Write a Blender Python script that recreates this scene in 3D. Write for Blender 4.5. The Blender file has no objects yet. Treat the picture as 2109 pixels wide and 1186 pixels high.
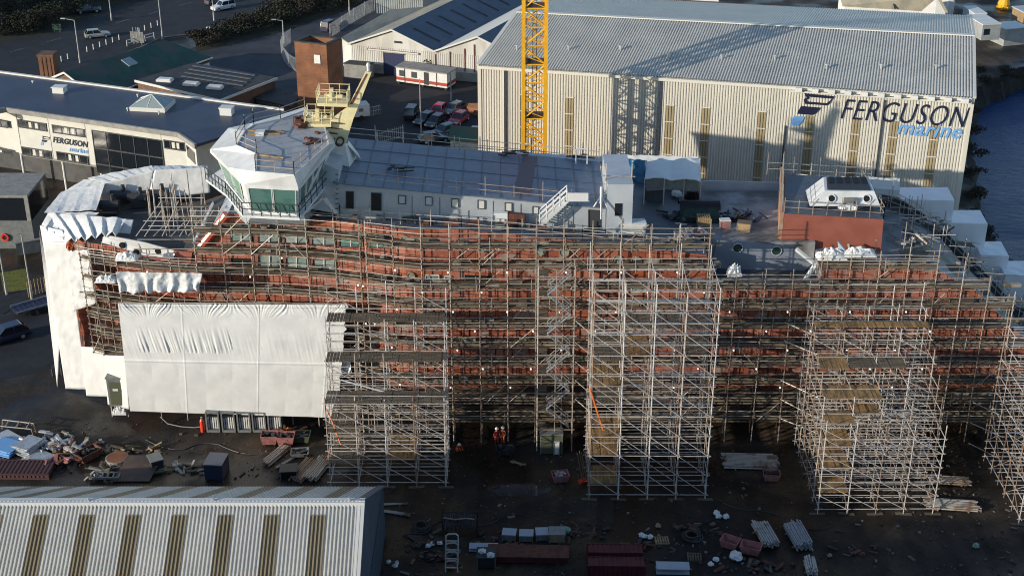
def math_r(d): return d * 0.017453292519943295
SUN_EL_DEG, SUN_AZ_DEG, SUN_E, SKY_S, EXPO = 12.8, 61., 3.8, .15, 0.3
WSX0, WSX1, WSY, WSZ = -75., 75., 58., 17.8
JIB = math_r(150); CRY = 141.3; HILL = 34.
import bpy, math, random
from mathutils import Vector as V, Matrix, noise as mnoise
R = random.Random(7)
sc = bpy.context.scene
COL = sc.collection
# ---------------------------------------------------------------- camera frame (metres; photo pixels 2109 x 1186)
F, CX, CY, PITCH, H = 2900.0, 1054.5, 593.0, math.radians(26), 68.2
cp, sp = math.cos(PITCH), math.sin(PITCH)
def _dir(u, v):
    a, b = (u - CX) / F, (v - CY) / F
    return V((a, cp - b * sp, -sp - b * cp))
def G(u, v, z=0.0):
    d = _dir(u, v); t = (z - H) / d.z
    return V((d.x * t, d.y * t, z))
def P(u, v, Y):
    d = _dir(u, v); t = Y / d.y
    return V((d.x * t, Y, H + d.z * t))
# ---------------------------------------------------------------- materials
def _n(nt, t, **kw):
    n = nt.nodes.new(t)
    for k, v in kw.items(): setattr(n, k, v)
    return n
def mat(name, c, rough=.6, metal=0., c2=None, scale=1., lo=.4, hi=.6, bump=0., bscale=None, emit=0., spec=.5, detail=4., tint=None, tscale=.2, stretch=None):
    m = bpy.data.materials.new(name); m.use_nodes = True
    nt = m.node_tree; b = nt.nodes['Principled BSDF']
    b.inputs['Base Color'].default_value = (*c, 1); b.inputs['Roughness'].default_value = rough
    b.inputs['Metallic'].default_value = metal; b.inputs['Specular IOR Level'].default_value = spec
    tc = _n(nt, 'ShaderNodeTexCoord')
    src = tc.outputs['Object']
    if stretch:
        mp = _n(nt, 'ShaderNodeMapping'); mp.inputs['Scale'].default_value = stretch
        nt.links.new(src, mp.inputs['Vector']); src = mp.outputs['Vector']
    if c2:
        nz = _n(nt, 'ShaderNodeTexNoise'); nz.inputs['Scale'].default_value = scale; nz.inputs['Detail'].default_value = detail
        nz.inputs['Roughness'].default_value = .62
        nt.links.new(src, nz.inputs['Vector'])
        r = _n(nt, 'ShaderNodeMapRange'); r.inputs['From Min'].default_value = lo; r.inputs['From Max'].default_value = hi
        nt.links.new(nz.outputs['Fac'], r.inputs['Value'])
        mx = _n(nt, 'ShaderNodeMix', data_type='RGBA')
        mx.inputs[6].default_value = (*c, 1); mx.inputs[7].default_value = (*c2, 1)
        nt.links.new(r.outputs['Result'], mx.inputs['Factor'])
        out = mx.outputs[2]
        if tint:
            n2 = _n(nt, 'ShaderNodeTexNoise'); n2.inputs['Scale'].default_value = tscale; n2.inputs['Detail'].default_value = 6
            nt.links.new(src, n2.inputs['Vector'])
            r2 = _n(nt, 'ShaderNodeMapRange'); r2.inputs['From Min'].default_value = .45; r2.inputs['From Max'].default_value = .6
            nt.links.new(n2.outputs['Fac'], r2.inputs['Value'])
            m2 = _n(nt, 'ShaderNodeMix', data_type='RGBA'); m2.inputs[7].default_value = (*tint, 1)
            nt.links.new(r2.outputs['Result'], m2.inputs['Factor']); nt.links.new(out, m2.inputs[6]); out = m2.outputs[2]
        nt.links.new(out, b.inputs['Base Color'])
    if bump:
        nb = _n(nt, 'ShaderNodeTexNoise'); nb.inputs['Scale'].default_value = bscale or scale * 4; nb.inputs['Detail'].default_value = 5
        nt.links.new(src, nb.inputs['Vector'])
        bp = _n(nt, 'ShaderNodeBump'); bp.inputs['Strength'].default_value = bump; bp.inputs['Distance'].default_value = .1
        nt.links.new(nb.outputs['Fac'], bp.inputs['Height']); nt.links.new(bp.outputs['Normal'], b.inputs['Normal'])
    if emit:
        b.inputs['Emission Color'].default_value = (*c, 1); b.inputs['Emission Strength'].default_value = emit
    return m
M = {}
M['yard'] = mat('yard_ground', (.074, .048, .026), .75, c2=(.018, .0135, .0105), scale=.22, lo=.38, hi=.62, bump=.35, bscale=3., tint=(.022, .017, .0135), tscale=.06)
M['asphalt'] = mat('asphalt', (.022, .024, .03), .8, c2=(.013, .015, .02), scale=.5, bump=.1, bscale=8)
M['asphalt_pale'] = mat('worn_asphalt', (.055, .058, .068), .75, c2=(.033, .036, .045), scale=.25, bump=.1, bscale=8)
M['paint_white'] = mat('road_paint', (.22, .22, .215), .7, c2=(.08, .08, .08), scale=2)
M['verge'] = mat('verge_grass', (.016, .019, .008), .95, c2=(.026, .023, .011), scale=.5, bump=.6, bscale=5)
M['grassy'] = mat('yellow_grass', (.16, .16, .02), .95, c2=(.1, .11, .02), scale=1.5, bump=.6, bscale=6)
M['kerb'] = mat('concrete_kerb', (.25, .25, .24), .85, c2=(.18, .18, .17), scale=2)
M['quay'] = mat('quay_rock', (.012, .011, .01), .9, c2=(.026, .024, .022), scale=.4, bump=.9, bscale=1.2)
M['white_sheet'] = mat('white_sheeting', (.73, .73, .715), .45, c2=(.66, .665, .66), scale=.6)
M['sheet_dirty'] = mat('creased_sheeting', (.69, .69, .68), .42, c2=(.58, .59, .60), scale=.8, bump=.25, bscale=1.6)
M['cream_clad'] = mat('cream_cladding', (.63, .60, .525), .5, c2=(.54, .515, .45), stretch=(1, 1, .12), scale=.6, lo=.35, hi=.7)
M['grey_clad'] = mat('grey_metal_roof', (.70, .68, .62), .45, c2=(.57, .555, .51), scale=.25, lo=.3, hi=.7)
M['pale_clad'] = mat('pale_roof_sheet', (.76, .735, .66), .45, c2=(.68, .66, .60), scale=.3)
M['grp_strip'] = mat('yellowed_rooflight', (.30, .225, .11), .4, c2=(.19, .14, .065), scale=.8)
M['trim_pale'] = mat('pale_flashing', (.66, .65, .60), .5)
M['trim_dark'] = mat('dark_trim', (.05, .055, .065), .5)
M['navy'] = mat('navy_lettering', (.012, .016, .045), .4)
M['sky_blue'] = mat('light_blue_lettering', (.17, .38, .70), .4)
M['slate_roof'] = mat('dark_blue_roof', (.048, .060, .105), .45, c2=(.036, .046, .082), scale=.3)
M['office_white'] = mat('office_panel', (.64, .63, .57), .5, c2=(.58, .57, .52), scale=.5)
M['dark_glass'] = mat('dark_glass', (.012, .016, .022), .08, spec=.8)
M['frame_dark'] = mat('window_frame_dark', (.05, .055, .06), .5)
M['frame_white'] = mat('window_frame_white', (.7, .7, .68), .5)
M['pale_glass'] = mat('rooflight_glass', (.30, .36, .36), .2)
M['green_roof'] = mat('green_sheet_roof', (.028, .085, .058), .55, c2=(.02, .06, .043), scale=.6, tint=(.075, .075, .06), tscale=.25)
M['felt'] = mat('roof_felt', (.035, .037, .04), .75, c2=(.055, .056, .058), scale=.6)
M['ware_wall'] = mat('weathered_white_cladding', (.66, .65, .60), .6, c2=(.52, .49, .43), scale=.5, lo=.45, hi=.8, tint=(.50, .47, .42), tscale=.4, stretch=(1, 1, .25))
M['ware_roof'] = mat('blue_grey_roof', (.10, .125, .165), .6, c2=(.08, .10, .135), scale=.4)
M['tan_roof'] = mat('weathered_tan_roof', (.36, .33, .25), .7, c2=(.27, .25, .2), scale=.5, stretch=(1, .3, 1))
M['concrete'] = mat('concrete', (.32, .31, .29), .85, c2=(.24, .235, .22), scale=1.2)
M['blue_door'] = mat('blue_roller_door', (.022, .032, .085), .5)
M['red_band'] = mat('red_paint', (.42, .05, .03), .5)
M['cabin_white'] = mat('cabin_white', (.74, .73, .70), .5, c2=(.66, .65, .62), scale=1)
M['cabin_grey'] = mat('cabin_grey', (.36, .38, .37), .6, c2=(.3, .31, .31), scale=1)
M['yellow'] = mat('crane_yellow', (.85, .45, .02), .45, c2=(.75, .38, .02), scale=2)
M['dark_metal'] = mat('dark_metal', (.035, .035, .04), .5)
M['tube'] = mat('galvanised_tube', (.56, .535, .49), .5, metal=.2, c2=(.36, .34, .31), scale=1.2)
M['tube_rust'] = mat('rusty_tube', (.36, .25, .18), .6, metal=.1, c2=(.5, .45, .4), scale=1.)
M['board'] = mat('scaffold_board', (.19, .15, .10), .85, c2=(.075, .06, .043), scale=1.4, lo=.35, hi=.65, stretch=(.25, 3, 1))
M['board_new'] = mat('new_scaffold_board', (.40, .24, .095), .8, c2=(.17, .11, .055), scale=1.2, stretch=(2.5, .4, 1))
M['orange'] = mat('orange_plastic', (.85, .2, .04), .6)
M['lamp_glow'] = mat('lit_work_lamp', (1., .93, .8), .5, emit=1.)
M['deck'] = mat('primed_deck', (.11, .13, .17), .5, c2=(.075, .09, .12), scale=.5, lo=.35, hi=.65, tint=(.12, .12, .125), tscale=.3, bump=.15, bscale=2)
M['deck_grey'] = mat('grey_deck', (.33, .33, .335), .6, c2=(.22, .22, .225), scale=.6, lo=.35, hi=.65, tint=(.13, .12, .11), tscale=.35)
M['deck_light'] = mat('pale_grey_roof_deck', (.42, .43, .45), .55, c2=(.33, .34, .36), scale=.8, lo=.35, hi=.65, bump=.15, bscale=2)
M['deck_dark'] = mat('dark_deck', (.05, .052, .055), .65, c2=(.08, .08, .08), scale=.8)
M['blue_deck'] = mat('blue_roof_deck', (.17, .205, .27), .42, c2=(.125, .155, .215), scale=.6, lo=.35, hi=.65, bump=.2, bscale=1.1)
M['ship_white'] = mat('ship_white', (.74, .75, .75), .45, c2=(.66, .67, .68), scale=.8, bump=.22, bscale=.9, tint=(.58, .59, .59), tscale=.45)
M['ship_grey'] = mat('primer_and_shade_grey', (.45, .49, .54), .5, c2=(.39, .425, .47), scale=.5)
M['house_grey'] = mat('pale_grey_deckhouse', (.40, .43, .46), .5, c2=(.345, .375, .405), scale=.5, lo=.35, hi=.65, bump=.1, bscale=1.2)
M['red_primer'] = mat('red_primer', (.33, .105, .072), .6, c2=(.28, .085, .058), scale=.6)
M['teal_glass'] = mat('green_tinted_glass', (.045, .13, .115), .12, c2=(.09, .19, .17), scale=.6, spec=.7)
M['mint_glass'] = mat('covered_bridge_glass', (.22, .36, .28), .3, c2=(.17, .30, .24), scale=.5)
M['film'] = mat('filmed_glass', (.17, .25, .24), .35, c2=(.3, .33, .30), scale=1.2)
M['black'] = mat('black_opening', (.006, .006, .007), .6)
M['cream_mast'] = mat('cream_mast_paint', (.80, .70, .40), .45, c2=(.72, .62, .36), scale=1)
M['rust'] = mat('rust', (.16, .06, .035), .8, c2=(.09, .035, .025), scale=2)
M['red_stain'] = mat('rust_primer_strip', (.17, .10, .10), .6, c2=(.12, .11, .14), scale=1)
M['blue_tarp'] = mat('blue_tarpaulin', (.02, .13, .25), .4, bump=.3, bscale=2)
M['pink'] = mat('faded_red_skip', (.40, .17, .16), .6, c2=(.28, .11, .10), scale=2)
M['alu'] = mat('aluminium', (.56, .58, .60), .4, metal=.5, c2=(.42, .44, .47), scale=2)
M['timber'] = mat('timber', (.36, .25, .13), .8, c2=(.26, .18, .1), scale=2)
M['olive'] = mat('olive_paint', (.09, .10, .06), .7)
M['dark_green'] = mat('dark_green_tarp', (.012, .035, .022), .6, bump=.4, bscale=2)
M['steel_shade_grey'] = mat('steel_and_shade_grey', (.20, .21, .205), .5, c2=(.15, .16, .155), scale=2)
M['maroon'] = mat('maroon_steel', (.13, .025, .03), .6, c2=(.09, .02, .022), scale=1)
M['plastic_bag'] = mat('white_bag', (.72, .72, .70), .5, bump=.5, bscale=4)
M['gas_red'] = mat('gas_bottle_red', (.75, .06, .03), .4)
M['blue_dark'] = mat('dark_blue_paint', (.025, .03, .07), .5)
M['post'] = mat('lamp_post_steel', (.45, .46, .46), .5, metal=.3)
M['bark'] = mat('bark', (.07, .055, .04), .9)
M['leaf_dark'] = mat('dark_leaves', (.018, .024, .010), .9, c2=(.034, .032, .015), scale=1.5)
M['leaf_brown'] = mat('brown_twigs', (.04, .03, .02), .95, c2=(.026, .022, .013), scale=1)
M['tyre'] = mat('tyre_rubber', (.02, .02, .02), .8)
M['skin'] = mat('skin', (.5, .3, .22), .6)
M['hi_vis'] = mat('hi_vis_orange', (.5, .10, .02), .6)
M['hi_red'] = mat('red_overalls', (.34, .03, .025), .6)
M['boot'] = mat('work_boot', (.03, .025, .02), .7)
M['hat'] = mat('hard_hat', (.8, .8, .75), .4)
M['plum'] = mat('dim_red_surface', (.07, .03, .033), .8)

def tube_mat(name, cs):
    # mixed stock: each tube its own shade of zinc, paint or rust
    m = mat(name, cs[0], .5, metal=.15, c2=cs[0], scale=1.2); nt = m.node_tree; b = nt.nodes['Principled BSDF']
    oi = _n(nt, 'ShaderNodeObjectInfo'); rp = _n(nt, 'ShaderNodeValToRGB'); el = rp.color_ramp.elements
    while len(el) < len(cs): el.new(.5)
    for i, c in enumerate(cs): el[i].position = i / (len(cs) - 1); el[i].color = (*c, 1)
    nt.links.new(oi.outputs['Random'], rp.inputs['Fac'])
    tc = nt.nodes['Texture Coordinate']; nz = _n(nt, 'ShaderNodeTexNoise'); nz.inputs['Scale'].default_value = 1.1; nz.inputs['Detail'].default_value = 5; nt.links.new(tc.outputs['Object'], nz.inputs['Vector'])
    r = _n(nt, 'ShaderNodeMapRange'); r.inputs['From Min'].default_value = .5; r.inputs['From Max'].default_value = .68; nt.links.new(nz.outputs['Fac'], r.inputs['Value'])
    mx = _n(nt, 'ShaderNodeMix', data_type='RGBA'); mx.inputs[7].default_value = (.20, .12, .07, 1); nt.links.new(r.outputs['Result'], mx.inputs['Factor']); nt.links.new(rp.outputs['Color'], mx.inputs[6])
    nt.links.new(mx.outputs[2], b.inputs['Base Color']); return m
M['tube'] = tube_mat('galvanised_tube', ((.58, .54, .47), (.34, .31, .27), (.62, .585, .53), (.40, .31, .24), (.52, .50, .48)))
M['tube_bright'] = tube_mat('bright_tube', ((.74, .72, .70), (.52, .50, .48), (.70, .68, .66), (.56, .48, .41), (.68, .67, .66)))
M['grp_strip'] = mat('yellowed_rooflight_sheet', (.37, .305, .19), .4, c2=(.30, .245, .15), scale=.25, lo=.3, hi=.7)
M['bright_sheet'] = mat('skylight_lifted_sheet', (.88, .89, .90), .45, c2=(.82, .83, .84), scale=.5)  # paler than the other sheeting, standing in for skylight on the shaded boxes
M['tube_rust'] = tube_mat('rusty_tube', ((.40, .28, .20), (.24, .16, .11), (.46, .40, .34)))
def brick_mat(name, c1, c2, mortar):
    m = mat(name, c1, .85); nt = m.node_tree; b = nt.nodes['Principled BSDF']
    tc = nt.nodes['Texture Coordinate']; g = _n(nt, 'ShaderNodeNewGeometry')
    sep = _n(nt, 'ShaderNodeSeparateXYZ'); nt.links.new(tc.outputs['Object'], sep.inputs[0])
    ad = _n(nt, 'ShaderNodeMath', operation='ADD'); nt.links.new(sep.outputs['X'], ad.inputs[0]); nt.links.new(sep.outputs['Y'], ad.inputs[1])
    cb = _n(nt, 'ShaderNodeCombineXYZ'); nt.links.new(ad.outputs[0], cb.inputs['X']); nt.links.new(sep.outputs['Z'], cb.inputs['Y'])
    br = _n(nt, 'ShaderNodeTexBrick'); br.inputs['Scale'].default_value = 1.; br.inputs['Brick Width'].default_value = .45; br.inputs['Row Height'].default_value = .15
    br.inputs['Mortar Size'].default_value = .012
    for i, c in enumerate((c1, c2, mortar)): br.inputs[i + 1].default_value = (*c, 1)
    nt.links.new(cb.outputs[0], br.inputs['Vector'])
    nz = _n(nt, 'ShaderNodeTexNoise'); nz.inputs['Scale'].default_value = .5; nz.inputs['Detail'].default_value = 6; nt.links.new(tc.outputs['Object'], nz.inputs['Vector'])
    r = _n(nt, 'ShaderNodeMapRange'); r.inputs['To Min'].default_value = .65; r.inputs['To Max'].default_value = 1.25; r.inputs['From Min'].default_value = .3; r.inputs['From Max'].default_value = .7
    nt.links.new(nz.outputs['Fac'], r.inputs['Value'])
    mx = _n(nt, 'ShaderNodeVectorMath', operation='SCALE'); nt.links.new(br.outputs['Color'], mx.inputs[0]); nt.links.new(r.outputs['Result'], mx.inputs['Scale'])
    nt.links.new(mx.outputs[0], b.inputs['Base Color']); return m
M['brick'] = brick_mat('orange_brick', (.25, .098, .044), (.20, .075, .034), (.23, .14, .085))
M['brick_dark'] = brick_mat('brown_brick', (.16, .085, .055), (.12, .065, .045), (.2, .15, .11))

def hull_mat():
    # welded plate panels in several primers, with frame lines burnt through the paint
    m = mat('hull_primer', (.33, .075, .05), .55); nt = m.node_tree; b = nt.nodes['Principled BSDF']
    tc = nt.nodes['Texture Coordinate']
    sep = _n(nt, 'ShaderNodeSeparateXYZ'); nt.links.new(tc.outputs['Object'], sep.inputs[0])
    sl = _n(nt, 'ShaderNodeMath', operation='MULTIPLY_ADD'); sl.inputs[1].default_value = .085; nt.links.new(sep.outputs['X'], sl.inputs[0]); nt.links.new(sep.outputs['Z'], sl.inputs[2])
    cb = _n(nt, 'ShaderNodeCombineXYZ'); nt.links.new(sep.outputs['X'], cb.inputs['X']); nt.links.new(sl.outputs[0], cb.inputs['Y'])
    br = _n(nt, 'ShaderNodeTexBrick'); br.offset = .37; br.inputs['Scale'].default_value = 1; br.inputs['Brick Width'].default_value = 2.3; br.inputs['Row Height'].default_value = 1.05
    br.inputs['Mortar Size'].default_value = .05; br.inputs['Bias'].default_value = -.1; br.inputs['Mortar Smooth'].default_value = .4
    for i, c in enumerate(((.42, .15, .095), (.26, .066, .038), (.10, .034, .024))): br.inputs[i + 1].default_value = (*c, 1)
    nt.links.new(cb.outputs[0], br.inputs['Vector'])
    # vertical frame marks every 0.76 m
    fr = _n(nt, 'ShaderNodeMath', operation='FRACT'); dv = _n(nt, 'ShaderNodeMath', operation='DIVIDE'); dv.inputs[1].default_value = .76
    nt.links.new(sep.outputs['X'], dv.inputs[0]); nt.links.new(dv.outputs[0], fr.inputs[0])
    lt = _n(nt, 'ShaderNodeMath', operation='LESS_THAN'); lt.inputs[1].default_value = .16; nt.links.new(fr.outputs[0], lt.inputs[0])
    nz = _n(nt, 'ShaderNodeTexNoise'); nz.inputs['Scale'].default_value = .8; nz.inputs['Detail'].default_value = 5; nt.links.new(tc.outputs['Object'], nz.inputs['Vector'])
    r = _n(nt, 'ShaderNodeMapRange'); r.inputs['From Min'].default_value = .42; r.inputs['From Max'].default_value = .56; nt.links.new(nz.outputs['Fac'], r.inputs['Value'])
    ml = _n(nt, 'ShaderNodeMath', operation='MULTIPLY'); nt.links.new(lt.outputs[0], ml.inputs[0]); nt.links.new(r.outputs['Result'], ml.inputs[1])
    mx = _n(nt, 'ShaderNodeMix', data_type='RGBA'); mx.inputs[7].default_value = (.055, .02, .016, 1)
    nt.links.new(ml.outputs[0], mx.inputs['Factor']); nt.links.new(br.outputs['Color'], mx.inputs[6])
    n2 = _n(nt, 'ShaderNodeTexNoise'); n2.inputs['Scale'].default_value = .35; n2.inputs['Detail'].default_value = 7; nt.links.new(tc.outputs['Object'], n2.inputs['Vector'])
    r2 = _n(nt, 'ShaderNodeMapRange'); r2.inputs['From Min'].default_value = .52; r2.inputs['From Max'].default_value = .68; r2.inputs['To Max'].default_value = .75; nt.links.new(n2.outputs['Fac'], r2.inputs['Value'])
    m2 = _n(nt, 'ShaderNodeMix', data_type='RGBA'); m2.inputs[7].default_value = (.32, .085, .03, 1)
    nt.links.new(r2.outputs['Result'], m2.inputs['Factor']); nt.links.new(mx.outputs[2], m2.inputs[6])
    nt.links.new(m2.outputs[2], b.inputs['Base Color']); return m
M['hull'] = hull_mat()
def hull_wear():
    # grey patch primer, burnt weld scorch and runs over the panels
    m = M['hull']; nt = m.node_tree; b = nt.nodes['Principled BSDF']; tc = nt.nodes['Texture Coordinate']; cur = b.inputs['Base Color'].links[0].from_socket
    for sc_, lo, hi, col, seed, st in ((.55, .60, .64, (.30, .25, .22, 1), 11., (1, 1, 1.6)), (1.5, .60, .72, (.06, .03, .022, 1), 5., (1.4, 1, .35)), (.9, .63, .67, (.50, .17, .10, 1), 23., (1, 1, 2.))):
        mp = _n(nt, 'ShaderNodeMapping'); mp.inputs['Location'].default_value = (seed, seed, seed); mp.inputs['Scale'].default_value = st; nt.links.new(tc.outputs['Object'], mp.inputs['Vector'])
        nz = _n(nt, 'ShaderNodeTexNoise'); nz.inputs['Scale'].default_value = sc_; nz.inputs['Detail'].default_value = 3; nt.links.new(mp.outputs[0], nz.inputs['Vector'])
        r = _n(nt, 'ShaderNodeMapRange'); r.inputs['From Min'].default_value = lo; r.inputs['From Max'].default_value = hi; r.inputs['To Max'].default_value = .8; nt.links.new(nz.outputs['Fac'], r.inputs['Value'])
        mx = _n(nt, 'ShaderNodeMix', data_type='RGBA'); mx.inputs[7].default_value = col; nt.links.new(r.outputs['Result'], mx.inputs['Factor']); nt.links.new(cur, mx.inputs[6]); cur = mx.outputs[2]
    nt.links.new(cur, b.inputs['Base Color'])
hull_wear()

def water_mat():
    m = mat('river_water', (.013, .045, .14), .3, spec=.35); nt = m.node_tree; b = nt.nodes['Principled BSDF']
    tc = nt.nodes['Texture Coordinate']
    mp = _n(nt, 'ShaderNodeMapping'); mp.inputs['Scale'].default_value = (.55, 1.1, 1); mp.inputs['Rotation'].default_value = (0, 0, .5); nt.links.new(tc.outputs['Object'], mp.inputs['Vector'])
    a = _n(nt, 'ShaderNodeTexNoise'); a.inputs['Scale'].default_value = .9; a.inputs['Detail'].default_value = 6; a.inputs['Roughness'].default_value = .65; nt.links.new(mp.outputs[0], a.inputs['Vector'])
    bp = _n(nt, 'ShaderNodeBump'); bp.inputs['Strength'].default_value = .8; bp.inputs['Distance'].default_value = .35
    nt.links.new(a.outputs['Fac'], bp.inputs['Height']); nt.links.new(bp.outputs['Normal'], b.inputs['Normal'])
    w_ = _n(nt, 'ShaderNodeTexNoise'); w_.inputs['Scale'].default_value = .05; w_.inputs['Detail'].default_value = 6; nt.links.new(mp.outputs[0], w_.inputs['Vector'])
    r = _n(nt, 'ShaderNodeMapRange'); r.inputs['From Min'].default_value = .38; r.inputs['From Max'].default_value = .62; r.inputs['To Min'].default_value = .12; r.inputs['To Max'].default_value = .5; nt.links.new(w_.outputs['Fac'], r.inputs['Value']); nt.links.new(r.outputs['Result'], b.inputs['Roughness']); return m
M['water'] = water_mat()
def ground_mat():
    # worn yard: mud over patched slabs, oil stains, wheel ruts
    m = M['yard']; nt = m.node_tree; b = nt.nodes['Principled BSDF']; tc = nt.nodes['Texture Coordinate']; old = b.inputs['Base Color'].links[0].from_socket
    vo = _n(nt, 'ShaderNodeTexVoronoi'); vo.inputs['Scale'].default_value = .11; nt.links.new(tc.outputs['Object'], vo.inputs['Vector'])
    sp_ = _n(nt, 'ShaderNodeSeparateXYZ'); nt.links.new(vo.outputs['Color'], sp_.inputs[0])
    r = _n(nt, 'ShaderNodeMapRange'); r.inputs['To Min'].default_value = .6; r.inputs['To Max'].default_value = 1.35; nt.links.new(sp_.outputs['X'], r.inputs['Value'])
    wv = _n(nt, 'ShaderNodeTexWave'); wv.inputs['Scale'].default_value = .09; wv.inputs['Distortion'].default_value = 9; wv.inputs['Detail'].default_value = 4; wv.inputs['Detail Scale'].default_value = .6; nt.links.new(tc.outputs['Object'], wv.inputs['Vector'])
    r2 = _n(nt, 'ShaderNodeMapRange'); r2.inputs['From Min'].default_value = .0; r2.inputs['From Max'].default_value = .35; r2.inputs['To Min'].default_value = .6; nt.links.new(wv.outputs['Fac'], r2.inputs['Value'])
    g_ = _n(nt, 'ShaderNodeTexNoise'); g_.inputs['Scale'].default_value = 2.6; g_.inputs['Detail'].default_value = 8; g_.inputs['Roughness'].default_value = .75; nt.links.new(tc.outputs['Object'], g_.inputs['Vector'])
    r3 = _n(nt, 'ShaderNodeMapRange'); r3.inputs['From Min'].default_value = .3; r3.inputs['From Max'].default_value = .7; r3.inputs['To Min'].default_value = .45; r3.inputs['To Max'].default_value = 1.5; nt.links.new(g_.outputs['Fac'], r3.inputs['Value'])
    a = _n(nt, 'ShaderNodeMath', operation='MULTIPLY'); nt.links.new(r.outputs['Result'], a.inputs[0]); nt.links.new(r2.outputs['Result'], a.inputs[1])
    c = _n(nt, 'ShaderNodeMath', operation='MULTIPLY'); nt.links.new(a.outputs[0], c.inputs[0]); nt.links.new(r3.outputs['Result'], c.inputs[1])
    sc_ = _n(nt, 'ShaderNodeVectorMath', operation='SCALE'); nt.links.new(old, sc_.inputs[0]); nt.links.new(c.outputs[0], sc_.inputs['Scale']); nt.links.new(sc_.outputs[0], b.inputs['Base Color'])
    n4 = _n(nt, 'ShaderNodeTexNoise'); n4.inputs['Scale'].default_value = .16; n4.inputs['Detail'].default_value = 5; nt.links.new(tc.outputs['Object'], n4.inputs['Vector'])
    r4 = _n(nt, 'ShaderNodeMapRange'); r4.inputs['From Min'].default_value = .4; r4.inputs['From Max'].default_value = .6; r4.inputs['To Min'].default_value = .35; r4.inputs['To Max'].default_value = .9; nt.links.new(n4.outputs['Fac'], r4.inputs['Value']); nt.links.new(r4.outputs['Result'], b.inputs['Roughness'])
ground_mat()

# ---------------------------------------------------------------- mesh helpers
class MB:
    def __init__(s): s.v = []; s.f = []; s.sm = False
    def add(s, vs, fs):
        o = len(s.v); s.v += [V(p) for p in vs]; s.f += [[i + o for i in f] for f in fs]; return s
    def quad(s, *p): return s.add(p, [list(range(len(p)))])
    def hexa(s, b, t):   # bottom polygon, top polygon (same count)
        n = len(b)
        return s.add(list(b) + list(t), [list(range(n))[::-1], list(range(n, 2 * n))] + [[i, (i + 1) % n, n + (i + 1) % n, n + i] for i in range(n)])
    def prism(s, poly, z0, z1): return s.hexa([(p[0], p[1], z0) for p in poly], [(p[0], p[1], z1) for p in poly])
    def slab(s, poly, d): d = V(d); return s.hexa([V(p) for p in poly], [V(p) + d for p in poly])
    def box(s, c, d, rz=0., tilt=None):
        c = V(c); x, y, z = d[0] / 2, d[1] / 2, d[2] / 2
        m = Matrix.Rotation(rz, 3, 'Z')
        if tilt: m = m @ Matrix.Rotation(tilt[1], 3, tilt[0])
        b = [m @ V(p) + c for p in ((-x, -y, -z), (x, -y, -z), (x, y, -z), (-x, y, -z))]
        t = [m @ V(p) + c for p in ((-x, -y, z), (x, -y, z), (x, y, z), (-x, y, z))]
        return s.hexa(b, t)
    def obox(s, p0, ux, uy, uz): # corner + three edge vectors
        p0, ux, uy, uz = V(p0), V(ux), V(uy), V(uz)
        b = [p0, p0 + ux, p0 + ux + uy, p0 + uy]; return s.hexa(b, [p + uz for p in b])
    def tube(s, p, q, r=.045, n=5, r2=None):
        p, q = V(p), V(q); d = q - p
        if d.length < 1e-6: return s
        d.normalize(); a = d.orthogonal().normalized(); b = d.cross(a); r2 = r if r2 is None else r2
        vs = [p + (a * math.cos(i * math.tau / n) + b * math.sin(i * math.tau / n)) * r for i in range(n)]
        vs += [q + (a * math.cos(i * math.tau / n) + b * math.sin(i * math.tau / n)) * r2 for i in range(n)]
        return s.add(vs, [[i, (i + 1) % n, n + (i + 1) % n, n + i] for i in range(n)] + [list(range(n))[::-1], list(range(n, 2 * n))])
    def path(s, pts, r=.045, n=5):
        for a, b in zip(pts, pts[1:]): s.tube(a, b, r, n)
        return s
    def disc(s, c, nrm, r, n=14, t=.04):
        nrm = V(nrm).normalized(); return s.tube(V(c), V(c) + nrm * t, r, n)
    def ring(s, c, nrm, r, w=.06, n=16):
        nrm = V(nrm).normalized(); a = nrm.orthogonal().normalized(); b = nrm.cross(a); c = V(c)
        pts = [c + (a * math.cos(i * math.tau / n) + b * math.sin(i * math.tau / n)) * r for i in range(n + 1)]
        return s.path(pts, w, 4)
    def grid(s, nu, nv, fn):
        o = len(s.v)
        for j in range(nv + 1):
            for i in range(nu + 1): s.v.append(V(fn(i / nu, j / nv)))
        for j in range(nv):
            for i in range(nu):
                a = o + j * (nu + 1) + i; s.f.append([a, a + 1, a + nu + 2, a + nu + 1])
        return s
    def corr(s, A, B, C, D, n, d, i0=0, i1=None, s0=0., s1=1., off=0., duty=(.0, .38, .5, .88)):
        # ribbed sheet: A->B along the ribs' row (bottom), D->C the top; d = rib height vector
        A, B, C, D, d = V(A), V(B), V(C), V(D), V(d); i1 = n if i1 is None else i1
        dn = d.normalized(); ts = []
        for i in range(i0, i1):
            for k, x in enumerate(duty): ts.append(((i + x) / n, 0. if k < 2 else 1.))
        ts.append((i1 / n, 0.)); o = len(s.v)
        for t, h in ts:
            lo, hi = A.lerp(B, t), D.lerp(C, t)
            s.v.append(lo.lerp(hi, s0) + d * h + dn * off); s.v.append(lo.lerp(hi, s1) + d * h + dn * off)
        for i in range(len(ts) - 1): s.f.append([o + 2 * i, o + 2 * i + 2, o + 2 * i + 3, o + 2 * i + 1])
        return s
    def build(s, name, m, parent=None, smooth=False):
        me = bpy.data.meshes.new(name)
        off = V((0, 0, 0)); q = parent
        while q is not None: off += V(q.location); q = q.parent
        me.from_pydata([p - off for p in s.v], [], s.f)
        if isinstance(m, str): m = M[m]
        me.materials.append(m)
        if smooth: me.polygons.foreach_set('use_smooth', [True] * len(me.polygons))
        me.update()
        o = bpy.data.objects.new(name, me); COL.objects.link(o)
        if parent is not None: o.parent = parent
        return o
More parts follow.
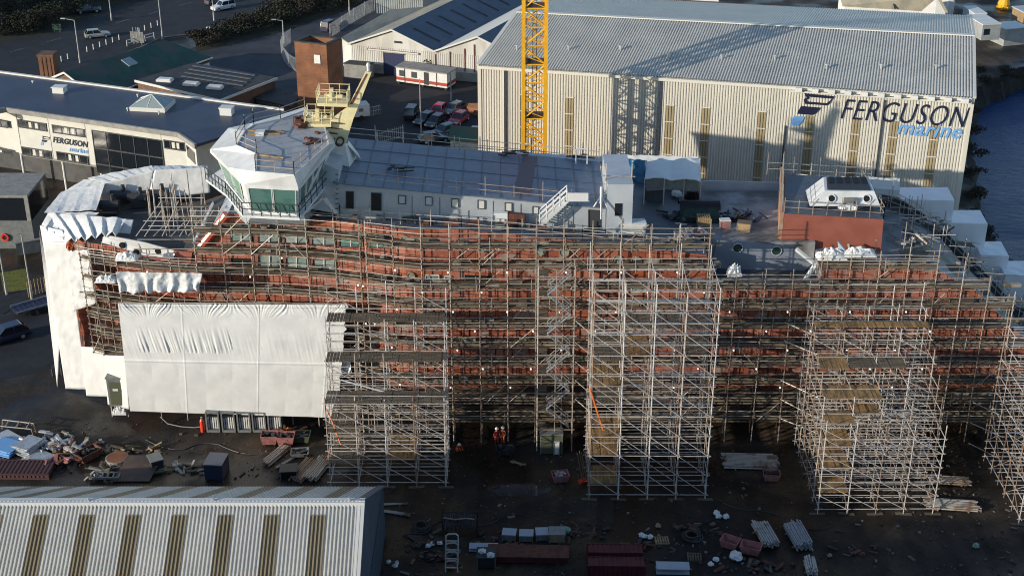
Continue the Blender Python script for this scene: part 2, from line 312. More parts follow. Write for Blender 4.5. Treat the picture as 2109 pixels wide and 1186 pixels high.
def tag(o, label=None, cat=None, group=None, kind=None):
    for k, v in (('label', label), ('category', cat), ('group', group), ('kind', kind)):
        if v: o[k] = v
    return o
def thing(name, label, cat, loc=(0, 0, 0), rz=0., group=None):
    o = bpy.data.objects.new(name, None); COL.objects.link(o); o.location = loc; o.rotation_euler = (0, 0, rz)
    o.empty_display_size = .2
    return tag(o, label, cat, group)
def kids(o, _c={}):
    return [c for c in COL.objects if c.parent == o]
def copy_tree(o, parent=None, deep=None):
    if deep is None:
        deep = {}
        for c in COL.objects:
            if c.parent: deep.setdefault(c.parent.name, []).append(c)
    c = o.copy(); COL.objects.link(c); c.parent = parent
    for ch in deep.get(o.name, []): copy_tree(ch, c, deep)
    return c
def dup(o, loc, rz=0., label=None, scale=None):
    c = copy_tree(o); c.location = loc; c.rotation_euler = (0, 0, rz)
    if label: c['label'] = label
    if scale: c.scale = scale
    return c
def text_mb(txt, mapper, shear=0., depth=.02, bold=0., space=1.):
    # lettering fitted to a 0..1 box, then put on a surface by mapper(x, y, d)
    cu = bpy.data.curves.new('lettering', 'FONT'); cu.body = txt; cu.shear = shear; cu.extrude = 1.; cu.offset = bold; cu.space_character = space; cu.resolution_u = 4
    o = bpy.data.objects.new('lettering', cu); COL.objects.link(o)
    dg = bpy.context.evaluated_depsgraph_get(); me = bpy.data.meshes.new_from_object(o.evaluated_get(dg))
    vs = [v.co.copy() for v in me.vertices]; fs = [list(p.vertices) for p in me.polygons]
    bpy.data.objects.remove(o); bpy.data.curves.remove(cu); bpy.data.meshes.remove(me)
    x0, x1 = min(v.x for v in vs), max(v.x for v in vs); y0, y1 = min(v.y for v in vs), max(v.y for v in vs)
    mb = MB(); mb.add([mapper((v.x - x0) / (x1 - x0), (v.y - y0) / (y1 - y0), depth if v.z > 0 else 0.) for v in vs], fs)
    return mb
# ---------------------------------------------------------------- camera, world, sun
cam = bpy.data.cameras.new('camera'); co = bpy.data.objects.new('camera', cam); COL.objects.link(co)
co.location = (0, 0, H); co.rotation_euler = (math.pi / 2 - PITCH, 0, 0)
cam.sensor_width = 36; cam.lens = 36 * F / 2109; cam.clip_end = 6000; cam.clip_start = 1
sc.camera = co
SUN_EL, SUN_AZ = math.radians(SUN_EL_DEG), math.radians(SUN_AZ_DEG)   # light travels SUN_AZ to the right of straight ahead
ld = V((math.sin(SUN_AZ) * math.cos(SUN_EL), math.cos(SUN_AZ) * math.cos(SUN_EL), -math.sin(SUN_EL)))
sun = bpy.data.lights.new('sun', 'SUN'); sun.energy = SUN_E; sun.angle = math.radians(.5); sun.color = (1, .90, .74)
so = bpy.data.objects.new('sun', sun); COL.objects.link(so); so.rotation_euler = ld.to_track_quat('-Z', 'Y').to_euler(); so.location = (-60, -40, 60)
w = bpy.data.worlds.new('World'); sc.world = w; w.use_nodes = True
bg = w.node_tree.nodes['Background']; sky = w.node_tree.nodes.new('ShaderNodeTexSky'); sky.sky_type = 'NISHITA'; sky.sun_disc = False
sky.sun_elevation = SUN_EL; sky.sun_rotation = math.radians(180 + SUN_AZ_DEG); sky.air_density = 1.; sky.dust_density = .3; sky.ozone_density = 2.2
w.node_tree.links.new(sky.outputs[0], bg.inputs[0]); bg.inputs[1].default_value = SKY_S
sc.cycles.filter_width = 1.05
sc.view_settings.view_transform = 'Standard'; sc.view_settings.look = 'None'; sc.view_settings.exposure = EXPO; sc.view_settings.gamma = 1
# ================================================================ the setting
QUAY = [G(2125, 178, -3.2), G(2020, 226, -3.2), G(2012, 300, -3.2), G(2020, 380, -3.2), G(2034, 470, -3.2), G(2070, 545, -3.2), G(2125, 590, -3.2)]
for q_ in QUAY: q_.x -= 2.2
qp = [(p.x, p.y) for p in QUAY]
edge = [(1500, 255), (150, 240)] + qp + [(qp[-1][0] + 14, qp[-1][1] - 8), (150, 128), (1500, 100)]
rag = []
for a, b in zip(edge, edge[1:]):                      # ragged rock line
    n = max(1, int(((a[0] - b[0]) ** 2 + (a[1] - b[1]) ** 2) ** .5 / 1.6)) if abs(a[0]) < 160 and abs(b[0]) < 160 else 1
    for i in range(n):
        t = i / n; rag.append((a[0] + (b[0] - a[0]) * t + R.uniform(-.5, .5), a[1] + (b[1] - a[1]) * t + R.uniform(-.5, .5)))
rag.append(edge[-1])
poly = [(1500, -600), (-1500, -600), (-1500, 3000), (1500, 3000)] + rag
g = MB(); g.add([(x, y, 0) for x, y in poly], [list(range(len(poly)))[::-1]])
tag(g.build('ground', 'yard'), 'dark brown yard ground of the shipyard', kind='structure')
wb = MB(); wb.quad((-1500, -600, -3.2), (3000, -600, -3.2), (3000, 3000, -3.2), (-1500, 3000, -3.2))
tag(wb.build('water', 'water'), 'dark blue rippled river water beside the yard', kind='structure')
qb = MB(); n = len(rag)                                # sloping rock bank below the ground's edge
def bank(i, j):
    x, y = rag[i]; out = j * 1.9
    ax, ay = rag[min(i + 1, n - 1)]; bx, by = rag[max(i - 1, 0)]
    dx, dy = ax - bx, ay - by; L = math.hypot(dx, dy) or 1
    nx, ny = -dy / L, dx / L
    if nx < -.2: nx, ny = -nx, -ny
    k = 0 if j == 0 else R.uniform(-.45, .45)
    return (x + nx * out + k, y + ny * out * .6 + k, -j * 3.6 + (0 if j in (0, 1) else R.uniform(-.3, .3)))
rows = [[bank(i, j) for j in (0, .3, .6, 1)] for i in range(1, n - 1)]
for a, b in zip(rows, rows[1:]):
    for k in range(3): qb.quad(a[k], b[k], b[k + 1], a[k + 1])
tag(qb.build('quay_bank', 'quay'), 'dark rock bank sloping from yard to river', kind='structure')
def sheet(name, px, m, z=.004, label=None):
    mb = MB(); pts = [G(u, v) for u, v in px]
    mb.quad(*[(p.x, p.y, z) for p in pts]); o = mb.build(name, m)
    if o.data.polygons[0].normal.z < 0: o.data.flip_normals()
    return tag(o, label, kind='structure')
sheet('road', [(-260, 190), (150, 168), (330, 78), (470, 60), (640, -45), (240, -110), (-300, 20)], 'asphalt', .004, 'dark main road with two lanes')
sheet('yard_road', [(250, 215), (330, 120), (430, 88), (600, 62), (720, 20), (770, 0), (820, 10), (720, 70), (720, 150), (600, 240), (420, 240)], 'asphalt_pale', .004, 'worn blue grey access road')
sheet('verge', [(405, 108), (400, 76), (470, 62), (645, -45), (860, -45), (770, -2), (700, 22), (600, 62), (480, 92)], 'verge', .008, 'dark planted verge beside the road')
sheet('far_verge', [(-300, 10), (-40, 92), (110, 68), (330, -20), (420, -70), (200, -120), (-300, -110)], 'verge', .008, 'dark bank on the far side of the road')
sheet('grass_patch', [(0, 562), (52, 553), (62, 596), (8, 602)], 'grassy', .008, 'yellowish patch of grass by the office yard')
sheet('parking_yard', [(690, 160), (990, 160), (1000, 320), (640, 320), (600, 250)], 'asphalt', .004, 'dark car park surface behind the ship')
sheet('rough_yard', [(560, 890), (690, 875), (690, 1000), (560, 1010), (470, 940)], 'yard', .004, 'trampled brown yard surface')
hl = MB()  # out-of-view hillside added to throw shade on the road
def hf(u, v): return (-235 + 75 * u * 1. + 14 * mnoise.noise(V((u * 3, v * 5, 2))), 175 + 260 * v, HILL * math.sin(math.pi * min(1, u * 1.0)) ** .7 * min(1, v * 9, (1 - v) * 6) * (1 + .12 * mnoise.noise(V((u * 4, v * 9, 1)))))
hl.grid(30, 60, hf); tag(hl.build('road_shade_hill', 'verge'), 'unseen hillside added to shade the road', kind='structure')
sheet('dark_track', [(-100, 640), (115, 575), (150, 720), (70, 770), (-100, 800)], 'asphalt', .004, 'wet dark track beside the bow')
def line(name, u0, v0, u1, v1, w=.12, m='paint_white', z=.012, dash=None):
    a, b = G(u0, v0), G(u1, v1); d = (b - a); L = d.length; d.normalize(); nrm = V((-d.y, d.x, 0)) * w
    mb = MB(); t = 0
    while t < L:
        e = min(L, t + (dash or L)); p, q = a + d * t, a + d * e
        mb.quad(p - nrm, q - nrm, q + nrm, p + nrm); t = e + (dash * 1.5 if dash else 1)
    for v in mb.v: v.z = z
    return tag(mb.build(name, m), 'painted road line', kind='structure')
line('lane_marking', -60, 130, 560, -40, .1, dash=3.)
line('edge_marking', 130, 160, 330, 80, .08)
line('edge_marking', 470, 57, 640, -38, .08)
kb = MB()
for (u0, v0), (u1, v1) in (((150, 168), (330, 79)), ((330, 79), (470, 61)), ((470, 61), (640, -40))):
    a, b = G(u0, v0), G(u1, v1); d = (b - a).normalized(); nn = V((-d.y, d.x, 0)) * .08
    kb.hexa([a - nn, b - nn, b + nn, a + nn], [p + V((0, 0, .13)) for p in (a - nn, b - nn, b + nn, a + nn)])
tag(kb.build('kerb', 'kerb'), 'concrete kerb along the road', kind='structure')

# ================================================================ big shed with the company sign
EL, ER = V((-3.75, 151.5, 21.96)), V((48.0, 140.0, 21.96))
def on(u, v, z): return G(u, v, z)
RL, RR = G(1064, 26, 24.7), G(2006, 75, 24.7)
BR = G(1999, 33, 21.9); BL = RL + (BR - RR)
BL.z = 21.9
axis = (ER - EL).normalized(); nw = V((axis.y, -axis.x, 0)).normalized()     # outward from the near wall
if nw.y > 0: nw = -nw
shed = thing('main_shed', 'huge cream corrugated shed with tall narrow yellow wall windows and grey roof', 'building', (20, 165, 0))
LEN = (ER - EL).length; NR = int(LEN / .30)
g0 = lambda p, z=0.: V((p.x, p.y, z))
wl = MB(); wl.corr(g0(EL), g0(ER), ER, EL, NR, nw * .075); wl.build('near_wall', 'cream_clad', shed)
gw = MB(); gw.quad(g0(EL), EL, RL, BL, g0(BL)); gw.quad(g0(ER), g0(BR), BR, RR, ER); gw.quad(g0(BL), BL, BR, g0(BR)); gw.build('gable_wall', 'cream_clad', shed)
up = V((0, 0, 1)); rn = (ER - EL).cross(RL - EL).normalized(); rn = rn if rn.z > 0 else -rn
e0, e1 = EL + nw * .35 - V((0, 0, .05)), ER + nw * .35 - V((0, 0, .05))
rf = MB(); rf.corr(e0, e1, RR, RL, NR, rn * .16); rf.build('near_roof', 'grey_clad', shed)
rn2 = (RR - RL).cross(BL - RL).normalized(); rn2 = rn2 if rn2.z > 0 else -rn2
rb = MB(); rb.corr(RL, RR, BR, BL, NR, rn2 * .07); rb.build('far_roof', 'grey_clad', shed)
rc = MB()
for p, q in ((RL, RR),): rc.obox(p + V((0, -.35, .06)), q - p, V((0, .7, 0)), V((0, 0, .12)))
rc.build('ridge_cap', 'trim_pale', shed)
fa = MB(); fa.obox(EL + nw * .40 - V((0, 0, .42)), ER - EL, -nw * .16, V((0, 0, .32))); fa.build('gutter', 'trim_pale', shed)
for a, b in ((e0, RL), (RL, BL), (e1, RR), (RR, BR)): vg = MB(); vg.obox(a + V((-.15, 0, -.05)), b - a, V((.3, 0, 0)), V((0, 0, .22))); vg.build('verge_trim', 'trim_pale', shed)
for p_ in (g0(EL) + nw * .1 - axis * .05, g0(ER) + nw * .1 - axis * .35): cn = MB(); cn.obox(p_, axis * .4, nw * .06, V((0, 0, 21.5))); cn.build('corner_flashing', 'cream_clad', shed)
def wallpt(t, z, o=.0): return EL + (ER - EL) * t + V((0, 0, z - EL.z)) + nw * o
def wall_uv(u, v):   # photo pixel -> (t along the wall, height)
    d = _dir(u, v); n_ = nw; k = (V((EL.x, EL.y, 0)) - V((0, 0, H))).dot(n_) / d.dot(n_); p = V((0, 0, H)) + d * k
    return ((V((p.x, p.y, 0)) - g0(EL)).dot(axis)) / LEN, p.z
for (u, vt, vb) in ((1077, 195, 330), (1167, 200, 330), (1374, 216, 330), (1447, 221, 340), (1562, 229, 350), (1663, 236, 370), (1760, 241, 380), (1838, 247, 390), (1920, 252, 400)):
    t, z = wall_uv(u, vt); i = int(t * NR)
    wm = MB(); A, B = g0(EL, 4.0), g0(ER, 4.0); C, D = g0(ER, z), g0(EL, z)
    wm.corr(A, B, C, D, NR, nw * .075, i0=i, i1=i + 3, off=.012)
    wo = wm.build('window', 'grp_strip', shed)
    zz = z - .05
    while zz > 8: bm_ = MB(); bm_.obox(wallpt(i / NR, zz, .1), axis * (3 * LEN / NR), nw * .03, V((0, 0, .09))); zz -= 1.9; bm_.build('glazing_bar', 'trim_pale', wo)
for u, v, mm, w_ in ((1035, 140, 'trim_pale', .22), (1041, 141, 'trim_dark', .1), (1360, 165, 'trim_dark', .16), (1820, 205, 'trim_dark', .16), (1616, 258, 'trim_dark', .14)):
    t, z = wall_uv(u, v); db = MB(); db.obox(wallpt(t, .2, .12), axis * w_, nw * .14, V((0, 0, min(z, 21.5) - .2))); db.build('downpipe', mm, shed)
for i in range(9):
    t = .06 + i * .108; p = e0.lerp(e1, t).lerp(RL.lerp(RR, t), .30 + .05 * (i % 3)) + rn * .12
    vt_ = MB(); vt_.tube(p, p + up * .45, .12, 8); vt_.tube(p + up * .4, p + up * .55, .22, 8); vt_.build('roof_vent', 'alu', shed)
# sign -----------------------------------------------------------
sign = thing('company_sign', 'big navy lettering and flag emblem with light blue second line on shed wall', 'sign', wallpt(.85, 18, .1))
t0, zb = wall_uv(1731, 244); t1, _ = wall_uv(1994, 252); _, zt = wall_uv(1735, 203)
SO = .105
hgt = zt - zb
text_mb('FERGUSON', lambda x, y, d: wallpt(t0 + (t1 - t0) * x, zb + hgt * y, SO + d), shear=.28, depth=.06, bold=-.008, space=1.08).build('lettering', 'navy', sign)
t0b, zb2 = wall_uv(1846, 276); t1b, _ = wall_uv(1980, 282); zt2 = wall_uv(1850, 248)[1]
text_mb('marine', lambda x, y, d: wallpt(t0b + (t1b - t0b) * x, zb2 + (zt2 - zb2) * y, SO + d), shear=.28, depth=.06, bold=.012, space=1.05).build('lettering', 'sky_blue', sign)
def emblem(mapper, dpt, m1, m2, par):
    # coordinates in an emblem box: x 0..1, y 0..1 (from the photo's mark)
    a = MB()
    def sl(pts, mb): mb.hexa([mapper(x, y, 0) for x, y in pts], [mapper(x, y, dpt) for x, y in pts])
    sl([(.27, 1.), (1., .97), (.96, .9), (.36, .91)], a); sl([(.96, .9), (1., .97), (.90, .76), (.84, .70), (.80, .73)], a)
    sl([(.30, .70), (.84, .70), (.82, .76), (.36, .77)], a); sl([(.27, 1.), (.36, .91), (.41, .88), (.33, .82), (.36, .77), (.30, .70), (.27, .82), (.335, .885)], a)
    a.build('emblem_flag', m1, par)
    b = MB(); sl([(.22, .63), (.70, .62), (.60, .46), (.52, .39), (.14, .40)], b); b.build('emblem_flag', m1, par)
    c = MB(); sl([(.07, .33), (.34, .33), (.28, .17), (.20, .06), (0, .05)], c); c.build('emblem_tail', m2, par)
ta, za = wall_uv(1627, 262); tb, zc = wall_uv(1719, 196)
zlo = wall_uv(1640, 262)[1]
emblem(lambda x, y, d: wallpt(ta + (tb - ta) * x, zlo + (zc - zlo) * y, SO + d), .06, 'navy', 'sky_blue', sign)
bar = thing('sign_light_bar', 'long pale bar of small floodlights under the eave above the shed sign', 'light bar', wallpt(.8, 21, .4))
ba, za_ = wall_uv(1625, 183); bb, zb_ = wall_uv(2000, 209)
r = MB(); r.obox(wallpt(ba, za_ - .15, .55), axis * (LEN * (bb - ba)), nw * .12, V((0, 0, .16))); r.build('rail', 'trim_pale', bar); r = MB()
r.obox(wallpt(ba, za_ + .35, .55), axis * (LEN * (bb - ba)), nw * .08, V((0, 0, .1))); r.build('rail', 'trim_pale', bar)
for k in range(11):
    t = ba + (bb - ba) * (k + .4) / 11
    l = MB(); l.obox(wallpt(t, za_ - .0, .52), axis * .7, nw * .38, V((0, 0, .42))); l.build('floodlight', 'cabin_white', bar)
    l = MB(); l.obox(wallpt(t + .004, za_ + .1, .12), axis * .1, nw * .45, V((0, 0, .08))); l.build('bracket', 'trim_pale', bar)

# ================================================================ foreground shed
XR, XL, YR_, ZR = -10.35, -50., 80.55, 12.6
SL = math.tan(math.radians(30.5)); HW = 13.6
ZE = ZR - HW * SL
fs = thing('foreground_shed', 'pale ribbed roof shed with yellowed rooflight strips in the near corner', 'building', (-30, 79, 0))
NF = int((XR - XL) / .262)
nn_ = V((0, -math.sin(math.atan(SL)), math.cos(math.atan(SL)))); nf_ = V((0, -nn_.y, nn_.z))
A, B = V((XL, YR_ - HW, ZE)), V((XR, YR_ - HW, ZE)); C, D = V((XR, YR_, ZR)), V((XL, YR_, ZR))
m_ = MB(); m_.corr(A, B, C, D, NF, nn_ * .17, duty=(0, .50, .55, .95)); m_.build('near_roof', 'pale_clad', fs)
A2, B2 = V((XL, YR_ + HW, ZE)), V((XR, YR_ + HW, ZE))
m_ = MB(); m_.corr(A2, B2, C, D, NF, nf_ * .075, duty=(0, .50, .55, .95)); m_.build('far_roof', 'pale_clad', fs)
for k in range(11):
    u = 661 - 94.6 * k; p = P(u, 1065, YR_ - .9); i = int((p.x - XL) / (XR - XL) * NF) - 2
    m_ = MB(); m_.corr(A, B, C, D, NF, nn_ * .17, i0=i, i1=i + 4, s0=.0, s1=.935, off=.008, duty=(0, .50, .55, .95)); m_.build('rooflight', 'grp_strip', fs)
    m_ = MB(); m_.corr(A2, B2, C, D, NF, nf_ * .075, i0=i + 1, i1=i + 5, s0=.0, s1=.9, off=.008, duty=(0, .50, .55, .95)); m_.build('rooflight', 'grp_strip', fs)
m_ = MB(); m_.hexa([(XL, YR_ - .42, ZR - .14), (XR + .25, YR_ - .42, ZR - .14), (XR + .25, YR_ + .42, ZR - .14), (XL, YR_ + .42, ZR - .14)],
                   [(XL, YR_ - .3, ZR + .1), (XR + .25, YR_ - .3, ZR + .1), (XR + .25, YR_ + .3, ZR + .1), (XL, YR_ + .3, ZR + .1)]); m_.build('ridge_cap', 'trim_pale', fs)
m_ = MB()
m_.obox(A + V((XR - XL - .35, 0, .04)), V((.6, 0, 0)), C - B, nn_ * .12); m_.build('verge_trim', 'trim_pale', fs)
m_ = MB(); m_.obox(A2 + V((XR - XL - .35, 0, .04)), V((.6, 0, 0)), C - B2, nf_ * .12); m_.build('verge_trim', 'ware_roof', fs)
m_ = MB(); m_.corr(V((XR, YR_ - HW, 0)), V((XR, YR_ + HW, 0)), V((XR, YR_ + HW, ZE)), V((XR, YR_ - HW, ZE)), 60, V((.06, 0, 0)))
m_.add([(XR + .02, YR_ - HW, ZE), (XR + .02, YR_ + HW, ZE), (XR + .02, YR_, ZR)], [[0, 1, 2]])
m_.quad((XL, YR_ - HW, 0), (XL, YR_ + HW, 0), (XL, YR_ + HW, ZE), (XL, YR_, ZR), (XL, YR_ - HW, ZE))
m_.quad((XL, YR_ - HW, 0), (XR, YR_ - HW, 0), (XR, YR_ - HW, ZE), (XL, YR_ - HW, ZE)); m_.quad((XL, YR_ + HW, 0), (XR, YR_ + HW, 0), (XR, YR_ + HW, ZE), (XL, YR_ + HW, ZE))
m_.build('wall', 'ware_roof', fs)
for u in (181, 438, 720):
    m_ = MB(); p = V((P(u, 1018, YR_).x, YR_, ZR + .1)); m_.tube(p, p + V((0, 0, .28)), .09, 7); m_.build('ridge_vent', 'alu', fs)
# unseen block added in front, shaped to throw shade over the yard
nb = thing('yard_shade_block', 'unseen tall block added in front of the yard to shade it', 'building', (0, 40, 0))
m_ = MB(); m_.prism([(WSX0, 20), (WSX1, 20), (WSX1, WSY), (WSX0, WSY)], 0, WSZ); m_.build('wall', 'ware_roof', nb)
m_ = MB(); m_.hexa([(WSX0 - .4, 19.6, WSZ), (WSX1 + .4, 19.6, WSZ), (WSX1 + .4, WSY + .4, WSZ), (WSX0 - .4, WSY + .4, WSZ)],
                   [(WSX0 - .4, 45, WSZ + 2.4), (WSX1 + .4, 45, WSZ + 2.4), (WSX1 + .4, 45.6, WSZ + 2.4), (WSX0 - .4, 45.6, WSZ + 2.4)]); m_.build('roof', 'grey_clad', nb)
# ================================================================ office building, top left
ZO, ZOB = 10.4, 4.3
of = thing('office_building', 'long office block with dark blue metal roof, white panels and company name', 'building', G(200, 385))
P1, P2, P3, P4, P5, P6 = G(14, 227, ZO), G(370, 279, ZO), G(406, 303, ZO - .2), G(640, 225, ZO), G(560, 236, ZO), G(-60, 147, ZO + .3)
P0 = G(-60, 240, ZO)
P4 = G(600, 243, ZO); P5 = G(585, 233, ZO)
m_ = MB(); m_.slab([P0, P1, P2, P3, P4, P5, P6], (0, 0, .35)); m_.build('roof', 'slate_roof', of)
def edgebar(mb, a, b, w, z0, h, out):
    d = (b - a); mb.obox(a + out * .02 + V((0, 0, z0)), d, out * w, V((0, 0, h)))
def outn(a, b):
    d = (b - a).normalized(); n = V((d.y, -d.x, 0)); return n if n.y < 0 else -n
m_ = MB()
for a, b in ((P0, P1), (P1, P2), (P2, P3)): edgebar(m_, a, b, .3, -.2, .62, outn(a, b))
m_.build('eaves_trim', 'concrete', of)
m_ = MB(); m_.obox(P6 + V((0, -.2, .25)), P5 - P6, V((0, .45, 0)), V((0, 0, .3))); m_.build('ridge_trim', 'trim_pale', of)
def inset(p, k): return p
fn = outn(P1, P2); fb = -fn * .9     # facade set back under the eaves
A, B = P1 + fb + (P2 - P1).normalized() * .6, P2 + fb
A.z = B.z = 0
FA = (B - A).normalized(); FL = (B - A).length
def fp(t, z, o=0.): return A + (B - A) * t + V((0, 0, z)) + fn * o
def f_uv(u, v):
    d = _dir(u, v); k = (A - V((0, 0, H))).dot(fn) / d.dot(fn); p = V((0, 0, H)) + d * k
    return (p - A).dot(FA) / FL, p.z
side = P3 + V((-.3, .5, 0)); side.z = 0
m_ = MB()
m_.obox(fp(0, ZOB), B - A, -fn * 9, V((0, 0, ZO - ZOB - .02)))
m_.hexa([fp(1, ZOB), V((side.x, side.y, ZOB)), V((side.x + 2, side.y + 8, ZOB)), fp(1, ZOB, -8)], [fp(1, ZO - .03), V((side.x, side.y, ZO - .25)), V((side.x + 2, side.y + 8, ZO - .03)), fp(1, ZO - .03, -8)])
m_.obox(fp(-.005, ZOB), -FA * 9 - fn * 2.2, -fn * 9, V((0, 0, ZO - ZOB - .02)))
m_.build('wall', 'office_white', of)
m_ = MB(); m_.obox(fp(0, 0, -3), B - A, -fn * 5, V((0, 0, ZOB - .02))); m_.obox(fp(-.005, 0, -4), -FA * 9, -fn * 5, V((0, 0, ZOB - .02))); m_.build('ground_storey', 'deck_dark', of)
for u in (45, 128, 205):
    t, _ = f_uv(u, 345); m_ = MB(); m_.tube(fp(t, 0, -.25), fp(t, ZOB, -.25), .17, 10); m_.build('column', 'cabin_white', of)
m_ = MB(); m_.obox(fp(-.01, ZOB - .25, .03), (B - A) * 1.01, -fn * .3, V((0, 0, .27))); m_.build('floor_band', 'concrete', of)
for u in (106, 180, 333):
    t, _ = f_uv(u, 300); m_ = MB(); m_.obox(fp(t, ZOB, .0), FA * .06, fn * .025, V((0, 0, ZO - ZOB - .3))); m_.build('panel_joint', 'concrete', of)
def owin(u0, v0, u1, v1, bars):
    ta, za = f_uv(u0, v0); tb, zb2 = f_uv(u1, v1); zb = f_uv(u0, v1 - (v1 - v0) * 0 - (u1 - u0) * .14)[1]
    w = MB(); w.obox(fp(ta, zb, .01), FA * FL * (tb - ta), fn * .05, V((0, 0, za - zb))); wo = w.build('window', 'dark_glass', of)
    r = MB()
    for k in bars: r.obox(fp(ta + (tb - ta) * k, zb, .065), FA * .14, fn * .03, V((0, 0, za - zb)))
    r.obox(fp(ta, zb - .1, .06), FA * FL * (tb - ta), fn * .07, V((0, 0, .12))); r.obox(fp(ta, za - .05, .06), FA * FL * (tb - ta), fn * .05, V((0, 0, .1)))
    r.build('window_frame', 'frame_dark', wo)
    r = MB()
    for k in (.38, .6): r.obox(fp(ta + (tb - ta) * k, zb + .12, .066), FA * .42, fn * .02, V((0, 0, za - zb - .25)))
    r.build('blind', 'office_white', wo)
for q in ((36, 246, 98, 269), (107, 257, 176, 281), (44, 302, 108, 326), (116, 312, 184, 337), (337, 288, 383, 310), (-40, 242, 18, 262), (-40, 300, 26, 318)):
    owin(*q, (0, .28, .52, .72, .96))
ta, za = f_uv(189, 268); tb, _ = f_uv(332, 290); zb = ZOB + .25
m_ = MB(); m_.obox(fp(ta, zb - 1.2, .012), FA * FL * (tb - ta), fn * .05, V((0, 0, za - zb + 1.2))); cw = m_.build('glazed_screen', 'dark_glass', of)
m_ = MB()
for k in range(6): m_.obox(fp(ta + (tb - ta) * k / 5, zb - 1.2, .065), FA * .1, fn * .06, V((0, 0, za - zb + 1.2)))
for k in (0, .48, 1): m_.obox(fp(ta, zb + (za - zb) * k - .06, .064), FA * FL * (tb - ta), fn * .05, V((0, 0, .12)))
m_.build('mullion_frame', 'frame_dark', cw)
m_ = MB(); s0 = fp(1, 8.1, .9); s1 = V((side.x, side.y, 8.1)); sn = outn(fp(1, 0), V((side.x, side.y, 0)))
m_.obox(fp(1, 7.6) .lerp(V((side.x, side.y, 7.6)), .15) + sn * .015, (V((side.x, side.y, 0)) - fp(1, 0)) * .7, sn * .05, V((0, 0, 1.5))); m_.build('window', 'dark_glass', of)
# pyramid rooflight and vents on the roof
pc = G(315, 222, ZO + .35)
m_ = MB(); m_.box(pc + V((0, 0, .3)), (4.6, 3.8, .6), -.14); sk = m_.build('pyramid_rooflight', 'trim_pale', of)
cs = [Matrix.Rotation(-.14, 3, 'Z') @ V((x * 2.2, y * 1.8, .6)) + pc for x, y in ((-1, -1), (1, -1), (1, 1), (-1, 1))]; ap = pc + V((0, .1, 1.7))
m_ = MB()
for i in range(4): m_.add([cs[i], cs[(i + 1) % 4], ap], [[0, 1, 2]])
m_.build('pyramid_glass', 'pale_glass', sk)
m_ = MB()
for i in range(4):
    m_.tube(cs[i], ap, .07, 4); m_.tube(cs[i].lerp(cs[(i + 1) % 4], .5), ap, .05, 4)
m_.build('glazing_bar', 'frame_white', sk)
for u, v in ((124, 193), (468, 236)):
    p = G(u, v, ZO + .35); m_ = MB(); m_.box(p + V((0, 0, .45)), (1.5, 1.2, .9), -.14); m_.box(p + V((0, 0, .95)), (1.7, 1.4, .12), -.14); m_.build('roof_vent', 'frame_white', of)
for u, v in ((68, 174), (263, 230), (327, 237), (284, 202)):
    p = G(u, v, ZO + .35); m_ = MB(); m_.tube(p, p + V((0, 0, .4)), .08, 6); m_.tube(p + V((0, 0, .36)), p + V((0, 0, .5)), .16, 6); m_.build('vent_pipe', 'frame_white', of)
os_ = thing('office_sign', 'small navy lettering and flag emblem with light blue second line on office facade', 'sign', fp(.35, 7))
ta, za = f_uv(108, 281); tb, _ = f_uv(182, 296); zb = f_uv(108, 293)[1]; h_ = za - zb
text_mb('FERGUSON', lambda x, y, d: fp(ta + (tb - ta) * x, zb + h_ * y, .01 + d), shear=.28, depth=.05, bold=.03, space=1.05).build('lettering', 'navy', os_)
tc_, zc_ = f_uv(144, 314); td_, _ = f_uv(182, 318)
text_mb('marine', lambda x, y, d: fp(tc_ + (td_ - tc_) * x, zb - .85 + .62 * y, .01 + d), shear=.28, depth=.05, bold=.02, space=1.05).build('lettering', 'sky_blue', os_)
te, ze = f_uv(81, 279); tf, _ = f_uv(103, 282); zg = f_uv(81, 299)[1]
emblem(lambda x, y, d: fp(te + (tf - te) * x, zg + (ze - zg) * y, .01 + d), .05, 'navy', 'sky_blue', os_)

# ---------------- low glazed block on the left edge
lb = thing('glazed_entrance_block', 'low white entrance block with wide dark glazing at the left edge', 'building', G(20, 515))
yb = G(40, 512).y
def LP(u, v, o=0): return P(u, v, yb - o)
xr = LP(72, 500).x; xr2 = LP(62, 402).x; zt = LP(60, 402).z; zm = LP(40, 455).z
m_ = MB(); m_.prism([(-64, yb), (xr, yb), (xr, yb + 7), (-64, yb + 7)], 0, zm); m_.build('wall', 'steel_shade_grey', lb)  # white wall coloured grey to stand in for the shade on it
m_ = MB(); m_.prism([(-64, yb + .15), (xr2 - .3, yb + .15), (xr2 - .3, yb + 6.8), (-64, yb + 6.8)], zm, zt - .3); m_.build('window', 'dark_glass', lb)
m_ = MB(); m_.prism([(-64, yb - .1), (xr, yb - .1), (xr, yb + 7), (-64, yb + 7)], zt - .3, zt); m_.prism([(xr - .45, yb - .08), (xr, yb - .08), (xr, yb + 7), (xr - .45, yb + 7)], zm, zt - .3); m_.build('roof', 'concrete', lb)
lw = thing('white_low_wall', 'short white rendered wall in front of the entrance block', 'wall', G(60, 525))
a = G(36, 527); b = G(86, 518); m_ = MB(); m_.obox(a, b - a, V((0, .35, 0)), V((0, 0, 1.5))); m_.build('panel', 'steel_shade_grey', lw); m_ = MB(); m_.obox(a + V((-.05, -.06, 1.5)), b - a + V((.1, 0, 0)), V((0, .47, 0)), V((0, 0, .1))); m_.build('coping', 'concrete', lw)  # white panel greyed like the block, shade put into its colour
lbuoy = thing('life_ring', 'red life ring hanging on the white entrance wall', 'life ring', LP(10, 489, .2))
m_ = MB(); m_.ring(LP(10, 489, .16), (0, -1, 0), .38, .12, 14); m_.build('ring', 'gas_red', lbuoy)

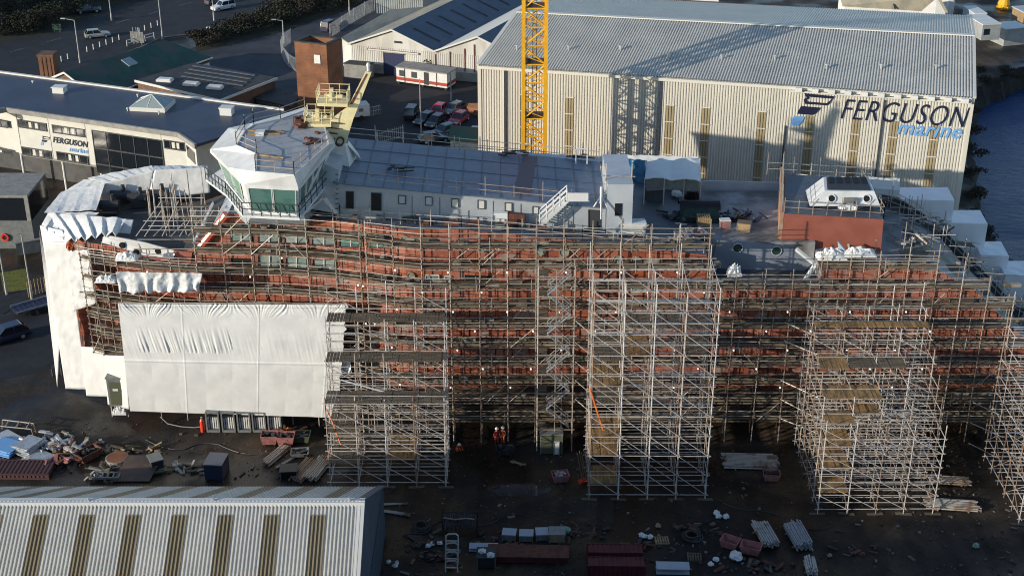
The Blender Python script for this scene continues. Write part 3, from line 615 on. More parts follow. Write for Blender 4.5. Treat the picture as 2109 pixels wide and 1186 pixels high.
# ---------------- green roofed building and its flat roofed neighbour
gb = thing('green_roof_building', 'low brick building under a dark green hipped roof with one rooflight', 'building', G(300, 190))
ze, zr = 3.6, 6.4
r1, r2 = G(132, 150, zr), G(338, 82, zr); h1, h2 = G(405, 112, ze), G(248, 186, ze)
l1 = G(118, 178, ze); bk = r1 + (r1 - (h2 + (l1 - h2) * .5)); 
ax = (r2 - r1).normalized(); pr = V((-ax.y, ax.x, 0)); 
e_nl = h2; e_nr = h1
wn = (h2 - r1).dot(pr); 
f_nl = r1 + pr * wn; f_nl.z = ze; f_fl = r1 - pr * wn; f_fl.z = ze
f_nr = f_nl + ax * ((h1 - f_nl).dot(ax)); f_nr.z = ze; f_fr = f_fl + ax * ((h1 - f_fl).dot(ax)); f_fr.z = ze
m_ = MB(); m_.quad(f_nl, f_nr, r2, r1); m_.quad(f_fr, f_fl, r1, r2); m_.add([f_nr, f_fr, r2], [[0, 1, 2]]); m_.quad(f_nl, f_fl, f_fr, f_nr); m_.build('roof', 'green_roof', gb)
k = .5; cxy = (f_nl + f_fr) / 2
ins = [p + (cxy - p).normalized() * k for p in (f_nl, f_nr, f_fr, f_fl)]
m_ = MB(); m_.prism([(p.x, p.y) for p in ins], 0, ze - .02); m_.add([ins[0], ins[3], r1 + ax * .3 + V((0, 0, -.2))], [[0, 1, 2]]); m_.build('wall', 'brick_dark', gb)
m_ = MB()
for a, b in ((f_nl, r1), (r1, f_fl)): m_.obox(a + V((0, 0, -.15)) - ax * .1, b - a, ax * .12, V((0, 0, .3)))
m_.obox(f_nl + V((0, 0, -.16)) , f_nr - f_nl, pr * (.12 if wn > 0 else -.12), V((0, 0, .18)))
m_.build('bargeboard', 'trim_pale', gb)
for t in (.15, .55, .62, .9):
    p = ins[0].lerp(ins[1], t); m_ = MB(); m_.obox(V((p.x, p.y, 1.6)) + pr * (.02 if wn > 0 else -.02), ax * 2.2, pr * (.05 if wn > 0 else -.05), V((0, 0, 1.3))); m_.build('window', 'frame_white', gb)
p = G(225, 131, 5.2); rn_ = (f_nr - f_nl).cross(r1 - f_nl).normalized(); rn_ = rn_ if rn_.z > 0 else -rn_
tdir = (r1 - f_nl).normalized(); p = f_nl + ax * ((G(225, 131, 5.0) - f_nl).dot(ax)) + tdir * (r1 - f_nl).length * .55 + rn_ * .03
m_ = MB(); m_.obox(p, ax * 1.8, tdir * 1.8, rn_ * .15); m_.build('rooflight', 'pale_glass', gb)
fbld = thing('flat_roof_building', 'flat felt roofed brick building with three pale rooflights behind the office', 'building', G(430, 210))
zf = 4.6; q = [G(u, v, zf) for u, v in ((283, 168), (452, 207), (566, 163), (398, 134))]
m_ = MB(); m_.prism([(p.x, p.y) for p in q], 0, zf - .01); m_.build('wall', 'brick_dark', fbld)
cq = sum(q, V()) / 4; big = [p + (p - cq).normalized() * .35 for p in q]
m_ = MB(); m_.slab(big, (0, 0, .22)); m_.build('roof', 'felt', fbld)
m_ = MB()
for a, b in ((big[0], big[1]), (big[1], big[2])): m_.obox(a + outn(a, b) * .02 + V((0, 0, -.1)), b - a, outn(a, b) * .1, V((0, 0, .36)))
m_.build('fascia', 'trim_pale', fbld)
for u, v in ((340, 167), (394, 175), (443, 182)):
    p = G(u, v, zf + .22); m_ = MB(); m_.box(p + V((0, 0, .15)), (2.3, 1.3, .3), -.2); m_.box(p + V((0, 0, .36)), (2.0, 1.0, .12), -.2); m_.build('rooflight', 'frame_white', fbld)
for k in range(4):
    a, b = G(372 + 8 * k, 158 - 7 * k, zf + .3), G(500 + 8 * k, 178 - 7 * k, zf + .3); m_ = MB(); m_.obox(a, b - a, V((.06, .5, 0)), V((0, 0, .06))); m_.build('roof_rail', 'deck', fbld)
sb = thing('small_brick_annexe', 'small dark brick annexe beside the flat roofed building', 'building', G(560, 205))
q = [G(u, v, 3.) for u, v in ((528, 205), (600, 222), (622, 190), (560, 180))]; m_ = MB(); m_.prism([(p.x, p.y) for p in q], 0, 3.); m_.build('wall', 'brick_dark', sb); m_ = MB(); m_.slab([p + (p - sum(q, V()) / 4).normalized() * .2 for p in q], (0, 0, .2)); m_.build('roof', 'felt', sb)
# ---------------- brick towers
bt = thing('brick_tower', 'tall square orange brick tower with an open top and one white window', 'tower', G(655, 240))
zt = 12.2; a, b, c = G(606, 87, zt), G(672, 94, zt), G(702, 81, zt); d = a + (c - b)
def shr(pts, k): c_ = sum(pts, V()) / len(pts); return [p + (c_ - p).normalized() * k for p in pts]
q = [a, b, c, d]; i_ = shr(q, .55)
m_ = MB(); m_.prism([(p.x, p.y) for p in q], 0, zt - 1.2)
for k in range(4):
    o1, o2, n1, n2 = q[k], q[(k + 1) % 4], i_[k], i_[(k + 1) % 4]
    m_.hexa([V((p.x, p.y, zt - 1.2)) for p in (o1, o2, n2, n1)], [V((p.x, p.y, zt)) for p in (o1, o2, n2, n1)])
m_.build('wall', 'brick', bt)
m_ = MB(); cop = [p + (p - sum(q, V()) / 4).normalized() * .1 for p in q]
for k in range(4):
    o1, o2, n1, n2 = cop[k], cop[(k + 1) % 4], i_[k], i_[(k + 1) % 4]; m_.hexa([p + V((0, 0, .003)) for p in (o1, o2, n2, n1)], [p + V((0, 0, .18)) for p in (o1, o2, n2, n1)])
m_.build('coping', 'felt', bt)
m_ = MB(); m_.quad(*[V((p.x, p.y, zt - 1.19)) for p in i_]); m_.build('well_floor', 'black', bt)
dx = (b - a).normalized(); on_ = outn(a, b); p = P(647, 130, a.lerp(b, .62).y); p = V((a.lerp(b, .62).x, a.lerp(b, .62).y, p.z)) - dx * .1
m_ = MB(); m_.obox(p + on_ * .02, dx * .95, on_ * .06, V((0, 0, 1.2))); wo = m_.build('window', 'cabin_white', bt)
m_ = MB(); m_.obox(p + on_ * .07 + V((0, 0, -.12)) - dx * .08, dx * 1.1, on_ * .07, V((0, 0, .12))); m_.build('sill', 'concrete', wo)
ch = thing('brick_chimney', 'short sunlit brick chimney stack rising behind the office roof', 'chimney', G(110, 200))
y_ = G(110, 205).y; pz = P(95, 117, y_).z; x0, x1 = P(81, 140, y_).x, P(111, 140, y_).x
m_ = MB(); m_.prism([(x0, y_), (x1, y_), (x1 + .1, y_ + 2), (x0 + .1, y_ + 2)], 0, pz); m_.build('stack', 'brick', ch)
m_ = MB(); m_.prism([(x0 - .12, y_ - .12), (x1 + .12, y_ - .12), (x1 + .2, y_ + 2.1), (x0, y_ + 2.1)], pz, pz + .3); m_.build('cap', 'brick_dark', ch)
m_ = MB()
for k in (.22, .5, .78): m_.prism([(x0 + (x1 - x0) * k - .09, y_ - .07), (x0 + (x1 - x0) * k + .09, y_ - .07), (x0 + (x1 - x0) * k + .09, y_ + .01), (x0 + (x1 - x0) * k - .09, y_ + .01)], pz - 3.2, pz - .1)
m_.build('fluting', 'brick_dark', ch)

# ---------------- old twin bay warehouse
wh = thing('twin_bay_warehouse', 'weathered white twin gabled warehouse with blue slate coloured roofs and navy roller door', 'building', G(850, 160))
zA, zE = 7.2, 4.3
ap1, el, vl = G(809, 64, zA), G(722, 93, zE), G(896, 108, zE)
dr = (G(966, -12, zA) - ap1); dr.z = 0; DL = dr.length * 1.35; dr.normalize()
fd = (vl - el); fd.z = 0; WD = fd.length; fd.normalize()
far = dr * DL
er = vl + fd * WD; ap2 = vl + fd * WD * .5; ap2.z = zA; 
ov = -dr * .35
m_ = MB(); nb_ = 46
def g0_(p): return V((p.x, p.y, 0))
wnr = V((fd.y, -fd.x, 0)); wnr = wnr if wnr.y < 0 else -wnr
m_.corr(g0_(el), g0_(er), er, el, nb_ * 2, wnr * .05)
m_.add([el, vl, ap1], [[0, 1, 2]]); m_.add([vl, er, ap2], [[0, 1, 2]])
m_.quad(g0_(el), g0_(el) + far, el + far, el); m_.quad(g0_(er), er, er + far, g0_(er) + far); m_.quad(g0_(el) + far, g0_(er) + far, er + far, el + far)
m_.build('wall', 'ware_wall', wh)
def roofp(a, b, mm, lift=.02):
    r = MB(); r.slab([a + ov, b + ov, b + far, a + far], (0, 0, .16)); return r.build('roof', mm, wh)
roofp(el + V((0, 0, .05)) - fd * .3, ap1 + V((0, 0, .05)), 'tan_roof'); roofp(ap1 + V((0, 0, .05)), vl + V((0, 0, .05)), 'ware_roof')
roofp(vl + V((0, 0, .06)), ap2 + V((0, 0, .06)), 'trim_pale'); roofp(ap2 + V((0, 0, .05)), er + V((0, 0, .05)) + fd * .3, 'ware_roof')
m_ = MB()
for a, b in ((el - fd * .3, ap1), (ap1, vl), (vl, ap2), (ap2, er)): m_.obox(a + ov - dr * .12 + V((0, 0, .1)), b - a, dr * .14, V((0, 0, .28)))
m_.build('bargeboard', 'trim_pale', wh)
m_ = MB(); m_.obox(ap1 + ov + V((0, 0, .2)) - fd * 1.5 + V((0, 0, -.75)), fd * 1.5 + V((0, 0, .78)), far - ov, V((0, 0, .1))); m_.build('ridge_sheet', 'trim_pale', wh)
for k in range(7):
    t = .10 + k * .12; r = MB(); a = ap1.lerp(vl, .22) + far * t + V((0, 0, .23)); b = ap1.lerp(vl, .85) + far * t + V((0, 0, .23)); r.obox(a, b - a, dr * .5, V((0, 0, .05))); r.build('rooflight', 'felt', wh)
def wpt(t, z, o=.08): return g0_(el) + fd * (WD * t) + wnr * o + V((0, 0, z))
m_ = MB(); m_.obox(wpt(.40, 0, .07), fd * (WD * .235), wnr * .06, V((0, 0, 3.4))); dn = m_.build('roller_door', 'blue_door', wh)
m_ = MB(); m_.obox(wpt(.39, 0, .07), fd * .15, wnr * .1, V((0, 0, 3.5))); m_.obox(wpt(.39, 3.42, .07), fd * (WD * .255), wnr * .1, V((0, 0, .15))); m_.build('door_frame', 'blue_dark', dn)
m_ = MB(); m_.obox(wpt(.2, 3.75, .08), fd * (WD * .62) + V((0, 0, -.1)), wnr * .12, V((0, 0, .32))); m_.build('door_rail', 'rust', wh)
m_ = MB(); m_.obox(wpt(.21, 3.8, .2), fd * (WD * .6) + V((0, 0, -.1)), wnr * .03, V((0, 0, .22))); m_.build('rail_cover', 'trim_pale', wh)
m_ = MB(); m_.obox(wpt(.53, 5.3, .0), fd * 1.1, wnr * .25, V((0, 0, .3))); m_.build('lamp', 'dark_metal', wh)
for t, z1 in ((1.0, 4.2), (1.17, 4.8), (1.34, 5.5), (1.45, 6.3)):
    m_ = MB(); m_.obox(wpt(t, .1 if t < 1.1 else 1.6, .06), fd * .14, wnr * .1, V((0, 0, z1 - (.3 if t < 1.1 else 1.8)))); m_.build('downpipe', 'rust', wh)
m_ = MB(); m_.obox(wpt(0, 0, .055), fd * (WD * .39), wnr * .02, V((0, 0, 1.5))); m_.obox(wpt(.64, 0, .055), fd * (WD * 1.2), wnr * .02, V((0, 0, 1.4))); m_.build('plinth', 'concrete', wh)
lt = thing('lean_to_shed', 'low lean-to with a weathered tan roof beside the twin gabled warehouse', 'building', el)
a, b, c, d = G(702, 80, 4.6), G(722, 93, 4.0), G(890, 15, 4.3), G(805, 22, 4.9)
m_ = MB(); m_.slab([a, b, c, d], (0, 0, .15)); m_.build('roof', 'tan_roof', lt)
m_ = MB(); m_.hexa([g0_(p) for p in shr([a, b, c, d], .3)], [p - V((0, 0, .01)) for p in shr([a, b, c, d], .3)]); m_.build('wall', 'ware_wall', lt)
cb_ = thing('low_store', 'low grey flat roofed store against the warehouse gable', 'building', G(745, 150))
p = G(722, 153); m_ = MB(); m_.obox(p, fd * 4, dr * -1.8, V((0, 0, 2.2))); m_.build('wall', 'concrete', cb_); m_ = MB(); m_.obox(p - fd * .1 + dr * .1 + V((0, 0, 2.2)), fd * 4.2, dr * -2.0, V((0, 0, .12))); m_.build('roof', 'felt', cb_)
# portacabin
pc_ = thing('site_cabin', 'white site cabin with a red lower band and grey roof before the warehouse', 'cabin', G(880, 180))
a, b = G(817, 172), G(921, 187); cd = (b - a).normalized(); cn = V((-cd.y, cd.x, 0)); CL = (b - a).length
m_ = MB(); m_.obox(a + V((0, 0, .35)), cd * CL, cn * 3, V((0, 0, 2.25))); m_.build('wall', 'cabin_white', pc_)
m_ = MB(); m_.obox(a - cd * .15 - cn * .15 + V((0, 0, 2.6)), cd * (CL + .3), cn * 3.3, V((0, 0, .18))); m_.build('roof', 'concrete', pc_)
m_ = MB(); m_.obox(a - cn * .015 + V((0, 0, .62)), cd * CL, cn * .012, V((0, 0, .5))); m_.obox(a + cd * (CL + .003) + V((0, 0, .62)), cd * .012, cn * 3, V((0, 0, .5))); m_.build('red_band', 'red_band', pc_)
for t, w_, z0, h, mm, nm in ((.06, 1.0, 1.3, .95, 'frame_dark', 'window'), (.3, 1.0, 1.3, .95, 'frame_dark', 'window'), (.55, .85, .45, 2.0, 'dark_metal', 'door'), (.16, .16, .4, 2.15, 'dark_metal', 'joint_strip'), (.79, .14, .4, 2.15, 'dark_metal', 'joint_strip')):
    m_ = MB(); m_.obox(a - cn * .03 + cd * (CL * t) + V((0, 0, z0)), cd * w_, cn * .02, V((0, 0, h))); m_.build(nm, mm, pc_)
m_ = MB()
for t in (.02, .5, .95): m_.obox(a + cd * (CL * t), cd * .3, cn * 2.8, V((0, 0, .34)))
m_.build('skid', 'dark_metal', pc_)
# building at the top edge with a red tank, the tan roofed hall, grey cabins by the river
tb_ = thing('pale_ribbed_building', 'pale ribbed building beyond the warehouse with a red pipe on its wall', 'building', G(840, 30))
a, b = G(775, 28), G(872, 30); m_ = MB(); m_.corr(a, b, b + V((0, 0, 6.5)), a + V((0, 0, 6.5)), 22, V((0, -.06, 0))); m_.quad(b, b + V((5, 9, 0)), b + V((5, 9, 6.5)), b + V((0, 0, 6.5))); m_.quad(a, a + V((0, 0, 6.5)), a + V((2, 9, 6.5)), a + V((2, 9, 0))); m_.build('wall', 'cabin_grey', tb_)
m_ = MB(); m_.slab([a + V((0, -.2, 6.5)), b + V((0, -.2, 6.5)), b + V((5, 9, 6.5)), a + V((2, 9, 6.5))], (0, 0, .2)); m_.build('roof', 'tan_roof', tb_)
p = G(823, 26); m_ = MB(); m_.tube(p + V((0, -.3, 0)), p + V((0, -.3, 5.5)), .38, 10); m_.build('red_pipe', 'gas_red', tb_)
th = thing('tan_roof_hall', 'pale walled hall with weathered tan roof beyond the huge shed', 'building', G(1850, 25))
a, b, c, d = G(1735, 14, 3.5), G(1952, 27, 3.5), G(1935, -5, 6.2), G(1725, -22, 6.2)
m_ = MB(); m_.slab([a, b, c, d], (0, 0, .15)); m_.build('roof', 'tan_roof', th)
m_ = MB(); m_.hexa([g0_(p) for p in shr([a, b, c, d], .4)], [p - V((0, 0, .02)) for p in shr([a, b, c, d], .4)]); m_.build('wall', 'cabin_white', th)
p = G(1956, 33); m_ = MB(); m_.prism([(p.x - .5, p.y), (p.x + .6, p.y), (p.x + .8, p.y + 6), (p.x - .2, p.y + 6)], 0, 7.); m_.build('end_pier', 'cabin_white', th)
p0 = G(1842, 26, 4.); m_ = MB(); m_.obox(G(1842, 19, 3.75) - V((0, 0, 0)), V((.35, 0, 0)), d - a, V((0, 0, .1))); m_.build('roof_pipe', 'dark_metal', th)
wb_ = thing('white_panel_store', 'long low white panel store behind the far roof of the huge shed', 'building', G(1600, 8))
a, b = G(1360, -2), G(1480, 4); m_ = MB(); m_.obox(a, b - a, V((0, 6, 0)), V((0, 0, 3))); m_.build('wall', 'cabin_white', wb_); m_ = MB(); m_.obox(a + V((-.2, -.2, 3)), b - a + V((.4, 0, 0)), V((0, 6.4, 0)), V((0, 0, .2))); m_.build('roof', 'felt', wb_)
def grey_cabin(u, v, L, D, Hh, rz, label, m1='cabin_grey', win=((.25, 1.0),), z0=0):
    p = G(u, v, z0); t = thing('grey_cabin', label, 'cabin', p, rz, 'grey cabins by the river')
    bb = MB(); bb.sm = 0; bb.box((L / 2, D / 2, Hh / 2), (L, D, Hh)); o = bb.build('wall', m1, None); o.parent = t
    bb = MB(); bb.box((L / 2, D / 2, Hh + .06), (L + .15, D + .15, .12)); o = bb.build('roof', 'cabin_white', None); o.parent = t
    for x, w_ in win:
        bb = MB(); bb.box((L * x, -.03, Hh * .55), (w_, .04, 1.0)); o = bb.build('window', 'dark_glass', None); o.parent = t
    return t
grey_cabin(2020, 84, 3.2, 6, 2.6, .15, 'lower grey cabin of the stacked pair by the river')
grey_cabin(2020, 84, 3.2, 6, 2.6, .15, 'upper grey cabin stacked on another by the river', z0=2.73)
grey_cabin(2066, 96, 4.6, 4, 2.9, .3, 'pale grey cabin to the right of the stacked pair', win=())
grey_cabin(2002, 66, 2.2, 5, 3.2, .1, 'narrow bluish cabin squeezed between shed and stacked cabins', 'ship_grey', win=())
bs = thing('brown_store', 'brown boarded store behind the pale grey cabin', 'building', G(2095, 60)); p = G(2092, 58); m_ = MB(); m_.box(p + V((3, 2, 1.4)), (5, 4, 2.8), .2); m_.build('wall', 'timber', bs); m_ = MB(); m_.box(p + V((3, 2, 2.9)), (5.3, 4.3, .2), .2); m_.build('roof', 'ship_grey', bs)
yb_ = thing('yellow_container', 'bright yellow buoy float standing beyond the grey cabins', 'buoy', G(2066, 20)); p = G(2066, 18)
m_ = MB(); m_.tube(p, p + V((0, 0, .9)), 1.05, 12); m_.tube(p + V((0, 0, .9)), p + V((0, 0, 1.9)), 1.15, 12, .8); m_.build('float', 'yellow', yb_)
m_ = MB()
for k in range(6): a_ = k * math.tau / 6; q = p + V((math.cos(a_) * 1.1, math.sin(a_) * 1.1, 0)); m_.box(q + V((0, 0, .25)), (.35, .35, .5), a_)
m_.build('foot', 'yellow', yb_)
# brick_orange retaining wall / ramp by the car park and small green shed roof
ow = thing('orange_clad_ramp', 'sunlit orange sheet metal leaning over the car park wall', 'wall', G(965, 215))
a, b, c = G(928, 212, .4), G(985, 226, 1.2), G(985, 213, 1.6); m_ = MB(); m_.hexa([a - V((0, 0, .4)), b - V((0, 0, 1.2)), c + V((0, .5, -1.6))], [a, b, c]); m_.build('panel', 'brick', ow)
gs = thing('green_shed', 'small green felt roofed shed beside the huge shed', 'shed', G(955, 310)); a, b = G(928, 314), G(990, 322)
m_ = MB(); m_.obox(a, b - a, V((.6, 5, 0)), V((0, 0, 1.9))); m_.build('wall', 'cabin_grey', gs)
m_ = MB(); d = V((.6, 5, 0)); m_.slab([a + V((-.3, -.3, 1.9)), b + V((.3, -.3, 1.9)), b + d * .5 + V((.3, 0, 3.)), a + d * .5 + V((-.3, 0, 3.))], (0, 0, .1)); m_.slab([b + d + V((.3, .3, 1.9)), a + d + V((-.3, .3, 1.9)), a + d * .5 + V((-.3, 0, 3.0)), b + d * .5 + V((.3, 0, 3.0))], (0, 0, .1)); m_.build('roof', 'green_roof', gs)
wc = thing('white_cube_store', 'small white flat topped store next to the shed corner', 'shed', G(978, 285)); p = G(969, 293); m_ = MB(); m_.obox(p, V((2.2, -.3, 0)), V((.3, 2, 0)), V((0, 0, 1.6))); m_.build('wall', 'cabin_white', wc); m_ = MB(); m_.obox(p + V((-.1, -.1, 1.6)), V((2.4, -.3, 0)), V((.3, 2.2, 0)), V((0, 0, .12))); m_.build('lid', 'ship_grey', wc)

# ---------------- tower crane
MX, MY, MW = P(1100, 250, CRY).x, CRY, 2.3
cr = thing('tower_crane', 'tall yellow lattice tower crane mast rising before the huge shed', 'crane', (MX, MY, 0))
zt = 52.; cs = [(MX - MW / 2, MY - MW / 2), (MX + MW / 2, MY - MW / 2), (MX + MW / 2, MY + MW / 2), (MX - MW / 2, MY + MW / 2)]
for x, y in cs: m_ = MB(); m_.box((x, y, zt / 2), (.36, .36, zt)); m_.build('chord', 'yellow', cr)
seg = 1.95; nz = int(zt / seg)
for k in range(nz):
    z0, z1 = k * seg, (k + 1) * seg
    for i in range(4):
        (x0, y0), (x1, y1) = cs[i], cs[(i + 1) % 4]
        m_ = MB(); m_.tube((x0, y0, z0), (x1, y1, z0), .085, 5)
        if k % 2 == 0: m_.tube((x0, y0, z0), (x1, y1, z1), .085, 5); 
        else: m_.tube((x1, y1, z0), (x0, y0, z1), .085, 5)
        m_.tube((x0, y0, (z0 + z1) / 2), (x1, y1, (z0 + z1) / 2 + (.9 if i % 2 else -.9)), .05, 4)
        m_.build('lattice_bracing', 'yellow', cr)
for k in range(int(zt / 5.85)):
    z = 5.85 * k + 2.0; m_ = MB(); m_.box((MX, MY, z), (MW - .4, MW - .4, .12)); m_.box((MX - .5, MY - MW / 2 + .2, z + .3), (.5, .1, .5)); m_.build('rest_platform', 'dark_metal', cr)
m_ = MB()
for s_ in (-.2, .2): m_.tube((MX + s_, MY - .3, 0), (MX + s_, MY - .3, zt), .05, 4)
for k in range(int(zt / .6)): m_.tube((MX - .2, MY - .3, k * .6), (MX + .2, MY - .3, k * .6), .03, 4)
m_.build('ladder', 'dark_metal', cr)
m_ = MB(); m_.box((MX, MY, .5), (6, 6, 1.0)); m_.build('base_block', 'concrete', cr)
m_ = MB(); m_.tube((MX, MY, zt), (MX, MY, zt + 2.2), 1.5, 12); m_.build('slew_ring', 'yellow', cr)
m_ = MB(); jd = V((math.sin(JIB), math.cos(JIB), 0)); jn = V((jd.y, -jd.x, 0)); b0 = V((MX, MY, zt + 2.6)) - jd * 14
for s_ in (-.8, .8): m_.tube(b0 + jn * s_, b0 + jd * 60 + jn * s_, .16, 4)
m_.tube(b0 + V((0, 0, 1.6)), b0 + jd * 60 + V((0, 0, 1.6)), .16, 4)
for k in range(38):
    q = b0 + jd * (k * 1.6); m_.tube(q + jn * .8, q + jd * .8 + V((0, 0, 1.6)), .07, 4); m_.tube(q - jn * .8, q + jd * .8 + V((0, 0, 1.6)), .07, 4); m_.tube(q + jn * .8, q - jn * .8, .07, 4)
m_.build('jib', 'yellow', cr)
m_ = MB(); m_.box(b0 + jd * 2 + V((0, 0, .2)), (2.4, 3.2, 2.6), -JIB); m_.build('counterweight', 'concrete', cr)
# ================================================================ the ship
def lerp_tab(tab, x):
    if x <= tab[0][0]: return tab[0][1]
    for (a, p), (b, q) in zip(tab, tab[1:]):
        if x <= b: return p + (q - p) * (x - a) / (b - a)
    return tab[-1][1]
NYT = [(-42.5, 119.5), (-41, 117.6), (-38, 115.6), (-33, 114.0), (-28, 113.2), (-20, 112.8), (-15, 111.9), (-9, 110.), (60, 110.)]
def NY(x): return lerp_tab(NYT, x)
def FYr(x): return NY(x) - (1.9 if x > -9 else 1.75)
def farY(x): return lerp_tab([(-42.5, 119.6), (-41, 121), (-36, 124), (-28, 125.6), (33, 125.6), (49, 117.8), (60, 116)], x)
def S(u, v, o=0.):
    x = P(u, v, 110).x
    for _ in range(4): x = P(u, v, NY(x) - o).x
    return P(u, v, NY(x) - o)
ship = thing('ship', 'long ferry hull in red primer with pale deckhouse and white wheelhouse, under construction', 'ship', (0, 118, 0))
top_px = [(415, 508), (420, 500), (470, 440), (700, 455), (950, 473), (1200, 497), (1457, 525), (1459, 580), (1500, 580), (1688, 583), (1690, 541), (1760, 545), (1930, 556), (2007, 596), (2050, 640), (2109, 695), (2150, 740)]
TT = [(-42.5, 16.3), (-29.5, 16.4)] + [(S(u, v).x, S(u, v).z) for u, v in top_px] + [(60, 6.0)]
for i in range(1, len(TT)):
    if TT[i][0] <= TT[i - 1][0]: TT[i] = (TT[i - 1][0] + .03, TT[i][1])
def T(x): return lerp_tab(TT, x)
xs = sorted(set([round(a, 3) for a, _ in TT] + [round(-42.5 + .9 * k, 3) for k in range(115)]))
xs = [x for x in xs if x <= 60]
def hb(x, z, y): # lower hull narrows to the keel and towards the stem
    k = max(0., min(1., (z - 2.2) / 3.2)); fl = max(0., min(1., (-20 - x) / 16)) * max(0., min(1., (15.5 - z) / 8)); k *= 1 - .0 * fl; y = 118.9 + (y - 118.9) * (1 - .85 * fl); return 118.2 + (y - 118.2) * (.55 + .45 * k ** .5)
hm = MB(); ring = []
for x in xs:
    t = T(x); zs = [2.2, 2.9, 4.0, 5.6, 8.5, 11.5, 14., max(15.5, min(t - .1, 15.5)) if t > 15.6 else min(t, 14.) + .01 * (t > 14), t]; zs = [min(z, t) for z in zs]
    ring.append([V((x, hb(x, z, NY(x)), z)) for z in zs[::-1]] + [V((x, hb(x, z, farY(x)), z)) for z in zs])
for a, b in zip(ring, ring[1:]):
    o = len(hm.v); hm.v += a + b; k = len(a)
    for i in range(k - 1): hm.f.append([o + i, o + i + 1, o + k + i + 1, o + k + i])
hm.build('hull', 'hull', ship)
def deck_strip(name, m, x0, x1, dz=-.05, y0=None, y1=None, n=None):
    d = MB(); q = [x for x in xs if x0 < x < x1]; q = [x0] + q + [x1]
    for a, b in zip(q, q[1:]):
        d.quad((a, (y0 or NY(a) + .02), T(a) + dz), (b, (y0 or NY(b) + .02), T(b) + dz), (b, (y1 or farY(b)), T(b) + dz), (a, (y1 or farY(a)), T(a) + dz))
    return d.build(name, m, ship)
xw = S(1457, 525).x - .02; xr0 = S(1460, 580).x; xr1 = S(1688, 580).x; xr2 = S(1690, 545).x; xf = S(470, 440).x
deck_strip('deck', 'deck_dark', -42.4, S(415, 508).x)
deck_strip('deck', 'deck', xf, xw)
deck_strip('deck', 'deck_dark', xr0, xr1)
deck_strip('deck', 'deck_grey', xr2, 60)
# raked front of the superstructure with its polished red edge, stairs beside it
xa, za = S(418, 505).x, S(418, 505).z; xb, zb = xf, T(xf)
m_ = MB(); m_.quad((xa, NY(xa), za), (xb, NY(xb), zb), (xb, 125, zb), (xa, 125, za)); m_.build('front_bulkhead', 'ship_grey', ship)
m_ = MB(); m_.tube((xa - .15, NY(xa) - .12, za - .1), (xb - .1, NY(xb) - .12, zb - .05), .42, 10); m_.build('front_rail', mat('polished_red', (.5, .09, .05), .22, spec=.8), ship)
m_ = MB()
for k in range(6):
    q = V((xa - .6 + k * .3, NY(xa) + .4, za + .6 + k * .55)); m_.box(q, (.16, 2.2, .16))
m_.build('bow_steps', 'ship_white', ship)
# side windows -----------------------------------------------------------
def pane(u0, v0, u1, v1, glass, frame='frame_dark', bar='frame_white', o=.03):
    a, b, c, d = S(u0, v1, o), S(u1, v1, o), S(u1, v0, o), S(u0, v0, o)
    m_ = MB(); n = V((0, -.04, 0)); m_.slab([a, b, c, d], n); w = m_.build('window', glass, ship)
    r = MB()
    for p, q in ((a, b), (b, c), (c, d), (d, a)): r.tube(p + n * 1.6, q + n * 1.6, .06, 4)
    r.build('window_frame', frame, w)
    if bar:
        r = MB(); p, q = a.lerp(b, .5) + n * 2, d.lerp(c, .5) + n * 2; r.tube(p, q, .07, 4); r.build('window_bar', bar, w)
for i, (u0, v0, u1, v1) in enumerate(((476, 459, 518, 496), (532, 463, 577, 498), (587, 467, 634, 500), (643, 473, 691, 503), (700, 478, 745, 507), (757, 482, 798, 509))):
    pane(u0, v0, u1, v1, 'teal_glass' if i > 3 else 'film')
for i, (u0, v0, u1, v1) in enumerate(((533, 525, 578, 551), (590, 529, 632, 553), (645, 534, 690, 556))):
    pane(u0, v0, u1, v1, 'film')
for (u0, v0, u1, v1) in ((876, 566, 904, 580), (916, 568, 928, 580), (1568, 616, 1610, 634), (1622, 617, 1636, 635), (1488, 614, 1500, 626), (1300, 584, 1330, 600)): pane(u0, v0, u1, v1, 'film', 'frame_white', None)
def port(u, v, r_=.42, glass='film'):
    p = S(u, v, .03); m_ = MB(); m_.disc(p, (0, -1, 0), r_, 16, .04); w = m_.build('porthole', glass, ship)
    m_ = MB(); m_.ring(p + V((0, -.06, 0)), (0, -1, 0), r_, .06, 16); m_.build('porthole_frame', 'timber', w)
for u, v in ((834, 495), (888, 499), (941, 504), (993, 509), (1113, 517), (1162, 519), (1271, 535), (1310, 537), (1432, 543), (846, 568), (1493, 620)): port(u, v, .42 if v < 560 else .34)
m_ = MB(); m_.slab([S(957, 588, .03), S(1012, 590, .03), S(1012, 568, .03), S(957, 566, .03)], (0, -.03, 0)); m_.build('hull_opening', 'black', ship)
m_ = MB(); m_.slab([S(475, 531, .03), S(518, 533, .03), S(518, 547, .03), S(475, 545, .03)], (0, -.03, 0)); m_.build('hull_opening', 'black', ship)
m_ = MB(); m_.slab([S(1888, 640, .03), S(1908, 641, .03), S(1906, 622, .03), S(1892, 622, .03)], (0, -.03, 0)); m_.build('hull_opening', 'black', ship)
m_ = MB(); m_.slab([S(941, 626, .03), S(957, 626, .03), S(957, 611, .03), S(941, 611, .03)], (0, -.03, 0)); m_.build('hull_patch', 'deck', ship)
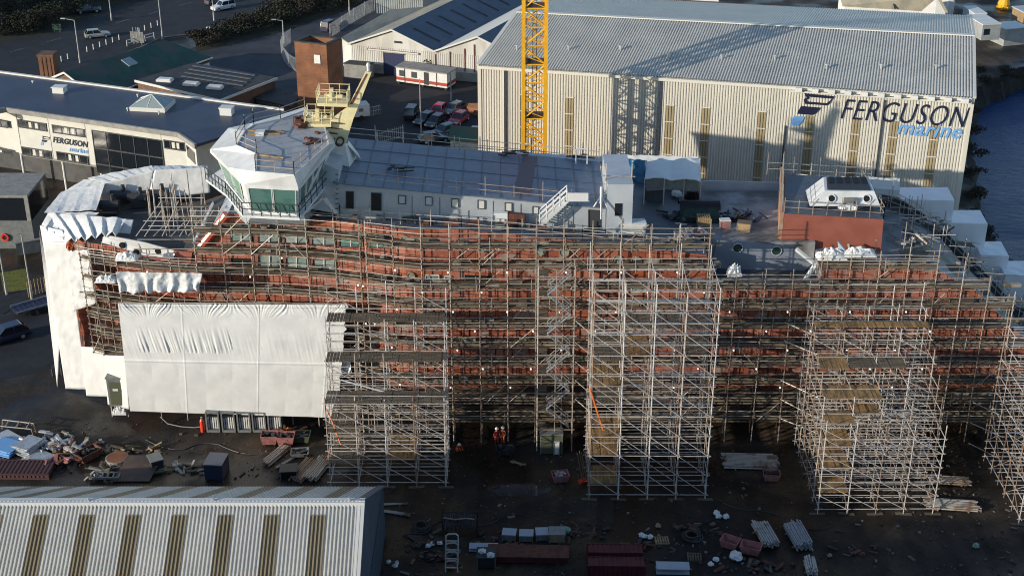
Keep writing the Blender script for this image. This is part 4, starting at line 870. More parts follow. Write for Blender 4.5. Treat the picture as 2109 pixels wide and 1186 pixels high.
# pale primer patch panels at the stern quarter
for PV, PH in ((556, 16), (590, 13)):
  m_ = MB()
  for k in range(9):
    u0 = 1700 + k * 29; z_ = 3 + (k % 3)
    for v0, h in ((PV, PH),):
        v0 += k * 1.2; m_.slab([S(u0, v0 + h, .02), S(u0 + 19, v0 + h + .8, .02), S(u0 + 19, v0 + .8, .02), S(u0, v0, .02)], (0, -.02, 0))
  m_.build('primer_patch', M['pale_pink'] if 'pale_pink' in M else M.setdefault('pale_pink', mat('pale_pink_primer', (.36, .17, .13), .6, c2=(.38, .12, .085), scale=1.)), ship)

# deckhouse (long casing) --------------------------------------------------
YC, YCF = 112.5, 123.6
def C_(u, v, o=0.): return P(u, v, YC - o)
c0, c1, c2 = C_(688, 378), C_(1115, 418), C_(1248, 433)
def croof(x): return c0.z + (c1.z - c0.z) * (x - c0.x) / (c1.x - c0.x)
x0, x1 = c0.x, c2.x
m_ = MB(); m_.hexa([(x0, YC, T(x0) - .3), (x1, YC, T(x1) - .3), (x1, YCF, T(x1) - .3), (x0, YCF, T(x0) - .3)], [(x0, YC, croof(x0) - .01), (x1, YC, croof(x1) - .01), (x1, YCF, croof(x1) - .01), (x0, YCF, croof(x0) - .01)])
dh = m_.build('deckhouse', 'house_grey', ship)
m_ = MB(); m_.slab([(x0 - .1, YC - .08, croof(x0)), (x1 + .05, YC - .08, croof(x1)), (x1 + .05, YCF + .1, croof(x1)), (x0 - .1, YCF + .1, croof(x0))], (0, 0, .09)); m_.build('deckhouse_roof', 'blue_deck', ship)
def roofpt(u, v):
    p = P(u, v, 118)
    for _ in range(6):
        p = G(u, v, croof(p.x) + .1)
    return p
m_ = MB(); q = [roofpt(u, v) for u, v in ((1078, 322), (1105, 324), (1093, 403), (1055, 400))]; m_.slab([p + V((0, 0, .012)) for p in q], (0, 0, .02)); m_.build('primer_strip', 'red_stain', ship)
m_ = MB()
for k in range(14):
    x = x0 + (x1 - x0) * (k + .5) / 14; m_.obox((x, YC + .1, croof(x) + .092), (.07, 0, 0), (0, YCF - YC - .2, 0), (0, 0, .03))
for y in (115.2, 118., 121): m_.obox((x0, y, croof(x0) + .094), (x1 - x0, 0, croof(x1) - croof(x0)), (0, .06, 0), (0, 0, .03))
m_.build('plate_seam', 'deck', ship)
def cwin(u0, v0, u1, v1, m, fr=True, nm='window'):
    a, b, c, d = C_(u0, v1, .02), C_(u1, v1 + (u1 - u0) * .06, .02), C_(u1, v0 + (u1 - u0) * .06, .02), C_(u0, v0, .02)
    m_ = MB(); m_.slab([a, b, c, d], (0, -.035, 0)); w = m_.build(nm, m, ship)
    if fr:
        r = MB()
        for p, q in ((a, b), (b, c), (c, d), (d, a)): r.tube(p + V((0, -.05, 0)), q + V((0, -.05, 0)), .045, 4)
        r.build('frame', 'frame_dark', w)
cwin(713, 394, 728, 428, 'black', True, 'door'); cwin(765, 397, 785, 432, 'black', True, 'door')
for u, v in ((828, 402), (883, 405)): cwin(u - 7, v, u + 7, v + 17, 'ship_grey', True, 'door')
for u, v in ((937, 409), (991, 412), (1047, 417)): cwin(u - 7, v, u + 7, v + 17, 'office_white')
cwin(1097, 425, 1109, 440, 'ship_white')
cwin(1212, 432, 1236, 470, 'frame_dark', True, 'door'); cwin(1240, 436, 1247, 470, 'ship_grey', False, 'panel')
m_ = MB(); a, b = C_(1031, 451, .3), C_(1082, 455, .3); m_.slab([a + V((0, 0, -.35)), b + V((0, 0, -.35)), b + V((0, 0, .7)), a + V((0, 0, .7))], (0, -.35, 0)); m_.build('vent_box', 'rust', ship)
m_ = MB(); m_.obox(a + V((-.6, -.4, -.1)), V((1.2, 0, 0)), V((0, .4, 0)), V((0, 0, .8))); m_.build('locker', 'ship_white', ship)
# aft end block of the deckhouse
x2 = C_(1303, 410).x; zt2 = C_(1303, 386).z
m_ = MB(); m_.prism([(x1 + .06, YC - .2), (x2, YC - .2), (x2, YCF - 4), (x1 + .06, YCF - 4)], T(x1) - .8, zt2 + .35); m_.build('aft_block', 'ship_grey', ship)
a = P(1266, 440, YC - .22); m_ = MB(); m_.obox(a + V((0, -.04, -.2)), V((.6, 0, 0)), V((0, .05, 0)), V((0, 0, 1.15))); m_.build('door', 'black', ship)
# outside stair
a, b = C_(1112, 462, .9), C_(1168, 412, .9); a.y = b.y = YC - .9
st = MB()
for o in (0, .8):
    st.hexa([a + V((-.25, o, -.1)), a + V((.35, o, -.1)), a + V((.35, o + .06, -.1)), a + V((-.25, o + .06, -.1))], [b + V((-.25, o, 0)), b + V((.35, o, 0)), b + V((.35, o + .06, 0)), b + V((-.25, o + .06, 0))])
for k in range(12):
    q = a.lerp(b, (k + .5) / 12); st.box(q + V((0, .43, 0)), (.3, .8, .05))
stn = st.build('stair', 'ship_white', ship)
st = MB()
for o in (0, .85):
    st.tube(a + V((0, o, 1.)), b + V((0, o, 1.)), .05, 5); st.tube(a + V((0, o, .5)), b + V((0, o, .5)), .04, 5)
    for k in range(5): q = a.lerp(b, k / 4); st.tube(q + V((0, o, 0)), q + V((0, o, 1.)), .045, 5)
st.build('handrail', 'ship_white', stn)
m_ = MB(); m_.obox(b + V((-.2, 0, -.15)), V((2.1, 0, 0)), V((0, .9, 0)), V((0, 0, .12))); m_.obox(b + V((-.1, -.03, -.1)), V((1.9, 0, 0)), V((0, .05, 0)), V((0, 0, .75))); m_.build('stair_landing', 'ship_white', ship)
# rails round the deckhouse roof and deck edge
def rail(par, pts, h=1.0, n=2, post=2.2, m='tube', r_=.035, nm='guard_rail', jitter=0.):
    m_ = MB()
    for a, b in zip(pts, pts[1:]):
        a, b = V(a), V(b)
        for k in range(n): zz = V((0, 0, h * (k + 1) / n)); m_.tube(a + zz, b + zz, r_, 4)
        c = max(1, int((b - a).length / post))
        for k in range(c + 1): q = a.lerp(b, k / c); m_.tube(q, q + V((0, 0, h + .12 + R.uniform(0, jitter))), r_ * 1.1, 4)
    return m_.build(nm, m, par)
rail(ship, [(x, YC + .3, croof(x) + .1) for x in (x0 + 3, x1 - .5)], 1.0, 2, 2.45, jitter=.8)
rail(ship, [(x, YCF - .1, croof(x) + .1) for x in (x0, x1)], 1.05, 2, 2.45, jitter=.7)
for u, v in ((1060, 320), (1197, 327), (824, 352)): 
    p = roofpt(u, v); m_ = MB()
    for k in range(7): m_.box(p + V((R.uniform(-1.2, 1.2), R.uniform(-.3, .3), .1 + .05 * k)), (R.uniform(.4, 1.6), .12, .1), R.uniform(-.3, .3))
    m_.build('cable_tray', 'dark_metal', ship)
m_ = MB(); p = roofpt(1186, 338)
for s_ in (0, 1.05): m_.tube(p + V((s_, 0, 0)), p + V((s_, 0, 1.5)), .06, 6)
m_.tube(p + V((0, 0, 1.5)), p + V((1.05, 0, 1.5)), .06, 6); m_.build('hatch_frame', 'ship_white', ship)
p = P(1237, 440, 112.2); m_ = MB()
for k in range(3):
    a_ = k * 2.1 + .5; m_.tube(p + V((math.cos(a_) * 1., math.sin(a_) * 1., -.1)), p + V((0, 0, 1.7)), .07, 5)
m_.tube(p + V((0, 0, 1.)), p + V((0, 0, 2.5)), .13, 7); m_.build('tripod', 'ship_white', ship)

# deck edge rail and fittings along the walkway, seams on the deckhouse wall
rail(ship, [S(u, v) + V((0, .25, 0)) for u, v in ((640, 451), (700, 455), (950, 473), (1200, 497), (1450, 524))], 1.0, 2, 2.45, jitter=.5, nm='deck_rail')
for k in range(16):
    u = 690 + 48 * k + R.uniform(-12, 12); x = S(u, 470).x; z = T(x); m_ = MB(); m_.box((x, NY(x) + R.uniform(.9, 2.), z + .18), (R.uniform(.4, 1.5), R.uniform(.2, .5), R.uniform(.25, .5)), R.uniform(-.2, .2)); m_.tube((x + .5, NY(x) + 1.2, z), (x + .5, NY(x) + 1.2, z + R.uniform(.5, .9)), .1, 6); m_.build('deck_fitting', R.choice(('deck_dark', 'steel_shade_grey', 'rust', 'ship_grey')), ship)
for u, v in ((848, 410), (905, 412), (1015, 420), (1072, 426), (1180, 440)):
    a, b = C_(u, v - 6, .015), C_(u, v + 34, .015); m_ = MB(); m_.slab([a, b, b + V((.05, 0, 0)), a + V((.05, 0, 0))], (0, -.02, 0)); m_.build('panel_seam', 'deck', ship)
# wheelhouse -----------------------------------------------------------------
ZW = 27.1
O = [(432, 308), (468, 344), (503, 380), (614, 386), (690, 296), (680, 250), (627, 221), (574, 238), (517, 254), (470, 264)]     # eaves line
I_ = [(487, 300), (529, 318), (527, 354), (606, 361), (677, 298), (668, 258), (628, 228), (578, 246), (523, 258), (505, 270)]      # flat roof
eo = [G(u, v, 26.0) for u, v in O]; ei = [G(u, v, ZW) for u, v in I_]
wh_ = MB()
n = 10
for i in range(n): wh_.quad(eo[i], eo[(i + 1) % n], ei[(i + 1) % n], ei[i])
for i in range(n): wh_.quad(eo[i] - V((0, 0, .3)), eo[(i + 1) % n] - V((0, 0, .3)), eo[(i + 1) % n], eo[i])
wh_.add([p - V((0, 0, .3)) for p in eo], [list(range(n))[::-1]])
wr = wh_.build('wheelhouse_visor', 'ship_white', ship)
m_ = MB(); m_.add(ei, [list(range(n))]); m_.build('wheelhouse_deck', 'deck_light', ship)
m_ = MB()
for i in range(n): m_.tube(ei[i] + V((0, 0, .03)), ei[(i + 1) % n] + V((0, 0, .03)), .06, 4)
m_.build('deck_edge', 'ship_white', wr)
cw_ = sum(eo, V()) / n
def inn(p, k, z): d = V((cw_.x - p.x, cw_.y - p.y, 0)); d.normalize(); q = p + d * k; return V((q.x, q.y, z))
wt = [inn(p, .35, 25.75) for p in eo]; wm_ = [inn(p, 1.05, 23.25) for p in eo]; wb2 = [inn(p, 1.0, 22.75) for p in eo]
m_ = MB()
for i in range(n):
    j = (i + 1) % n; m_.quad(wm_[i], wm_[j], wt[j], wt[i]); m_.quad(wb2[i], wb2[j], wm_[j], wm_[i])
wl_ = m_.build('wheelhouse', 'ship_white', ship)
def facewin(i, t0, t1, s0, s1, m, nm='bridge_window'):
    j = (i + 1) % n; A, B, C, D = wm_[i], wm_[j], wt[j], wt[i]
    def at(t, s): return A.lerp(B, t).lerp(D.lerp(C, t), s)
    nn2 = (B - A).cross(D - A).normalized()
    if nn2.y > 0 and i < 4: nn2 = -nn2
    if (nn2.dot(A - cw_)) < 0: nn2 = -nn2
    q = [at(t0, s0) + nn2 * .03, at(t1, s0) + nn2 * .03, at(t1, s1) + nn2 * .03, at(t0, s1) + nn2 * .03]
    m_ = MB(); m_.slab(q, nn2 * .03); w = m_.build(nm, m, ship)
    r = MB()
    for a, b in zip(q, q[1:] + q[:1]): r.tube(a + nn2 * .04, b + nn2 * .04, .05, 4)
    r.build('window_frame', 'frame_white', w)
facewin(0, .22, .98, .06, .93, 'mint_glass'); facewin(1, .04, .62, .06, .93, 'mint_glass')
facewin(2, .05, .50, .02, .97, 'teal_glass'); facewin(2, .53, .97, .02, .97, 'teal_glass')
for k in range(4): facewin(3, .05 + k * .2, .21 + k * .2, .1, .93, 'teal_glass')
for i in (6, 7, 8):
    for k in range(3): facewin(i, .05 + k * .31, .31 + k * .31, .1, .93, 'teal_glass')
# walkway ledges round the wings
lo_ = [inn(p, -.35 if i < 2 else .3, 23.0) for i, p in enumerate(eo)]
lo_[0] = G(424, 369, 23.0); lo_[1] = G(466, 401, 23.0); lo_[2] = G(500, 443, 23.1); lo_[3] = G(617, 449, 23.1)
m_ = MB(); m_.slab(lo_, (0, 0, -.22)); m_.build('bridge_wing_deck', 'ship_white', ship)
m_ = MB()
for a, b in ((lo_[0], lo_[1]), (lo_[1], lo_[2]), (lo_[2], lo_[3]), (lo_[3], lo_[4])):
    for k in range(7): q = a.lerp(b, k / 6); m_.tube(q, q + V((0, 0, 1.15)), .05, 4)
    for z in (.55, 1.1): m_.tube(a + V((0, 0, z)), b + V((0, 0, z)), .045, 4)
m_.build('wing_rail', 'trim_dark', ship)
# block beneath the wheelhouse, greyed to carry the shade of its recess
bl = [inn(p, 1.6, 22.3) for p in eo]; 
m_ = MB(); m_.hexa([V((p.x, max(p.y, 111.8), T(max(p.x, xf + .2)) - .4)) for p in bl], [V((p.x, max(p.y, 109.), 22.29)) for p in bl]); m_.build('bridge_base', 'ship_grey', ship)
q0, q1 = G(640, 350, 24.2), G(702, 330, 24.0)
m_ = MB(); a, b, c, d = P(640, 430, 112.2), P(697, 440, 112.2), P(697, 350, 113.), P(650, 330, 113.5)
m_.slab([a, b, c, d], (0, 5, 0)); m_.build('link_block', 'ship_grey', ship)
for k in range(8): m_ = MB(); q = P(694, 430 - 10 * k, 112.1); m_.box(q, (.25, .05, .06)); m_.build('rung', 'frame_dark', ship)
# gussets (pale triangular struts) under the aft wing
for (u0, v0), (u1, v1) in (((625, 440), (665, 408)), ((668, 408), (692, 438))):
    m_ = MB(); a, b = P(u0, v0, 111.), P(u1, v1, 111.4); m_.tube(a, b, .16, 4); m_.build('strut', 'ship_white', ship)
# wheelhouse roof rails, hatch, rods
rail(ship, [ei[0], ei[1], ei[2], ei[3], ei[4]], 1.05, 2, 1.3, jitter=.3, nm='roof_rail')
rail(ship, [ei[6], ei[7], ei[8], ei[9], ei[0]], 1.05, 2, 2.0, jitter=.4, nm='roof_rail')
for u, v, L, a_ in ((548, 270, 3.2, -.1), (545, 276, 2.6, .05), (560, 322, 2.2, -.35)):
    m_ = MB(); m_.box(G(u, v, ZW + .1), (L, .18, .14), a_); m_.build('loose_pole', 'timber', ship)
m_ = MB(); p = G(536, 278, ZW); m_.box(p + V((0, 0, .15)), (.7, .6, .3)); m_.box(p + V((0, 0, .33)), (.8, .7, .08)); m_.build('roof_hatch', 'ship_white', ship)
m_ = MB()
for k in range(9): p = G(615 + R.uniform(-8, 14), 262 + R.uniform(-12, 8), ZW); m_.box(p + V((0, 0, .2 + .1 * R.random())), (R.uniform(.3, .9), R.uniform(.2, .5), R.uniform(.2, .6)), R.uniform(0, 3))
m_.build('cable_heap', 'rust', ship); m_ = MB()
for k in range(8): p = G(642 + R.uniform(-10, 14), 292 + R.uniform(-14, 10), ZW - .2); m_.box(p + V((0, 0, .1 + .1 * R.random())), (R.uniform(.3, 1.1), R.uniform(.2, .4), R.uniform(.15, .4)), R.uniform(0, 3))
m_.build('cable_heap', 'rust', ship)
# cream signal mast leaning aft with two railed platforms
YM = 117.
def MP(u, v, dy=0.): return P(u, v, YM + dy)
m_ = MB()
A = [MP(655, 283), MP(722, 300), MP(735, 205), MP(705, 186)]; B_ = [MP(705, 210), MP(735, 218), MP(766, 146), MP(750, 150)]
lo4 = [MP(659, 288, -.7), MP(711, 297, -.7), MP(713, 294, .7), MP(661, 284, .7)]
mi4 = [MP(687, 243, -.6), MP(727, 247, -.6), MP(728, 245, .6), MP(688, 240, .6)]
mj4 = [MP(716, 221, -.4), MP(737, 222, -.4), MP(738, 221, .4), MP(717, 219, .4)]
hi4 = [MP(753, 147, -.3), MP(765, 150, -.3), MP(766, 148, .3), MP(754, 145, .3)]
m_.hexa(lo4, mi4); m_.hexa(mi4, mj4); m_.hexa(mj4, hi4); mast_ = m_.build('signal_mast', 'cream_mast', ship)
m_ = MB(); m_.slab([MP(721, 214, -.41), MP(726, 215, -.41), MP(757, 153, -.32), MP(754, 152, -.32)], (0, -.02, 0)); m_.build('mast_slot', 'rust', mast_)
m_ = MB(); p = MP(759, 147); m_.tube(p, p + V((0, 0, .55)), .14, 8); m_.tube(p + V((0, 0, .5)), p + V((0, 0, .75)), .2, 8, .1); m_.build('masthead_light', 'ship_white', mast_)
for (u0, v0, u1, v1, zz) in ((653, 219, 716, 221, 0), (628, 262, 682, 262, 0)):
    a, b = MP(u0, v0, -1.0), MP(u1, v1, -1.0)
    m_ = MB(); m_.slab([a, b, b + V((0, 2.2, 0)), a + V((0, 2.2, 0))], (0, 0, .28)); pf = m_.build('mast_platform', 'cream_mast', mast_)
    m_ = MB(); c_ = [a, b, b + V((0, 2.2, 0)), a + V((0, 2.2, 0))]
    for i in range(4):
        p, q = c_[i] + V((0, 0, .28)), c_[(i + 1) % 4] + V((0, 0, .28))
        for z in (.5, 1.05): m_.tube(p + V((0, 0, z)), q + V((0, 0, z)), .035, 5)
        for k in range(3): t = p.lerp(q, k / 3); m_.tube(t, t + V((0, 0, 1.1)), .04, 5)
    m_.build('platform_rail', 'cream_mast', mast_)
    m_ = MB(); m_.box(a.lerp(b, .45) + V((0, .9, .75)), (.35, .35, 1.2)); m_.tube(a.lerp(b, .2) + V((0, 1, .6)), a.lerp(b, .8) + V((0, 1, .6)), .2, 8); m_.build('platform_fitting', 'cream_mast', mast_)
for k in range(4):
    m_ = MB(); t = .15 + .22 * k; a, b = lo4[0].lerp(mi4[0], t), lo4[1].lerp(mi4[1], t); m_.tube(a + V((0, -.1, 0)), a.lerp(b, .55) + V((0, -.1, 0)), .07, 5); m_.build('mast_cleat', 'rust', mast_)
m_ = MB(); m_.ring(MP(700, 292, -1.2), (.6, -.8, 0), .38, .1, 12); m_.build('mast_ring', 'dark_metal', mast_)
m_ = MB(); m_.hexa([MP(668, 330, -.6), MP(720, 345, -.6), MP(735, 325, 2.), MP(690, 318, 2.)], [MP(672, 292, -.5), MP(712, 302, -.5), MP(716, 296, 1.2), MP(680, 288, 1.2)]); m_.build('mast_base', 'ship_white', ship)
m_ = MB(); m_.slab([MP(716, 300, 1.), MP(743, 328, 1.), MP(738, 318, 2.2), MP(718, 292, 2.2)], (0, 0, .1)); m_.build('mast_stay_plate', 'ship_white', ship)

# aft recess, grey inner bulkhead and white bracket ------------------------------
m_ = MB(); zt_ = lambda u, v: P(u, v, 112.6)
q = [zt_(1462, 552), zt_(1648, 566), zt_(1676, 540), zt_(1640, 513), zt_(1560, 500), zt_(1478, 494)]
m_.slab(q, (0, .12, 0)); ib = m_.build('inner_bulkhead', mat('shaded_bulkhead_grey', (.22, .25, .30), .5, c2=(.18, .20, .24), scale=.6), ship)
for u, v in ((1519, 510), (1599, 516)):
    p = zt_(u, v) + V((0, -.03, 0)); m_ = MB(); m_.disc(p, (0, -1, 0), .42, 16, .03); m_.build('porthole', 'dark_green', ib)
    m_ = MB(); m_.ring(p + V((0, -.04, 0)), (0, -1, 0), .44, .05, 16); m_.build('porthole_frame', 'ship_grey', ib)
m_ = MB(); m_.path([P(1648, 592, 110.8), P(1680, 545, 110.8), P(1640, 513, 111.2)], .22, 6); m_.build('bracket', 'ship_white', ship)
m_ = MB(); m_.prism([(xr0 + .05, 112.75), (xr2, 112.75), (xr2, 124.5), (xr0 + .05, 124.5)], T(xr0 + .3) - .1, zt_(1560, 500).z); m_.build('aft_deck_block', 'deck_grey', ship)
xq = P(1305, 400, 118).x
# bulwark round the far side of the aft deck
m_ = MB(); z_a = zt_(1560, 500).z
m_.obox((x2 + 1., 125.2, z_a - 1), (xr2 - x2 - 1.5, 0, -.4), (0, .15, 0), (0, 0, 2.0)); m_.build('far_bulwark', 'ship_grey', ship)
# aft casing in fresh red primer -----------------------------------------------
YA = 113.2
def A_(u, v, o=0.): return P(u, v, YA - o)
a0, a1 = A_(1615, 440), A_(1820, 452); zb_ = A_(1700, 503).z
ax0, ax1 = a0.x, a1.x; zta = a0.z
m_ = MB(); m_.hexa([(ax0, YA, zb_ - .8), (ax1 + .1, YA, zb_ - .8), (ax1 + .1, YA + 9.5, zb_ - .8), (ax0 + 1.7, YA + 9.5, zb_ - .8)], [(ax0, YA, zta), (ax1, YA, a1.z), (ax1, YA + 9.5, a1.z), (ax0 + 1.7, YA + 9.5, zta)]); m_.build('aft_casing', 'red_primer', ship)
m_ = MB(); m_.quad((ax0 + .02, YA + .02, zta + .006), (ax1, YA + .02, a1.z + .006), (ax1, YA + 9.5, a1.z + .006), (ax0 + 1.72, YA + 9.5, zta + .006)); m_.build('casing_deck', 'deck', ship)
m_ = MB(); m_.hexa([(ax0 - .35, YA - .02, zb_ - .8), (ax0 - .02, YA - .02, zb_ - .8), (ax0 + 1.7, YA + 10, zb_ - .8), (ax0 + 1.35, YA + 10, zb_ - .8)], [(ax0 - .33, YA + 0, zta + .1), (ax0 - .02, YA, zta + .1), (ax0 + 1.7, YA + 10, zta + .5), (ax0 + 1.37, YA + 10, zta + .5)]); m_.build('casing_side', mat('patched_primer', (.40, .30, .24), .7, c2=(.36, .15, .07), scale=.5), ship)
rail(ship, [(ax0, YA + .1, zta), (ax1, YA + .1, a1.z), (ax1, YA + 9, a1.z)], 1.15, 2, 1.2, jitter=.5, nm='casing_rail')
rail(ship, [(ax0 - .2, YA + .3, zta + .1), (ax0 + 1.45, YA + 9.5, zta + .5)], 1.3, 3, 1.1, jitter=.8, nm='casing_rail')
rail(ship, [(ax0, YA + 9.3, zta), (ax1 + 1, YA + 9.3, a1.z)], 1.2, 2, 2.1, jitter=1., nm='casing_rail')
YN = 114.9
def N_(u, v, dy=0.): return P(u, v, YN + dy)
fr = [N_(1668, 419), N_(1812, 432), N_(1797, 400, .9), N_(1698, 394, .9)]
tp = [N_(1694, 371, 3.6), N_(1786, 376, 3.6)]
z0_ = zta
m_ = MB(); bkA, bkB = N_(1665, 380, 4.2), N_(1815, 392, 4.2); bkA.z = bkB.z = z0_
base = [V((fr[0].x, YN - .05, z0_ + .02)), V((fr[1].x, YN - .05, z0_ + .02)), V((fr[1].x - .2, YN + 3.6, z0_ + .02)), V((fr[0].x + .3, YN + 3.6, z0_ + .02))]
hgt_ = 1.4; topq = [V((fr[3].x - .05, YN + .6, z0_ + hgt_ - .2)), V((fr[2].x + .05, YN + .6, z0_ + hgt_ - .25)), V((tp[1].x, YN + 3.4, z0_ + hgt_)), V((tp[0].x, YN + 3.4, z0_ + hgt_))]
m_.hexa(base, topq); fn_ = m_.build('funnel_house', 'ship_white', ship)
m_ = MB(); l0 = [topq[0].lerp(topq[2], .06), topq[1].lerp(topq[3], .06), topq[2].lerp(topq[0], .06), topq[3].lerp(topq[1], .06)]; m_.slab([p + V((0, 0, .012)) for p in l0], (0, 0, .05)); lv = m_.build('louvre_panel', 'dark_metal', fn_)
m_ = MB()
for k in range(5): t = (k + .25) / 5; a = l0[3].lerp(l0[2], t) + V((0, 0, .08)); b = l0[3].lerp(l0[2], t + .13) + V((0, 0, .08)); c = l0[0].lerp(l0[1], t) + V((0, 0, .08)); m_.slab([a, b, b.lerp(l0[1].lerp(l0[0], 1 - t - .13) + V((0, 0, .08)), .5), a.lerp(c, .5)], (0, 0, .03))
m_.build('louvre_opening', 'black', lv)
for t in (.24, .82):
    p = base[0].lerp(base[1], t).lerp(topq[0].lerp(topq[1], t), .5); nn3 = (base[1] - base[0]).cross(topq[0] - base[0]).normalized(); nn3 = nn3 if nn3.y < 0 else -nn3
    m_ = MB(); m_.disc(p + nn3 * .02, nn3, .3, 16, .03); m_.build('porthole', 'black', fn_); m_ = MB(); m_.ring(p + nn3 * .06, nn3, .34, .06, 16); m_.build('porthole_frame', 'ship_white', fn_)
m_ = MB(); p = base[0].lerp(base[1], .47); m_.obox(p + V((0, -.05, .05)), V((1.2, 0, 0)), V((0, .1, 0)), V((0, 0, .75))); m_.build('grille', 'steel_shade_grey', fn_)
m_ = MB()
for k in range(4): m_.box(V((ax0 + 5.2 + k * .35, YA + .9, zta + .25)), (R.uniform(.4, .8), .6, R.uniform(.2, .5)), R.uniform(0, 3))
m_.build('loose_sheeting', 'plastic_bag', ship)
# stern deck edge, dark bulwark on the far side
m_ = MB(); q = [x for x in xs if 32 < x < 56]
for a, b in zip(q, q[1:]): m_.hexa([(a, farY(a) - .1, T(a) - .05), (b, farY(b) - .1, T(b) - .05), (b, farY(b) + .15, T(b) - .05), (a, farY(a) + .15, T(a) - .05)], [(a, farY(a) - .1, T(a) + 1.), (b, farY(b) - .1, T(b) + 1.), (b, farY(b) + .15, T(b) + 1.), (a, farY(a) + .15, T(a) + 1.)])
m_.build('stern_bulwark', 'deck_dark', ship)
# bow deck: white pierced bulwark piece, red plate, winches
YB = 113.4
def B_(u, v, o=0.): return S(u, v, .25 - o)
m_ = MB(); q = [B_(212, 488), B_(226, 486), B_(300, 500), B_(358, 516), B_(358, 534), B_(300, 527), B_(232, 506), B_(210, 500)]; m_.slab(q, (0, .12, 0)); bp_ = m_.build('bow_bulwark', 'ship_white', ship)
for u, v in ((281, 519), (326, 517), (252, 505)):
    m_ = MB(); m_.disc(B_(u, v) + V((0, -.02, 0)), (0, -1, 0), .3, 12, .02); m_.build('fairlead', 'black', bp_)
m_ = MB(); m_.slab([B_(358, 516), B_(396, 520), B_(392, 542), B_(320, 536), B_(230, 505), B_(300, 527), B_(358, 534)], (0, .1, 0)); m_.build('bow_plate', 'red_primer', ship)
for u, v in ((250, 420), (285, 425), (300, 412), (350, 440), (330, 418), (228, 440)):
    p = G(u, v, 16.4); m_ = MB(); m_.box(p + V((0, 0, .5)), (1.3, .9, 1.0), R.uniform(0, 1)); m_.tube(p + V((-.9, 0, .9)), p + V((.9, 0, .9)), .45, 10); m_.tube(p + V((.3, .1, 1)), p + V((.3, .1, 1.9)), .2, 8); m_.build('winch', 'dark_metal', ship)
# timber keel blocks under the hull
for k, x in enumerate(range(-34, 50, 6)):
    b_ = thing('keel_block', 'stack of dark timber baulks under the hull', 'keel block', (x, 117.5, 0), 0, 'keel blocks under the ship')
    m_ = MB()
    for j in range(4): m_.box((x, 117.5, .28 + .55 * j), (.9 if j % 2 else 2.6, 2.6 if j % 2 else .9, .54))
    m_.build('baulk_stack', 'board', b_)
# ================================================================ scaffolding
_tubes = {}
def tubes_as_parts(name, lst, par, m, r=.045, limit=100):
    # the first LIMIT tubes are parts of their own, the rest one part
    for p, q in lst[:limit]: tube_part(name, p, q, par, r, m, 4)
    if len(lst) > limit:
        b = MB()
        for p, q in lst[limit:]: b.tube(p, q, r, 4)
        tag(b.build(name, m, par), kind='stuff')
def tube_part(name, p, q, par, r=.05, m='tube', n=5):
    # one straight tube as its own part; same-length tubes share mesh data
    p, q = V(p), V(q); d = q - p; L = round(d.length, 1) or .1; key = (L, r, m, n)
    off = V(par.location)
    if key not in _tubes:
        b = MB(); b.tube((0, 0, 0), (0, 0, L), r, n)
        o = b.build(name, m); _tubes[key] = o.data
    else:
        o = bpy.data.objects.new(name, _tubes[key]); COL.objects.link(o)
    o.parent = par; o.location = p - off; o.rotation_euler = d.to_track_quat('Z', 'Y').to_euler(); return o
LV = [2.3 + 1.87 * k for k in range(10)]
def boards(mb, x0, x1, ya0, ya1, wd, z, n=4):
    g_ = wd / n
    for i in range(n):
        dz = R.uniform(-.012, .012); y0, y1 = ya0 + i * g_ + .015, ya1 + i * g_ + .015
        mb.hexa([(x0 + R.uniform(-.1, .05), y0, z + dz), (x1 + R.uniform(-.05, .1), y1, z + dz), (x1, y1 + g_ - .03, z + dz), (x0, y0 + g_ - .03, z + dz)],
                [(x0 + R.uniform(-.1, .05), y0, z + dz + .05), (x1 + R.uniform(-.05, .1), y1, z + dz + .05), (x1, y1 + g_ - .03, z + dz + .05), (x0, y0 + g_ - .03, z + dz + .05)])
